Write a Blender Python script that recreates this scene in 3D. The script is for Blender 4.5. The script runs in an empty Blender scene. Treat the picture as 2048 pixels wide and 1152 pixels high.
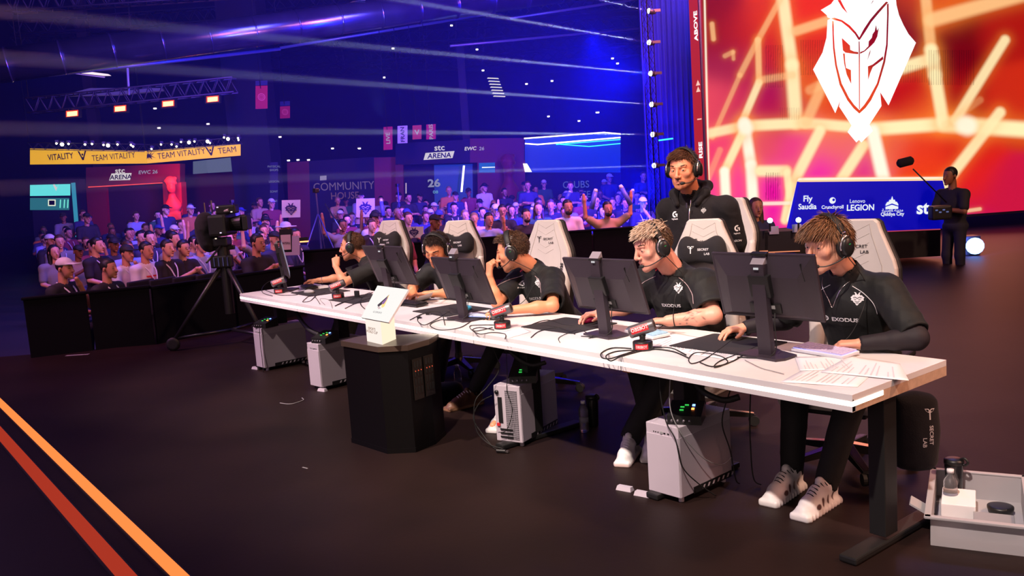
import bpy, bmesh, math, random
import numpy as np
from mathutils import Vector, Matrix
from mathutils.bvhtree import BVHTree

random.seed(7)
SC = bpy.context.scene
COL = SC.collection
PI = math.pi

# ------------------------------------------------------------------ camera, world, exposure, lights
CAM_F, CAM_PITCH, CAM_ROLL, CAM_YAW = 1760.43, 0.1258, -0.0671, 0.9084
CAM_LOC = np.array([1.8569, -3.1115, 1.6823])
_fw = np.array([-math.sin(CAM_YAW) * math.cos(CAM_PITCH), math.cos(CAM_YAW) * math.cos(CAM_PITCH), -math.sin(CAM_PITCH)])
_rt = np.cross(_fw, [0, 0, 1]); _rt /= np.linalg.norm(_rt); _up = np.cross(_rt, _fw)
_r2 = _rt * math.cos(CAM_ROLL) + _up * math.sin(CAM_ROLL)
_u2 = -_rt * math.sin(CAM_ROLL) + _up * math.cos(CAM_ROLL)
cam_data = bpy.data.cameras.new('camera')
cam_data.sensor_width = 36.0
cam_data.lens = CAM_F * 36.0 / 2048.0
cam_data.clip_end = 300
cam = bpy.data.objects.new('camera', cam_data)
COL.objects.link(cam)
M = Matrix.Identity(4)
for i in range(3):
    M[i][0], M[i][1], M[i][2], M[i][3] = _r2[i], _u2[i], -_fw[i], CAM_LOC[i]
cam.matrix_world = M
SC.camera = cam

SC.view_settings.view_transform = 'Standard'
SC.view_settings.look = 'None'
SC.view_settings.gamma = 1.0
SC.view_settings.use_curve_mapping = False
SC.view_settings.exposure = 0.0
try:
    SC.cycles.use_denoising = True
    SC.cycles.max_bounces = 5
    SC.cycles.diffuse_bounces = 2
    SC.cycles.glossy_bounces = 2
    SC.cycles.transmission_bounces = 5
    SC.cycles.transparent_max_bounces = 8
    SC.cycles.volume_bounces = 0
    SC.cycles.sample_clamp_indirect = 4.0
    SC.cycles.caustics_reflective = False
    SC.cycles.caustics_refractive = False
    SC.cycles.use_light_tree = True
except Exception:
    pass

world = bpy.data.worlds.new('world')
SC.world = world
world.use_nodes = True
world.node_tree.nodes['Background'].inputs[0].default_value = (0.010, 0.008, 0.030, 1)
world.node_tree.nodes['Background'].inputs[1].default_value = 1.0

def at(px, py, z=None, y=None, x=None, d=None):
    """world point on the sight line of a photo pixel, on a given plane or at a given depth"""
    v = _fw + _r2 * (px - 1024) / CAM_F + _u2 * (576 - py) / CAM_F
    if z is not None: t = (z - CAM_LOC[2]) / v[2]
    elif y is not None: t = (y - CAM_LOC[1]) / v[1]
    elif x is not None: t = (x - CAM_LOC[0]) / v[0]
    else: t = d
    return Vector(CAM_LOC + v * t)

def lamp(name, kind, loc, target, power, color, size=0.3, angle=40, blend=0.4, size_y=None):
    L = bpy.data.lights.new(name, kind)
    L.energy = power
    L.color = color
    if kind == 'SPOT':
        L.spot_size = math.radians(angle); L.spot_blend = blend; L.shadow_soft_size = size
    elif kind == 'AREA':
        L.size = size
        if size_y: L.shape = 'RECTANGLE'; L.size_y = size_y
    elif kind == 'POINT':
        L.shadow_soft_size = size
    o = bpy.data.objects.new(name, L)
    COL.objects.link(o)
    o.location = loc
    d = Vector(target) - Vector(loc)
    o.rotation_euler = d.to_track_quat('-Z', 'Y').to_euler()
    return o

# warm stage key from the front rig, seen as the steep shadow of the desk edge on the cases
lamp('key_light_a', 'SPOT', (1.5, -5.2, 9.0), (-0.8, 0.6, 0.8), 5200, (1.0, 0.80, 0.70), 0.12, 34, 0.6)
lamp('key_light_b', 'SPOT', (-2.5, -5.4, 9.0), (-3.4, 0.6, 0.8), 4700, (1.0, 0.78, 0.68), 0.12, 34, 0.6)
lamp('key_light_c', 'SPOT', (-6.5, -5.2, 9.0), (-5.8, 0.6, 0.8), 3600, (1.0, 0.72, 0.66), 0.12, 30, 0.6)
lamp('front_fill', 'AREA', (2.5, -6.5, 2.6), (-1.5, 0.3, 0.3), 75, (1.0, 0.72, 0.62), 2.5)
lamp('front_fill_left', 'AREA', (-5.5, -6.5, 3.0), (-5.0, 0.3, 0.3), 45, (0.9, 0.55, 0.75), 2.5)
# side and back washes
lamp('side_wash_red', 'AREA', (8.0, 2.5, 5.0), (-2.0, 1.0, 0.8), 330, (1.0, 0.42, 0.30), 3.0)
lamp('front_wash_violet', 'AREA', (-9.5, -5.0, 5.5), (-5.0, 0.5, 0.3), 190, (0.70, 0.35, 1.0), 3.0)
lamp('back_wash_blue', 'SPOT', (-4.0, 8.0, 8.0), (-4.0, 1.0, 1.0), 420, (0.25, 0.25, 1.0), 0.5, 80, 0.5)
lamp('floor_wash_warm', 'SPOT', (6.0, 4.0, 9.0), (-1.0, 6.0, 0.0), 3200, (1.0, 0.55, 0.36), 0.4, 80, 0.6)
# house lights over the audience, blue and magenta
lamp('audience_blue_a', 'AREA', (-12.0, 2.0, 7.5), (-21, 9, 0.8), 1300, (0.10, 0.10, 1.0), 3.0)
lamp('audience_blue_b', 'AREA', (-9.0, 11.0, 7.5), (-18, 18, 0.8), 1600, (0.10, 0.10, 1.0), 3.0)
lamp('audience_pink', 'AREA', (-7.0, 8.5, 6.0), (-20, 15, 0.9), 1100, (1.0, 0.22, 0.42), 2.0)
lamp('audience_pink_b', 'AREA', (-9.0, -2.5, 5.0), (-17, 5, 0.9), 230, (1.0, 0.25, 0.40), 2.0)
# ------------------------------------------------------------------ materials
def _new_mat(name):
    m = bpy.data.materials.new(name); m.use_nodes = True
    return m, m.node_tree.nodes, m.node_tree.links

def mat(name, color, rough=0.5, metal=0.0, emit=0.0, emit_color=None, noise=0.0, nscale=20, bump=0.0, bscale=80, coat=0.0, sheen=0.0, alpha=1.0, trans=0.0, ior=1.45, attr=False, spec=0.5, sss=0.0):
    m, N, L = _new_mat(name)
    b = N['Principled BSDF']
    c = tuple(color[:3]) + (1,)
    b.inputs['Base Color'].default_value = c
    b.inputs['Roughness'].default_value = rough
    b.inputs['Metallic'].default_value = metal
    b.inputs['Coat Weight'].default_value = coat
    b.inputs['Sheen Weight'].default_value = sheen
    b.inputs['Transmission Weight'].default_value = trans
    b.inputs['IOR'].default_value = ior
    b.inputs['Specular IOR Level'].default_value = spec
    b.inputs['Alpha'].default_value = alpha
    if sss > 0:
        b.inputs['Subsurface Weight'].default_value = sss
        b.inputs['Subsurface Radius'].default_value = (0.012, 0.004, 0.002)
        b.inputs['Subsurface Scale'].default_value = 1.0
    if emit > 0:
        b.inputs['Emission Color'].default_value = tuple((emit_color or color)[:3]) + (1,)
        b.inputs['Emission Strength'].default_value = emit
    src = None
    if attr:
        a = N.new('ShaderNodeAttribute'); a.attribute_name = 'col'; src = a.outputs['Color']
        if attr == 'mul':
            mm = N.new('ShaderNodeMix'); mm.data_type = 'RGBA'; mm.blend_type = 'MULTIPLY'; mm.inputs['Factor'].default_value = 1.0
            L.new(src, mm.inputs['A']); mm.inputs['B'].default_value = c; src = mm.outputs['Result']
        L.new(src, b.inputs['Base Color'])
    if noise > 0 or bump > 0:
        tc = N.new('ShaderNodeTexCoord')
    if noise > 0:
        t = N.new('ShaderNodeTexNoise'); t.inputs['Scale'].default_value = nscale; t.inputs['Detail'].default_value = 3
        L.new(tc.outputs['Object'], t.inputs['Vector'])
        mx = N.new('ShaderNodeMix'); mx.data_type = 'RGBA'; mx.blend_type = 'MULTIPLY'
        mx.inputs['Factor'].default_value = 1.0
        r = N.new('ShaderNodeMapRange'); r.inputs['From Min'].default_value = 0.3; r.inputs['From Max'].default_value = 0.7
        r.inputs['To Min'].default_value = 1 - noise; r.inputs['To Max'].default_value = 1 + noise * 0.5
        L.new(t.outputs['Fac'], r.inputs['Value'])
        cr = N.new('ShaderNodeCombineColor')
        for q in range(3): L.new(r.outputs['Result'], cr.inputs[q])
        if src is not None: L.new(src, mx.inputs['A'])
        else: mx.inputs['A'].default_value = c
        L.new(cr.outputs['Color'], mx.inputs['B'])
        L.new(mx.outputs['Result'], b.inputs['Base Color'])
    if bump > 0:
        t2 = N.new('ShaderNodeTexNoise'); t2.inputs['Scale'].default_value = bscale; t2.inputs['Detail'].default_value = 2
        L.new(tc.outputs['Object'], t2.inputs['Vector'])
        bp = N.new('ShaderNodeBump'); bp.inputs['Strength'].default_value = bump; bp.inputs['Distance'].default_value = 0.004
        L.new(t2.outputs['Fac'], bp.inputs['Height']); L.new(bp.outputs['Normal'], b.inputs['Normal'])
    return m

def glow(name, color, strength):
    m, N, L = _new_mat(name)
    N.remove(N['Principled BSDF'])
    e = N.new('ShaderNodeEmission')
    e.inputs[0].default_value = tuple(color[:3]) + (1,); e.inputs[1].default_value = strength
    L.new(e.outputs[0], N['Material Output'].inputs['Surface'])
    return m

def S(r, g, b):
    """sRGB 0-255 to linear"""
    return tuple(((v / 255) / 12.92 if v / 255 <= 0.04045 else ((v / 255 + 0.055) / 1.055) ** 2.4) for v in (r, g, b))

MT = {}
def T(key, *a, **k):
    if key not in MT: MT[key] = mat(key, *a, **k)
    return MT[key]
T('desk_white', (0.78, 0.76, 0.77), 0.32, noise=0.05, nscale=6)
T('black_plastic', (0.012, 0.012, 0.013), 0.38, bump=0.05, bscale=400)
T('monitor_shell', (0.034, 0.026, 0.036), 0.42, bump=0.03, bscale=500)
T('black_metal', (0.012, 0.012, 0.012), 0.45)
T('black_rubber', (0.010, 0.010, 0.010), 0.6, bump=0.1, bscale=300)
T('grey_metal', (0.35, 0.34, 0.36), 0.3, 1.0)
T('silver', (0.72, 0.70, 0.70), 0.25, 1.0)
T('case_white', (0.50, 0.45, 0.51), 0.4, noise=0.04, nscale=4)
T('case_side', (0.42, 0.37, 0.43), 0.3)
T('case_mesh', (0.30, 0.28, 0.32), 0.6)
T('chair_white', (0.53, 0.485, 0.46), 0.5, bump=0.12, bscale=60, noise=0.05, nscale=8)
T('chair_black', (0.012, 0.011, 0.012), 0.6, bump=0.2, bscale=120)
T('velour_black', (0.008, 0.007, 0.010), 0.9, sheen=0.08, bump=0.3, bscale=150)
T('jersey', (0.009, 0.010, 0.0105), 0.68, sheen=0.04, spec=.35, noise=0.5, nscale=7, bump=0.25, bscale=40)
T('hoodie', (0.008, 0.006, 0.008), 0.85, sheen=0.06, spec=.3, noise=0.3, nscale=9, bump=0.3, bscale=60)
T('trousers', (0.008, 0.008, 0.009), 0.8, bump=0.3, bscale=50)
T('cuff_purple', (0.012, 0.008, 0.013), 0.7)
T('white_print', (0.80, 0.80, 0.82), 0.5)
T('grey_print', (0.30, 0.30, 0.31), 0.5)
T('pink_print', (0.55, 0.40, 0.42), 0.5)
T('black_print', (0.015, 0.015, 0.015), 0.5)
T('red_print', (0.65, 0.03, 0.03), 0.5)
T('yellow_print', (0.8, 0.45, 0.05), 0.5)
T('paper', (0.82, 0.80, 0.82), 0.7)
T('paper_ink', (0.62, 0.60, 0.64), 0.7)
T('mousepad', (0.020, 0.019, 0.022), 0.85, bump=0.15, bscale=500)
T('skin', (0.6, 0.35, 0.25), 0.45, attr=True, bump=0.06, bscale=260, sss=0.0)
T('hair', (0.1, 0.05, 0.03), 0.42, attr=True)
T('eye', (0.8, 0.8, 0.8), 0.12, attr=True)
T('shoe', (0.7, 0.7, 0.7), 0.5, attr=True, bump=0.15, bscale=90)
T('cloth_attr', (0.7, 0.7, 0.7), 0.75, attr=True, bump=0.25, bscale=45)
T('clear_plastic', (0.85, 0.85, 0.9), 0.12, trans=0.9, ior=1.3)
T('frosted_plastic', (0.62, 0.60, 0.64), 0.3, trans=0.35, ior=1.2)
T('red_label', (0.62, 0.02, 0.03), 0.4)
T('gun_grey', (0.16, 0.15, 0.16), 0.35, 0.6)
G = {}
NUM = ['zeroth', 'first', 'second', 'third', 'fourth', 'fifth', 'sixth', 'seventh', 'eighth', 'ninth', 'tenth', 'eleventh', 'twelfth', 'thirteenth', 'fourteenth', 'fifteenth', 'sixteenth', 'seventeenth', 'eighteenth', 'nineteenth', 'twentieth', '21st', '22nd', '23rd', '24th', '25th']
def GL(key, color, s):
    if key not in G: G[key] = glow(key, color, s)
    return G[key]
GL('led_white', (1.0, 0.86, 0.70), 4.0)
GL('led_orange', (1.0, 0.235, 0.055), 1.25)
GL('reflection_red_dim', (0.46, 0.040, 0.020), 0.9)  # reflection of the orange strip in the floor, painted as emission

# ------------------------------------------------------------------ mesh helpers
def link(name, me, parent=None):
    o = bpy.data.objects.new(name, me)
    COL.objects.link(o)
    if parent is not None: o.parent = parent
    return o

def tag(o, label=None, cat=None, group=None, kind=None):
    if label: o['label'] = label
    if cat: o['category'] = cat
    if group: o['group'] = group
    if kind: o['kind'] = kind
    return o

def thing(name, label, cat, loc=(0, 0, 0), rz=0.0, group=None, rot=None):
    o = bpy.data.objects.new(name, None); COL.objects.link(o)
    o.empty_display_size = 0.1
    o.location = loc
    o.rotation_euler = rot if rot is not None else (0, 0, rz)
    return tag(o, label, cat, group)

def children(o): return [c for c in COL.objects if c.parent is o]

def copy_tree(o, kids=None, parent=None):
    c = o.copy(); COL.objects.link(c)
    if parent is not None:
        c.parent = parent
    for ch in list(o.children):
        copy_tree(ch, None, c)
    return c

class MB:
    """collects shapes into one mesh, with material slots"""
    def __init__(s):
        s.v = []; s.f = []; s.mi = []; s.mats = []; s.sm = []
        s.M = Matrix.Identity(4)
    def slot(s, m):
        if m not in s.mats: s.mats.append(m)
        return s.mats.index(m)
    def add(s, vs, fs, m=None, smooth=False):
        k = len(s.v); i = s.slot(m)
        for v in vs: s.v.append(tuple(s.M @ Vector(v)))
        for f in fs:
            s.f.append(tuple(k + q for q in f)); s.mi.append(i); s.sm.append(smooth)
        return s
    def box(s, c, d, m=None, rot=None, bev=0.0):
        x, y, z = d[0] / 2, d[1] / 2, d[2] / 2
        R = (rot if isinstance(rot, Matrix) else (Matrix.Rotation(rot, 3, 'Z') if rot else Matrix.Identity(3)))
        if bev <= 0:
            vs = [(a * x, b * y, e * z) for e in (-1, 1) for b in (-1, 1) for a in (-1, 1)]
            fs = [(0, 2, 3, 1), (4, 5, 7, 6), (0, 1, 5, 4), (2, 6, 7, 3), (0, 4, 6, 2), (1, 3, 7, 5)]
        else:
            bm = bmesh.new(); bmesh.ops.create_cube(bm, size=1)
            for v in bm.verts: v.co = Vector((v.co.x * d[0], v.co.y * d[1], v.co.z * d[2]))
            bmesh.ops.bevel(bm, geom=list(bm.edges), offset=min(bev, min(d) * 0.49), segments=2, affect='EDGES', profile=0.6)
            bm.verts.index_update()
            vs = [tuple(v.co) for v in bm.verts]; fs = [tuple(v.index for v in f.verts) for f in bm.faces]; bm.free()
        vs = [tuple(R @ Vector(v) + Vector(c)) for v in vs]
        return s.add(vs, fs, m)
    def tube(s, pts, r, m=None, n=10, caps=True, smooth=True, flat=1.0):
        P = [Vector(p) for p in pts]
        rr = r if isinstance(r, (list, tuple)) else [r] * len(P)
        t0 = (P[1] - P[0]).normalized()
        ref = Vector((0, 0, 1)) if abs(t0.z) < 0.9 else Vector((1, 0, 0))
        u = t0.cross(ref).normalized()
        vs = []; fs = []
        for i, p in enumerate(P):
            t = (P[min(i + 1, len(P) - 1)] - P[max(i - 1, 0)]).normalized()
            u = (u - t * u.dot(t)).normalized(); w = t.cross(u)
            for k in range(n):
                a = 2 * PI * k / n
                vs.append(p + u * math.cos(a) * rr[i] + w * math.sin(a) * rr[i] * flat)
        for i in range(len(P) - 1):
            for k in range(n):
                k2 = (k + 1) % n
                fs.append((i * n + k, i * n + k2, (i + 1) * n + k2, (i + 1) * n + k))
        if caps:
            fs.append(tuple(range(n - 1, -1, -1))); fs.append(tuple((len(P) - 1) * n + k for k in range(n)))
        return s.add(vs, fs, m, smooth)
    def cyl(s, a, b, r, m=None, n=20, r2=None):
        return s.tube([a, b], [r, r if r2 is None else r2], m, n, smooth=False)
    def lathe(s, prof, c=(0, 0, 0), m=None, n=24, R=None, smooth=True):
        vs = []; fs = []
        R = R or Matrix.Identity(3)
        for (r, z) in prof:
            for k in range(n):
                a = 2 * PI * k / n
                vs.append(R @ Vector((r * math.cos(a), r * math.sin(a), z)) + Vector(c))
        for i in range(len(prof) - 1):
            for k in range(n):
                k2 = (k + 1) % n
                fs.append((i * n + k, i * n + k2, (i + 1) * n + k2, (i + 1) * n + k))
        if prof[0][0] > 1e-6: fs.append(tuple(range(n - 1, -1, -1)))
        if prof[-1][0] > 1e-6: fs.append(tuple((len(prof) - 1) * n + k for k in range(n)))
        return s.add(vs, fs, m, smooth)
    def prism(s, poly, h, m=None, R=None, c=(0, 0, 0)):
        """polygon in local xy, extruded along local z from 0 to h"""
        n = len(poly)
        R = R or Matrix.Identity(3)
        vs = [R @ Vector((x, y, 0)) + Vector(c) for x, y in poly] + [R @ Vector((x, y, h)) + Vector(c) for x, y in poly]
        fs = [tuple(range(n - 1, -1, -1)), tuple(range(n, 2 * n))] + [(i, (i + 1) % n, n + (i + 1) % n, n + i) for i in range(n)]
        return s.add(vs, fs, m)
    def sph(s, c, r, m=None, n=16, R=None):
        r = r if isinstance(r, (list, tuple)) else (r, r, r)
        k = n // 2
        prof = [(math.sin(PI * i / k), -math.cos(PI * i / k)) for i in range(k + 1)]
        vs = []; fs = []
        R = R or Matrix.Identity(3)
        for (a, z) in prof:
            for j in range(n):
                q = 2 * PI * j / n
                vs.append(R @ Vector((a * math.cos(q) * r[0], a * math.sin(q) * r[1], z * r[2])) + Vector(c))
        for i in range(k):
            for j in range(n):
                j2 = (j + 1) % n
                fs.append((i * n + j, i * n + j2, (i + 1) * n + j2, (i + 1) * n + j))
        return s.add(vs, fs, m, True)
    def quad(s, pts, m=None): return s.add(pts, [tuple(range(len(pts)))], m)
    def build(s, name, parent=None, default=None):
        me = bpy.data.meshes.new(name)
        me.from_pydata(s.v, [], s.f)
        for m in s.mats: me.materials.append(m if m is not None else default)
        me.polygons.foreach_set('material_index', s.mi)
        me.polygons.foreach_set('use_smooth', s.sm)
        me.update()
        return link(name, me, parent)

def RT(rx=0, ry=0, rz=0, loc=(0, 0, 0)):
    return Matrix.Translation(loc) @ Matrix.Rotation(rz, 4, 'Z') @ Matrix.Rotation(ry, 4, 'Y') @ Matrix.Rotation(rx, 4, 'X')

def frame(origin, xdir, zdir):
    """matrix with local x along xdir and local z (normal) near zdir"""
    x = Vector(xdir).normalized(); z = Vector(zdir); z = (z - x * z.dot(x)).normalized(); y = z.cross(x)
    m = Matrix.Identity(4)
    for i in range(3): m[i][0], m[i][1], m[i][2], m[i][3] = x[i], y[i], z[i], origin[i]
    return m

def smooth_path(pts, n=8):
    P = [Vector(p) for p in pts]; out = []
    for i in range(len(P) - 1):
        p0, p1, p2, p3 = P[max(i - 1, 0)], P[i], P[i + 1], P[min(i + 2, len(P) - 1)]
        for k in range(n):
            t = k / n
            out.append(0.5 * ((2 * p1) + (p2 - p0) * t + (2 * p0 - 5 * p1 + 4 * p2 - p3) * t * t + (3 * p1 - p0 - 3 * p2 + p3) * t ** 3))
    out.append(P[-1]); return out

# flat lettering and emblems ------------------------------------------------
def _curve_mesh(cu):
    o = bpy.data.objects.new('tmp', cu); COL.objects.link(o)
    dg = bpy.context.evaluated_depsgraph_get()
    me = bpy.data.meshes.new_from_object(o.evaluated_get(dg))
    V = np.array([v.co[:] for v in me.vertices]); F = [tuple(p.vertices) for p in me.polygons]
    bpy.data.objects.remove(o); bpy.data.meshes.remove(me); bpy.data.curves.remove(cu)
    return V, F

_tc = {}
def text_geo(txt, bold=0.0, sx=1.0, shear=0.0):
    if 'M' in txt: bold = 0.0
    """centred text of cap height about 1: vertices and faces"""
    key = (txt, bold, sx, shear)
    if key in _tc: return _tc[key]
    cu = bpy.data.curves.new('t', 'FONT'); cu.body = txt; cu.size = 1.4; cu.offset = bold; cu.shear = shear
    cu.resolution_u = 3
    cu.align_x = 'CENTER'; cu.align_y = 'CENTER'; cu.space_line = 0.85
    V, F = _curve_mesh(cu)
    if len(V): V[:, 0] *= sx; V[:, 1] -= (V[:, 1].max() + V[:, 1].min()) / 2; V[:, 0] -= (V[:, 0].max() + V[:, 0].min()) / 2
    _tc[key] = (V, F)
    return V, F

def poly_geo(polys):
    """filled even-odd polygons"""
    cu = bpy.data.curves.new('p', 'CURVE'); cu.dimensions = '2D'; cu.fill_mode = 'BOTH'
    for P in polys:
        sp = cu.splines.new('POLY'); sp.points.add(len(P) - 1)
        for q, (x, y) in zip(sp.points, P): q.co = (x, y, 0, 1)
        sp.use_cyclic_u = True
    return _curve_mesh(cu)

def geo_mesh(name, geo, mtx, m, parent=None, scale=1.0, bvh=None, lift=0.0015, local=None):
    """place flat geometry by mtx; with bvh, drop it on that surface along -z of mtx"""
    V, F = geo
    vs = []
    nz = Vector((mtx[0][2], mtx[1][2], mtx[2][2])).normalized()
    if bvh is not None and len(V):
        bm = bmesh.new()
        vv = [bm.verts.new((a[0] * scale, a[1] * scale, 0)) for a in V]
        for f in F:
            try: bm.faces.new([vv[i] for i in f])
            except ValueError: pass
        bmesh.ops.triangulate(bm, faces=bm.faces[:])
        for _ in range(3):
            ed = [e for e in bm.edges if e.calc_length() > 0.016]
            if not ed: break
            bmesh.ops.subdivide_edges(bm, edges=ed, cuts=1)
            bmesh.ops.triangulate(bm, faces=[f for f in bm.faces if len(f.verts) > 3])
        bm.verts.index_update()
        V2 = [v.co.copy() for v in bm.verts]; F = [tuple(v.index for v in f.verts) for f in bm.faces]; bm.free()
        last = 0.0
        for a in V2:
            p = mtx @ a
            h = bvh.ray_cast(p + nz * 0.25, -nz, 0.6)
            vs.append(h[0] + nz * lift if h[0] is not None else p)
    else:
        for a in V: vs.append(mtx @ Vector((a[0] * scale, a[1] * scale, lift)))
    if local is not None: vs = [local @ v for v in vs]
    me = bpy.data.meshes.new(name); me.from_pydata([tuple(v) for v in vs], [], F); me.materials.append(m); me.update()
    return link(name, me, parent)

# emblem outlines, unit about +-1
def _norm(P, cx, cy, s): return [((x - cx) / s, (cy - y) / s) for x, y in P]
MASK = [  # horned mask emblem of the jerseys and the signs
    [(-.10, .72), (-.24, .95), (-.52, 1.0), (-.40, .88), (-.32, .70), (-.42, .52), (-.62, .58), (-.80, .36), (-1.0, .22), (-.82, -.02), (-.92, -.22), (-.62, -.30), (-.50, -.52), (-.30, -.62), (-.12, -.92), (0, -1.0),
     (.12, -.92), (.30, -.62), (.50, -.52), (.62, -.30), (.92, -.22), (.82, -.02), (1.0, .22), (.80, .36), (.62, .58), (.42, .52), (.32, .70), (.40, .88), (.52, 1.0), (.24, .95), (.10, .72), (0, .60)],
    [(-.62, .22), (-.30, .30), (0, .10), (.30, .30), (.62, .22), (.58, .12), (.30, .18), (0, -.02), (-.30, .18), (-.58, .12)],
    [(-.52, .02), (-.16, -.10), (-.14, -.20), (-.46, -.08)], [(.52, .02), (.16, -.10), (.14, -.20), (.46, -.08)],
    [(-.42, -.26), (0, -.44), (.42, -.26), (.36, -.36), (0, -.56), (-.36, -.36)],
    [(-.26, -.50), (-.04, -.62), (-.03, -.82), (-.16, -.66)], [(.26, -.50), (.04, -.62), (.03, -.82), (.16, -.66)]]
MASK_GEO = poly_geo(MASK)
YMARK = poly_geo([[(-.9, 1), (-.25, 1), (0, .72), (.25, 1), (.9, 1), (.62, .55), (.12, .25), (.12, -1), (-.12, -1), (-.12, .25), (-.62, .55)],
                  [(-.72, .85), (-.35, .85), (-.10, .55), (-.48, .42)], [(.72, .85), (.35, .85), (.10, .55), (.48, .42)]])
def gmark_geo():
    pts = []
    for i in range(22):
        a = math.radians(60 + i * 12); pts.append((math.cos(a), math.sin(a)))
    pts += [(0.55, -.84), (0.55, -.05), (1.0, -.05), (1.0, .22), (0.12, .22), (0.12, -.05), (.25, -.05), (.25, -.45)]
    for i in range(15):
        a = math.radians(290 - i * 16); pts.append((0.5 * math.cos(a), 0.5 * math.sin(a)))
    return poly_geo([pts])
def gmark2():
    out = [(math.cos(math.radians(a)), math.sin(math.radians(a))) for a in range(62, 300, 12)]
    inn = [(.52 * math.cos(math.radians(a)), .52 * math.sin(math.radians(a))) for a in range(298, 60, -14)]
    return poly_geo([out + inn, [(.05, .22), (.95, .22), (.95, -.9), (.55, -.62), (.55, -.12), (.05, -.12)]])
GMARK = gmark2()
# ------------------------------------------------------------------ implicit-surface sculpting for people and soft things
def axis_coords(lo, hi, h, bands=()):
    """grid coordinates: spacing h, finer inside the bands (a, b, hf)"""
    xs = [lo]
    while xs[-1] < hi:
        x = xs[-1]; st = h
        for a, b, hf in bands:
            if a - 0.02 < x < b + 0.02: st = min(st, hf)
        xs.append(x + st)
    return np.array(xs, dtype=np.float32)

def surface_nets(F, X, Y, Z):
    ins = F < 0
    nx, ny, nz = F.shape
    c = np.zeros((nx - 1, ny - 1, nz - 1), np.uint8)
    for a in (0, 1):
        for b in (0, 1):
            for d in (0, 1):
                c += ins[a:nx - 1 + a, b:ny - 1 + b, d:nz - 1 + d]
    I, J, K = np.nonzero((c > 0) & (c < 8))
    n = len(I)
    idx = np.full(c.shape, -1, np.int32); idx[I, J, K] = np.arange(n)
    acc = np.zeros((n, 3), np.float64); cnt = np.zeros(n)
    corners = [(a, b, d) for a in (0, 1) for b in (0, 1) for d in (0, 1)]
    for p in corners:
        for ax in range(3):
            if p[ax]: continue
            q = list(p); q[ax] = 1
            v0 = F[I + p[0], J + p[1], K + p[2]]; v1 = F[I + q[0], J + q[1], K + q[2]]
            m = (v0 < 0) != (v1 < 0)
            t = np.where(m, v0 / np.where(m, v0 - v1, 1), 0)
            P0 = np.stack([X[I + p[0]], Y[J + p[1]], Z[K + p[2]]], 1); P1 = np.stack([X[I + q[0]], Y[J + q[1]], Z[K + q[2]]], 1)
            acc += np.where(m[:, None], P0 + (P1 - P0) * t[:, None], 0); cnt += m
    V = acc / cnt[:, None]
    Q = []
    # x edges
    def quads(A, B, i4):
        m = A != B
        i, j, k = np.nonzero(m)
        flip = A[i, j, k]
        q = np.stack([idx[i + o[0], j + o[1], k + o[2]] for o in i4], 1)
        q = np.where(flip[:, None], q, q[:, ::-1])
        return q
    s = ins[:, 1:-1, 1:-1]; Q.append(quads(s[:-1], s[1:], [(0, 0, 0), (0, 1, 0), (0, 1, 1), (0, 0, 1)]))
    s = ins[1:-1, :, 1:-1]; Q.append(quads(s[:, :-1], s[:, 1:], [(0, 0, 0), (0, 0, 1), (1, 0, 1), (1, 0, 0)]))
    s = ins[1:-1, 1:-1, :]; Q.append(quads(s[:, :, :-1], s[:, :, 1:], [(0, 0, 0), (1, 0, 0), (1, 1, 0), (0, 1, 0)]))
    return V, np.concatenate(Q)

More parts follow.
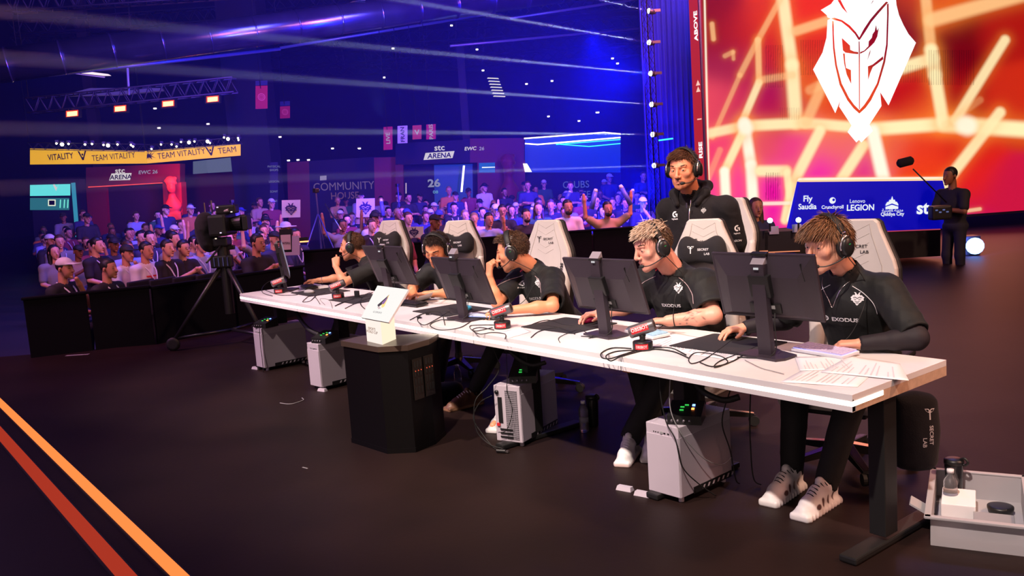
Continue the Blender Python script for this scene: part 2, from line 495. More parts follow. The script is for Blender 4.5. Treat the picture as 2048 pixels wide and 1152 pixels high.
class SDF:
    def __init__(s): s.ops = []; s.paints = []; s.R = np.eye(3); s.c = np.zeros(3); s.sc = 1.0
    def setT(s, R=None, c=None, sc=1.0):
        s.R = np.eye(3) if R is None else np.array(R, float); s.c = np.zeros(3) if c is None else np.array(c, float); s.sc = sc; return s
    def w(s, p): return s.R @ (np.array(p, float) * s.sc) + s.c
    def cap(s, a, b, ra, rb=None, k=0.01, sub=False):
        rb = ra if rb is None else rb
        s.ops.append(('cap', s.w(a), s.w(b), ra * s.sc, rb * s.sc, k * s.sc, sub)); return s
    def path(s, pts, rs, k=0.01, sub=False):
        rs = rs if isinstance(rs, (list, tuple)) else [rs] * len(pts)
        for i in range(len(pts) - 1): s.cap(pts[i], pts[i + 1], rs[i], rs[i + 1], k, sub)
        return s
    def ell(s, c, r, k=0.01, R=None, sub=False):
        Rm = s.R if R is None else s.R @ np.array(R, float)
        s.ops.append(('ell', s.w(c), np.array(r, float) * s.sc, Rm, None, k * s.sc, sub)); return s
    def box(s, c, r, rd=0.005, k=0.005, R=None, sub=False):
        Rm = s.R if R is None else s.R @ np.array(R, float)
        s.ops.append(('box', s.w(c), np.array(r, float) * s.sc, Rm, rd * s.sc, k * s.sc, sub)); return s
    def bbox(s):
        lo = np.full(3, 1e9); hi = -lo
        for o in s.ops:
            if o[6]: continue
            if o[0] == 'cap': pts = [(o[1], o[3]), (o[2], o[4])]
            else: pts = [(o[1], float(np.linalg.norm(o[2])) if o[0] == 'box' else float(max(o[2])))]
            for p, r in pts: lo = np.minimum(lo, p - r); hi = np.maximum(hi, p + r)
        return lo, hi
    def mesh(s, name, h, m, parent=None, bands=((), (), ()), disp=None, origin=(0, 0, 0), base=(0.5, 0.5, 0.5), keep=False):
        lo, hi = s.bbox(); pad = 3 * h
        ax = [axis_coords(lo[i] - pad, hi[i] + pad, h, bands[i]) for i in range(3)]
        X, Y, Z = ax
        F = np.full((len(X), len(Y), len(Z)), 0.3, np.float32)
        for o in s.ops:
            kind, sub, k = o[0], o[6], o[5]
            if kind == 'cap':
                r = max(o[3], o[4]); l = np.minimum(o[1], o[2]) - r; u = np.maximum(o[1], o[2]) + r
            else:
                r = float(np.linalg.norm(o[2])) if kind == 'box' else float(max(o[2])); l = o[1] - r; u = o[1] + r
                if kind == 'ell':
                    e = np.sqrt(((o[3] * o[2][None, :]) ** 2).sum(1)); l = o[1] - e; u = o[1] + e
            mg = k + 2.5 * h
            sl = []
            for i in range(3):
                a = int(np.searchsorted(ax[i], l[i] - mg)); b = int(np.searchsorted(ax[i], u[i] + mg))
                sl.append(slice(a, b))
            if any(q.stop <= q.start for q in sl): continue
            x = X[sl[0]][:, None, None]; y = Y[sl[1]][None, :, None]; z = Z[sl[2]][None, None, :]
            if kind == 'cap':
                a, b, ra, rb = o[1], o[2], o[3], o[4]; d = b - a; dd = float(d @ d) + 1e-12
                px, py, pz = x - a[0], y - a[1], z - a[2]
                t = np.clip((px * d[0] + py * d[1] + pz * d[2]) / dd, 0, 1)
                D = np.sqrt((px - t * d[0]) ** 2 + (py - t * d[1]) ** 2 + (pz - t * d[2]) ** 2) - (ra + t * (rb - ra))
            else:
                R = o[3]; px, py, pz = x - o[1][0], y - o[1][1], z - o[1][2]
                q = [px * R[0, i] + py * R[1, i] + pz * R[2, i] for i in range(3)]
                if kind == 'ell':
                    rr = o[2]
                    k0 = np.sqrt(sum((q[i] / rr[i]) ** 2 for i in range(3))); k1 = np.sqrt(sum((q[i] / rr[i] ** 2) ** 2 for i in range(3))) + 1e-9
                    D = k0 * (k0 - 1) / k1
                else:
                    rr = o[2]; rd = o[4]
                    e = [np.abs(q[i]) - (rr[i] - rd) for i in range(3)]
                    D = np.sqrt(sum(np.maximum(v, 0) ** 2 for v in e)) + np.minimum(np.maximum(np.maximum(e[0], e[1]), e[2]), 0) - rd
            D = D.astype(np.float32)
            B = F[sl[0], sl[1], sl[2]]
            if not sub:
                if k > 1e-6:
                    hh = np.maximum(k - np.abs(B - D), 0) / k
                    F[sl[0], sl[1], sl[2]] = np.minimum(B, D) - hh * hh * k * 0.25
                else: F[sl[0], sl[1], sl[2]] = np.minimum(B, D)
            else:
                D = -D
                if k > 1e-6:
                    hh = np.maximum(k - np.abs(B - D), 0) / k
                    F[sl[0], sl[1], sl[2]] = np.maximum(B, D) + hh * hh * k * 0.25
                else: F[sl[0], sl[1], sl[2]] = np.maximum(B, D)
        if disp is not None:
            near = np.abs(F) < 0.05
            I, J, K = np.nonzero(near)
            F[I, J, K] += disp(X[I], Y[J], Z[K]).astype(np.float32)
        V, Q = surface_nets(F, X, Y, Z)
        V = V - np.array(origin)[None, :]
        me = bpy.data.meshes.new(name)
        me.vertices.add(len(V)); me.vertices.foreach_set('co', V.astype(np.float32).ravel())
        nq = len(Q); me.loops.add(nq * 4); me.loops.foreach_set('vertex_index', Q.astype(np.int32).ravel())
        me.polygons.add(nq)
        me.polygons.foreach_set('loop_start', np.arange(0, nq * 4, 4, dtype=np.int32))
        me.polygons.foreach_set('use_smooth', np.ones(nq, bool))
        me.update(calc_edges=True); me.validate()
        me.materials.append(m)
        if s.paints or base is not None:
            paint(me, V + np.array(origin)[None, :], s.paints, base)
        return link(name, me, parent)
    def blot(s, c, r, col, soft=0.3, R=None, f=1.0):
        """colour an ellipsoidal region"""
        Rm = s.R if R is None else s.R @ np.array(R, float)
        s.paints.append((s.w(c), np.array(r, float) * s.sc, Rm, np.array(col, float), soft, f)); return s

def paint(me, V, paints, base):
    C = np.tile(np.array(base, float), (len(V), 1))
    for c, r, R, col, soft, f in paints:
        q = (V - c) @ R / r
        d = np.sqrt((q ** 2).sum(1))
        wgt = np.clip((1 + soft - d) / (2 * soft + 1e-6), 0, 1); wgt = (wgt * wgt * (3 - 2 * wgt) * f)[:, None]
        C = C * (1 - wgt) + col * wgt
    a = me.color_attributes.new('col', 'FLOAT_COLOR', 'POINT')
    a.data.foreach_set('color', np.concatenate([C, np.ones((len(C), 1))], 1).astype(np.float32).ravel())

def wrinkle(amp, fr, seed=0):
    rs = np.random.RandomState(seed)
    dirs = rs.normal(size=(7, 3)); dirs /= np.linalg.norm(dirs, axis=1)[:, None]; ph = rs.uniform(0, 6.28, 7); fs = fr * rs.uniform(0.6, 1.7, 7)
    def f(x, y, z):
        wx = 0.35 * np.sin(x * fr * .5 + 1.3 + z * fr * .3); o = 0
        for d, p, q in zip(dirs, ph, fs):
            v = np.sin((x * d[0] + y * d[1] + z * d[2]) * q + p + wx * 3)
            o = o + (1 - np.abs(v)) ** 2
        return -(o / 7 - 0.33) * amp
    return f
# ------------------------------------------------------------------ people
def basis(fwd, up=(0, 0, 1)):
    f = np.array(fwd, float); f /= np.linalg.norm(f)
    u = np.array(up, float); u -= f * (u @ f); u /= np.linalg.norm(u)
    return np.stack([np.cross(f, u), f, u], 1)

SKIN = S(214, 150, 120)
def head_sdf(s, R, c, sc, lips=(0.50, 0.17, 0.14), open_eye=0.0035, jaw=1.0, fat=0.0, ears=True, mouth=0.0):
    s.setT(R, c, sc)
    s.ell((0, -.014, .030), (.076 + fat * .3, .094, .086), .02)
    s.ell((0, .030, -.012), (.061 + fat * .6, .062, .086), .03)
    s.ell((0, .030, -.068), (.047 * jaw + fat, .052, .044), .03)
    for a in (-1, 1):
        s.cap((a * (.054 * jaw + fat), -.006, -.048), (a * .022, .070, -.098), .016 + fat * .4, .014, .025)
        s.ell((a * .043, .062, -.022), (.021 + fat, .018, .020), .02)
        s.cap((a * .012, .0885, .026), (a * .044, .074, .027), .0085, .008, .012)
        s.ell((a * .033, .098, .004), (.019, .013, .0125), .012, sub=True)
        s.ell((a * .0325, .0745, .004), (.0165, .0150, .0135), .004)
        s.ell((a * .0325, .090, .0025), (.0125, .0085, open_eye), .0015, sub=True)
        s.ell((a * .014, .099, -.036), (.0085, .011, .0080), .006)
        s.ell((a * .0075, .104, -.0455), (.0035, .006, .003), .002, sub=True)
        if ears:
            s.ell((a * .080, -.010, -.006), (.009, .019, .031), .006)
            s.ell((a * .090, -.006, -.004), (.006, .010, .018), .004, sub=True)
    s.cap((0, .072, -.102), (0, .074, -.104), .019, .019, .02)
    s.cap((0, .090, .020), (0, .112, -.026), .0085, .0105, .012)
    s.ell((0, .112, -.033), (.0125, .0125, .0105), .006)
    s.ell((0, .078, -.066), (.026, .020, .020), .02)
    s.path([(-.021, .085, -.0655), (-.008, .0965, -.0615), (0, .0965, -.0630), (.008, .0965, -.0615), (.021, .085, -.0655)], [.0028, .0052, .0046, .0052, .0028], .004)
    s.path([(-.019, .085, -.0695), (0, .096, -.0745), (.019, .085, -.0695)], [.003, .0062, .003], .004)
    s.path([(-.023, .0895, -.0668), (0, .1025, -.0680), (.023, .0895, -.0668)], .0016 + mouth, .001, sub=True)
    L = np.array(lips)
    s.blot((0, .094, -.068), (.024, .016, .0105), L, .25, f=.75)
    for a in (-1, 1):
        s.blot((a * .046, .070, -.030), (.022, .03, .020), (0.62, 0.24, 0.17), .7, f=.35)
    s.blot((0, .115, -.034), (.016, .02, .014), (0.62, 0.24, 0.17), .7, f=.3)

def neck_sdf(s, R, c, sc, nb, r=.052):
    s.setT(R, c, sc)
    a = s.w((0, -.028, -.045)); s.setT()
    s.cap(a, nb, r * sc, r * 1.12, .03)

def vn(v): v = np.array(v, float); return v / np.linalg.norm(v)

def hand_sdf(s, wrist, d, n, side, curl=(20, 25, 20), spread=3.5, thumb=25, sc=1.0, curls=None, tdir=None):
    """side +1 right, -1 left; n is the way the palm faces; curl in degrees at the three joints"""
    s.setT()
    d = vn(d); n = np.array(n, float); n = vn(n - d * (n @ d)); lat = side * np.cross(d, n); W = np.array(wrist, float)
    F = [(.028, .090, (.041, .026, .020), .0089), (.0095, .094, (.046, .029, .021), .0091), (-.0095, .089, (.042, .027, .020), .0086), (-.0275, .080, (.033, .021, .018), .0078)]
    for i, (lo, kd, seg, r) in enumerate(F):
        a = W + lat * lo * .55 * sc + d * .008 * sc; b = W + lat * lo * sc + d * kd * sc
        s.cap(a, b, .0165 * sc, .0120 * sc, .012)
    s.cap(W + lat * .012 * sc + d * .02 * sc + n * .006, W + lat * .020 * sc + d * .055 * sc + n * .008, .014 * sc, .010 * sc, .012)
    for i, (lo, kd, seg, r) in enumerate(F):
        p = W + lat * lo * sc + d * kd * sc
        yaw = math.radians(spread * (1.4 - i))
        fd = vn(d * math.cos(yaw) + lat * math.sin(yaw)); fn = n
        cc = curls[i] if curls else curl
        for j in range(3):
            a = math.radians(cc[j])
            nd = fd * math.cos(a) + fn * math.sin(a); fn = fn * math.cos(a) - fd * math.sin(a); fd = nd
            q = p + fd * seg[j] * sc
            s.cap(p, q, r * (1 - .09 * j) * sc, r * (1 - .09 * (j + 1)) * sc, .003 if j else .006)
            p = q
        s.blot(p - fn * .006, (.007, .007, .006), (0.72, 0.45, 0.36), .3, f=.5)
    t0 = W + lat * .020 * sc + d * .022 * sc + n * .004
    td = vn(d * .62 + lat * .70 + n * .28) if tdir is None else vn(tdir)
    t1 = t0 + td * .044 * sc; td2 = vn(td + d * .35 - lat * .1); t2 = t1 + td2 * .033 * sc; t3 = t2 + vn(td2 + d * .3) * .027 * sc
    s.cap(t0, t1, .0150 * sc, .0118 * sc, .012); s.cap(t1, t2, .0112 * sc, .0098 * sc, .004); s.cap(t2, t3, .0098 * sc, .0080 * sc, .003)
    return W + d * .09 * sc

def strands(name, R, c, sc, parent, m, spec):
    """hair as many tapered locks; spec is a list of dicts"""
    rs = np.random.RandomState(spec[0].get('seed', 3))
    Vs = []; Fs = []; Cs = []; base = 0
    E0 = np.array([0, -.014, .030]); ER = np.array([.078, .096, .088])
    for g in spec:
        n = g['n']
        if 'roots' in g: P = np.array(g['roots'](rs, n)); N = P - E0; N /= np.linalg.norm(N, axis=1)[:, None]
        else:
            U = rs.normal(size=(n * 6, 3)); U /= np.linalg.norm(U, axis=1)[:, None]
            P = E0 + U * ER; N = U / ER; N /= np.linalg.norm(N, axis=1)[:, None]
            k = g['mask'](P[:, 0], P[:, 1], P[:, 2]); P = P[k][:n]; N = N[k][:n]
        n = len(P)
        if n == 0: continue
        K = g.get('seg', 5)
        ln = g['len'](P) if callable(g['len']) else np.full(n, g['len'])
        ln = ln * rs.uniform(.75, 1.2, n)
        D0 = N * g.get('lift', .5) + g['comb'](P, N) + rs.normal(size=(n, 3)) * g.get('rough', .15)
        pts = [P - N * .004]; d = D0 / np.linalg.norm(D0, axis=1)[:, None]
        ph = rs.uniform(0, 6.28, n); curl = g.get('curl', 0)
        ax1 = np.cross(N, rs.normal(size=(n, 3))); ax1 /= np.linalg.norm(ax1, axis=1)[:, None] + 1e-9
        for k in range(K):
            st = (ln / K)[:, None]
            dd = d + ax1 * (np.sin(ph + k * 2.1) * curl)[:, None] + np.cross(ax1, d) * (np.cos(ph + k * 2.1) * curl)[:, None]
            dd /= np.linalg.norm(dd, axis=1)[:, None]
            q = pts[-1] + dd * st
            rel = (q - E0) / (ER * g.get('shell', 1.0)); rr = np.linalg.norm(rel, axis=1)
            push = np.where(rr < 1.01, 1.01 / rr, 1.0)[:, None]
            if g.get('push', True): q = E0 + (q - E0) * push
            pts.append(q)
            d = d + np.array([0, 0, -1.0]) * g.get('grav', .1) + g['comb'](q, N) * g.get('follow', .3)
            d /= np.linalg.norm(d, axis=1)[:, None]
        pts = np.stack(pts, 1)  # n,K+1,3
        r0 = g.get('r', .003)
        T = np.gradient(pts, axis=1); T /= np.linalg.norm(T, axis=2)[:, :, None] + 1e-9
        u = np.cross(T, N[:, None, :]); u /= np.linalg.norm(u, axis=2)[:, :, None] + 1e-9; w = np.cross(T, u)
        prof = np.array([.8, 1, .95, .8, .55, .12])[:K + 1] if K <= 5 else np.interp(np.linspace(0, 1, K + 1), [0, .3, .7, 1], [.8, 1, .7, .1])
        rad = r0 * prof[None, :, None] * rs.uniform(.7, 1.25, (n, 1, 1))
        ring = [pts + rad * (u * math.cos(a) + w * math.sin(a) * .6) for a in (0, 2.09, 4.19)]
        V = np.stack(ring, 2).reshape(-1, 3)
        k1 = K + 1
        i = np.arange(n)[:, None, None] * k1 * 3 + np.arange(K)[None, :, None] * 3 + np.arange(3)[None, None, :]
        j = np.arange(n)[:, None, None] * k1 * 3 + np.arange(K)[None, :, None] * 3 + ((np.arange(3) + 1) % 3)[None, None, :]
        F = np.stack([i, j, j + 3, i + 3], -1).reshape(-1, 4) + base
        col = np.array(g['cols'])[rs.randint(0, len(g['cols']), n)] * rs.uniform(.75, 1.25, (n, 1))
        tip = np.array(g['tip']) if 'tip' in g else None
        Cc = np.repeat(col[:, None, :], k1, 1)
        if tip is not None:
            t = np.linspace(0, 1, k1)[None, :, None]; Cc = Cc * (1 - t) + tip * t
        Cc = np.repeat(Cc[:, :, None, :], 3, 2).reshape(-1, 3)
        Vs.append(V); Fs.append(F); Cs.append(Cc); base += len(V)
    V = np.concatenate(Vs); F = np.concatenate(Fs); C = np.concatenate(Cs)
    V = (V * sc) @ np.array(R).T + np.array(c)
    me = bpy.data.meshes.new(name)
    me.vertices.add(len(V)); me.vertices.foreach_set('co', V.astype(np.float32).ravel())
    me.loops.add(F.size); me.loops.foreach_set('vertex_index', F.astype(np.int32).ravel())
    me.polygons.add(len(F)); me.polygons.foreach_set('loop_start', np.arange(0, F.size, 4, dtype=np.int32))
    me.polygons.foreach_set('use_smooth', np.ones(len(F), bool))
    me.update(calc_edges=True); me.materials.append(m)
    a = me.color_attributes.new('col', 'FLOAT_COLOR', 'POINT')
    a.data.foreach_set('color', np.concatenate([C, np.ones((len(C), 1))], 1).astype(np.float32).ravel())
    return link(name, me, parent)

def scalp_mask(front=.080, side=-.005, back=-.065, lo=None):
    def f(x, y, z):
        line = np.where(y > .045, front, np.where(y > -.02, side + (front - side) * np.clip((y + .02) / .065, 0, 1) ** 1.5, back + (side - back) * np.clip((y + .095) / .075, 0, 1)))
        return z > line
    return f

def brow_roots(zz=.030):
    def f(rs, n):
        t = rs.uniform(0, 1, n); s = rs.choice([-1, 1], n)
        x = .013 + t * .036
        return np.stack([s * x, .098 - t * t * .020 - t * .002, zz + .005 * np.sin(t * 2.6) + rs.uniform(-.003, .003, n)], 1)
    return f
def brow_comb(P, N):
    o = np.zeros_like(P); o[:, 0] = np.sign(P[:, 0]) * .9; o[:, 2] = .15; o[:, 1] = -.25; return o

def beard_roots(kind):
    def f(rs, n):
        out = []
        while len(out) < n:
            u = rs.uniform(-1, 1); v = rs.uniform(0, 1)
            if kind == 'jaw':
                x = u * .058; z = -.045 - v * .062
                if abs(x) < .028 and z > -.082: continue
                y = .090 - (abs(x) / .060) ** 2.2 * .075 - max(0, (-.088 - z)) * .9
                out.append((x, y, z))
            elif kind == 'chin':
                x = u * .020; z = -.082 - v * .028; y = .093 - x * x * 20 - max(0, -.100 - z) * 1.2
                out.append((x, y, z))
            else:
                x = u * .023; z = -.0525 - abs(u) * .007 + rs.uniform(-.003, .002); y = .1005 - x * x * 20
                out.append((x, y, z))
        return out
    return f
def beard_comb(P, N):
    o = np.zeros_like(P); o[:, 2] = -.9; o[:, 1] = .25; return o

def make_eyes(R, c, sc, parent, gaze=(0, 1, -.25), iris=(0.08, 0.04, 0.02)):
    for a in (-1, 1):
        s = SDF().setT(R, c, sc)
        s.ell((a * .0325, .0745, .003), (.0138, .0138, .0125), 0)
        g = vn(gaze); e = np.array([a * .0325, .0745, .003]) + g * .0138
        s.blot(e, (.0062, .0062, .0062), iris, .15); s.blot(e, (.0028, .0028, .0028), (0.005, 0.005, 0.005), .15)
        s.mesh('eye', .0022 * sc, MT['eye'], parent, base=(.62, .58, .56))

def limb(s, a, b, c, ra, rb, rc, k=.02):
    s.cap(a, b, ra, rb, k); s.cap(b, c, rb, rc, k)

def shirt_sdf(P, g=1.0, sleeve=.78, sr=.066, belly=1.0, k=.05):
    """short sleeved shirt over the torso key points"""
    s = SDF()
    nb, sl, sr_, ch, pe = [np.array(P[q], float) for q in ('neck', 'shL', 'shR', 'chest', 'pelvis')]
    lat = vn(sl - sr_); up = vn(nb - pe); fw = np.cross(up, -lat); fw = vn(fw); up2 = np.cross(-lat, fw)
    Rm = np.stack([-lat, fw, vn(np.cross(-lat, fw))], 1)
    hw = np.linalg.norm(sl - sr_) / 2
    s.ell(ch, (hw * .98 * g, .118 * g, .20), k, R=Rm)
    s.ell(ch + up * .06, (hw * .90 * g, .105 * g, .13), k, R=Rm)
    s.ell((ch + pe) / 2 + fw * .02 * belly, (.165 * g * belly, .125 * g * belly, .19), k, R=Rm)
    s.ell(pe, (.17 * g * belly, .13 * g, .14), k, R=Rm)
    for sh in (sl, sr_):
        s.cap(nb - up * .035, sh, .055 * g, .070 * g, .045)
    for sh, el in ((sl, P['elL']), (sr_, P['elR'])):
        el = np.array(el, float); e = sh + (el - sh) * sleeve; d = vn(el - sh)
        s.cap(sh, e, sr * g * 1.12, sr * g, .03)
        s.cap(e - d * .001, e + d * .001, sr * g * 1.02, sr * g * 1.02, .01)
    return s, Rm

class Person:
    def __init__(p, label, root, K, sc=1.08, group=None):
        p.t = thing('person', label, 'person', root, group=group)
        p.root = np.array(root, float); p.K = K; p.sc = sc
        p.R = basis(K['fwd'], K.get('up', (0, 0, 1))); p.c = np.array(K['head'], float)
    def put(p, o):
        """parts are sculpted in world space; move them under the root"""
        o.data.transform(Matrix.Translation([-v for v in p.root])); return o
    def body(p, h=.011, hf=.0026, hh=.0032, arm=1.0, leg=1.0, head_kw={}, hands=None, paints=None, base=SKIN, neck_r=.052, feet=True):
        K = p.K; s = SDF()
        head_sdf(s, p.R, p.c, p.sc, **head_kw)
        neck_sdf(s, p.R, p.c, p.sc, K['neck'], neck_r)
        if paints: paints(s, p)
        s.setT()
        nb = np.array(K['neck'], float); ch = np.array(K['chest'], float); pe = np.array(K['pelvis'], float)
        lat = vn(np.array(K['shL'], float) - np.array(K['shR'], float)); up = vn(nb - pe)
        Rm = np.stack([-lat, vn(np.cross(up, -lat)), vn(np.cross(-lat, vn(np.cross(up, -lat))))], 1)
        hw = np.linalg.norm(np.array(K['shL']) - np.array(K['shR'])) / 2
        s.ell(ch, (hw * .82, .092, .17), .05, R=Rm); s.ell((ch + pe) / 2, (.135, .095, .17), .05, R=Rm); s.ell(pe, (.14, .10, .11), .05, R=Rm)
        for q in ('L', 'R'):
            s.cap(nb - up * .04, K['sh' + q], .045, .050, .04)
            limb(s, K['sh' + q], K['el' + q], K['wr' + q], .047 * arm, .038 * arm, .0265 * arm)
            if 'mid' + q in K: pass
            fa = np.array(K['el' + q], float) * .68 + np.array(K['wr' + q], float) * .32
            s.ell(fa, (.040 * arm, .040 * arm, .040 * arm), .03)
            if 'hip' + q in K:
                limb(s, K['hip' + q], K['kn' + q], K['an' + q], .078 * leg, .052 * leg, .034 * leg, .03)
                if feet:
                    tdir = vn(np.array(K['toe' + q], float) - np.array(K['an' + q], float)); a = np.array(K['an' + q], float)
                    s.cap(a - (0, 0, .02), np.array(K['toe' + q], float), .030, .026, .02)
        bx = [[], [], []]
        hc = p.c
        for i in range(3): bx[i].append((hc[i] - .125 * p.sc, hc[i] + .125 * p.sc, hf))
        for q, sd in (('L', -1), ('R', 1)):
            if hands and q in hands:
                kw = dict(hands[q]); d = kw.pop('d'); n = kw.pop('n')
                mid = hand_sdf(s, K['wr' + q], d, n, sd, **kw)
                for i in range(3): bx[i].append((mid[i] - .085, mid[i] + .085, hh))
        o = s.mesh('body', h, MT['skin'], p.t, bands=bx, base=base)
        p.put(o); return o
    def shirt(p, m, name='jersey', h=.0065, g=1.0, sleeve=.78, sr=.066, belly=1.0, wr=.005, collar=.070, seed=1, cut_z=None, fr=26, collar_ring=True, long=False):
        K = p.K; s, Rm = shirt_sdf(K, g, sleeve, sr, belly)
        nb = np.array(K['neck'], float); a = s.w(nb)
        s.setT(p.R, p.c, p.sc); ha = s.w((0, -.028, -.045)); s.setT()
        d = vn(ha - nb)
        s.cap(nb - d * .015, nb + d * .02, collar + .010, collar + .006, .02)
        s.cap(nb + d * .0, nb + d * .15, collar - .006, collar - .002, .006, sub=True)
        for q in ('L', 'R'):
            sh = np.array(K['sh' + q], float); el = np.array(K['el' + q], float); dd = vn(el - sh); e = sh + (el - sh) * sleeve
            if long:
                w = np.array(K['wr' + q], float); dw = vn(w - el)
                s.cap(sh, el, sr * g * 1.1, sr * g * .88, .03); s.cap(el, w - dw * .01, sr * g * .88, sr * g * .62, .03)
                s.cap(w - dw * .02, w + dw * .08, sr * g * .55, sr * g * .55, .004, sub=True)
            else:
                s.cap(e - dd * .03, e + dd * .12, sr * g * .82, sr * g * .82, .004, sub=True)
                s.box(e + dd * (.10), (.12, .12, .10), 0, .002, R=np.stack([vn(np.cross(dd, (0.3, .5, .8))), vn(np.cross(dd, vn(np.cross(dd, (0.3, .5, .8))))), dd], 1), sub=True)
        f = wrinkle(wr, fr, seed)
        o = s.mesh(name, h, m, p.t, disp=f, base=None)
        p.put(o)
        me = o.data
        p.bvh = BVHTree.FromPolygons([v.co.copy() for v in me.vertices], [tuple(q.vertices) for q in me.polygons])
        p.Rm = Rm; p.shirt_o = o
        return o
    def decal(p, geo, pos, up, nrm, m, size, name='print'):
        """pos world point near the cloth; nrm points out of the cloth"""
        nrm = Vector(nrm).normalized(); up = Vector(up); up = (up - nrm * up.dot(nrm)).normalized(); x = up.cross(nrm)
        M = Matrix.Identity(4); q = Vector(pos) - Vector(p.root)
        for i in range(3): M[i][0], M[i][1], M[i][2], M[i][3] = x[i], up[i], nrm[i], q[i]
        return geo_mesh(name, geo, M, m, p.shirt_o, size, p.bvh)
    def piping(p, pts, nrm, m, r=.002, name='piping'):
        nrm = Vector(nrm).normalized(); out = []
        for q in smooth_path(pts, 8):
            a = q - Vector(p.root); h = p.bvh.ray_cast(a + nrm * .25, -nrm, .6)
            if h[0] is not None: out.append(h[0] + nrm * .001)
        if len(out) > 2: return MB().tube(out, r, m, 6).build(name, p.shirt_o)
    def trousers(p, m, h=.012, r=(.092, .075, .058), wr=.006, seed=2, name='trousers', sock=None, short=0):
        K = p.K; s = SDF(); pe = np.array(K['pelvis'], float)
        s.ell(pe, (.185, .145, .13), .04)
        for q in ('L', 'R'):
            an = np.array(K['an' + q], float); kn = np.array(K['kn' + q], float); e = kn + (an - kn) * (1 - short)
            s.cap(K['hip' + q], kn, r[0], r[1], .03); s.cap(kn, e, r[1], r[2], .03)
            d = vn(an - kn)
            s.cap(e + d * .0, e + d * .12, r[2] * .85, r[2] * .85, .004, sub=True)
        return p.put(s.mesh(name, h, m, p.t, disp=wrinkle(wr, 22, seed), base=None))
    def hair(p, spec, cap=None, name='hair'):
        o = strands(name, p.R, p.c, p.sc, p.t, MT['hair'], spec); p.put(o)
        if cap is not None:
            s = SDF().setT(p.R, p.c, p.sc); cap[0](s)
            q = s.mesh('scalp_hair', .004, MT['hair'], p.t, base=cap[1], disp=wrinkle(.002, 200, 5)); p.put(q)
        return o
    def eyes(p, gaze=(0, 1, -.25), iris=(.08, .04, .02)):
        n0 = set(COL.objects)
        make_eyes(p.R, p.c, p.sc, p.t, gaze, iris)
        for o in p.t.children:
            if o.name.startswith('eye') and o not in n0: p.put(o)
    def shoe(p, q, m, sole=(0.75, .72, .72), upper=(.7, .68, .68), accent=(.03, .03, .03), sc=1.0, h=.004, style=0):
        K = p.K; an = np.array(K['an' + q], float); toe = np.array(K['toe' + q], float)
        d = toe - an; d[2] = 0; d = vn(d); lift = K.get('lift' + q, 0.0)
        heel = np.array([an[0], an[1], 0]) - d * .055
        pitch = K.get('pitch' + q, 0.0)
        f = np.array([d[0] * math.cos(pitch), d[1] * math.cos(pitch), math.sin(pitch)])
        R = basis(f, (0, 0, 1)); s = SDF().setT(R, heel + np.array([0, 0, lift]), sc)
        s.path([(0, .02, .026), (0, .10, .026), (-.002, .19, .026), (0, .25, .022)], [.034, .034, .040, .034], .02)
        s.box((0, .14, .012), (.046, .155, .018), .014, .012)
        s.cap((0, .21, .034), (0, .245, .028), .036, .030, .02)
        s.path([(0, .012, .068), (0, .055, .088), (0, .13, .070), (0, .20, .046)], [.034, .038, .034, .032], .025)
        s.cap((0, .045, .105), (0, .03, .18), .027, .034, .004, sub=True)
        s.path([(0, .085, .098), (0, .105, .118)], [.022, .020], .006)
        s.box((0, .14, -.04), (.2, .3, .035), 0, .001, sub=True)
        if style:
            for i in range(11):
                for a in (-1, 1): s.ell((a * .044, .002 + i * .027, .010), (.007, .010, .014), .004)
        A = np.array(accent)
        s.blot((0, .15, .006), (.07, .2, .020), sole, .1)
        for a in (-1, 1):
            if style == 1:
                for yy in (.06, .11, .155): s.blot((a * .043, yy, .050), (.016, .011, .020), A, .15)
                s.blot((a * .043, .20, .042), (.012, .018, .012), A, .15)
            if style == 2:
                for yy in (.085, .105, .125): s.blot((a * .043, yy, .048), (.02, .006, .022), A, .15)
                s.blot((a * .03, .02, .07), (.03, .02, .016), A, .15)
        if style == 2: s.blot((0, .105, .125), (.014, .014, .012), A, .1)
        p.put(s.mesh('shoe', h, m, p.t, base=upper))
        mb = MB()
        for i in range(6):
            yy = .095 + i * .019; zz = .122 - i * .0078
            pts = [s.w((-.030, yy, zz - .020)), s.w((-.012, yy + .006, zz + .003)), s.w((.012, yy - .004, zz + .004)), s.w((.030, yy + .004, zz - .020))]
            mb.tube([Vector(a) - Vector(p.root) for a in pts], .0028, MT['black_print'] if style == 1 else MT['paper'], 6)
        mb.build('laces', p.t)
    def headset(p, label, mic=True, cable=None, green=True):
        t = thing('headset', label, 'headset'); M4 = Matrix.Identity(4)
        for i in range(3):
            for j in range(3): M4[i][j] = p.R[i][j] * p.sc
            M4[i][3] = p.c[i]
        t.matrix_world = M4
        mb = MB(); pts = [(.094 * math.cos(a), -.006, .016 + .116 * math.sin(a)) for a in np.linspace(.28, PI - .28, 25)]
        mb.tube(pts, .018, MT['black_rubber'], 12, flat=.34); mb.build('headband', t)
        mb = MB()
        for a in (.16, PI - .16):
            q = Vector((.097 * math.cos(a), -.006, .018 + .116 * math.sin(a)))
            mb.box(q, (.007, .020, .040), MT['silver'], rot=Matrix.Rotation(-(.0 if a < 1 else 0), 3, 'Y'), bev=.002)
        mb.build('slider', t)
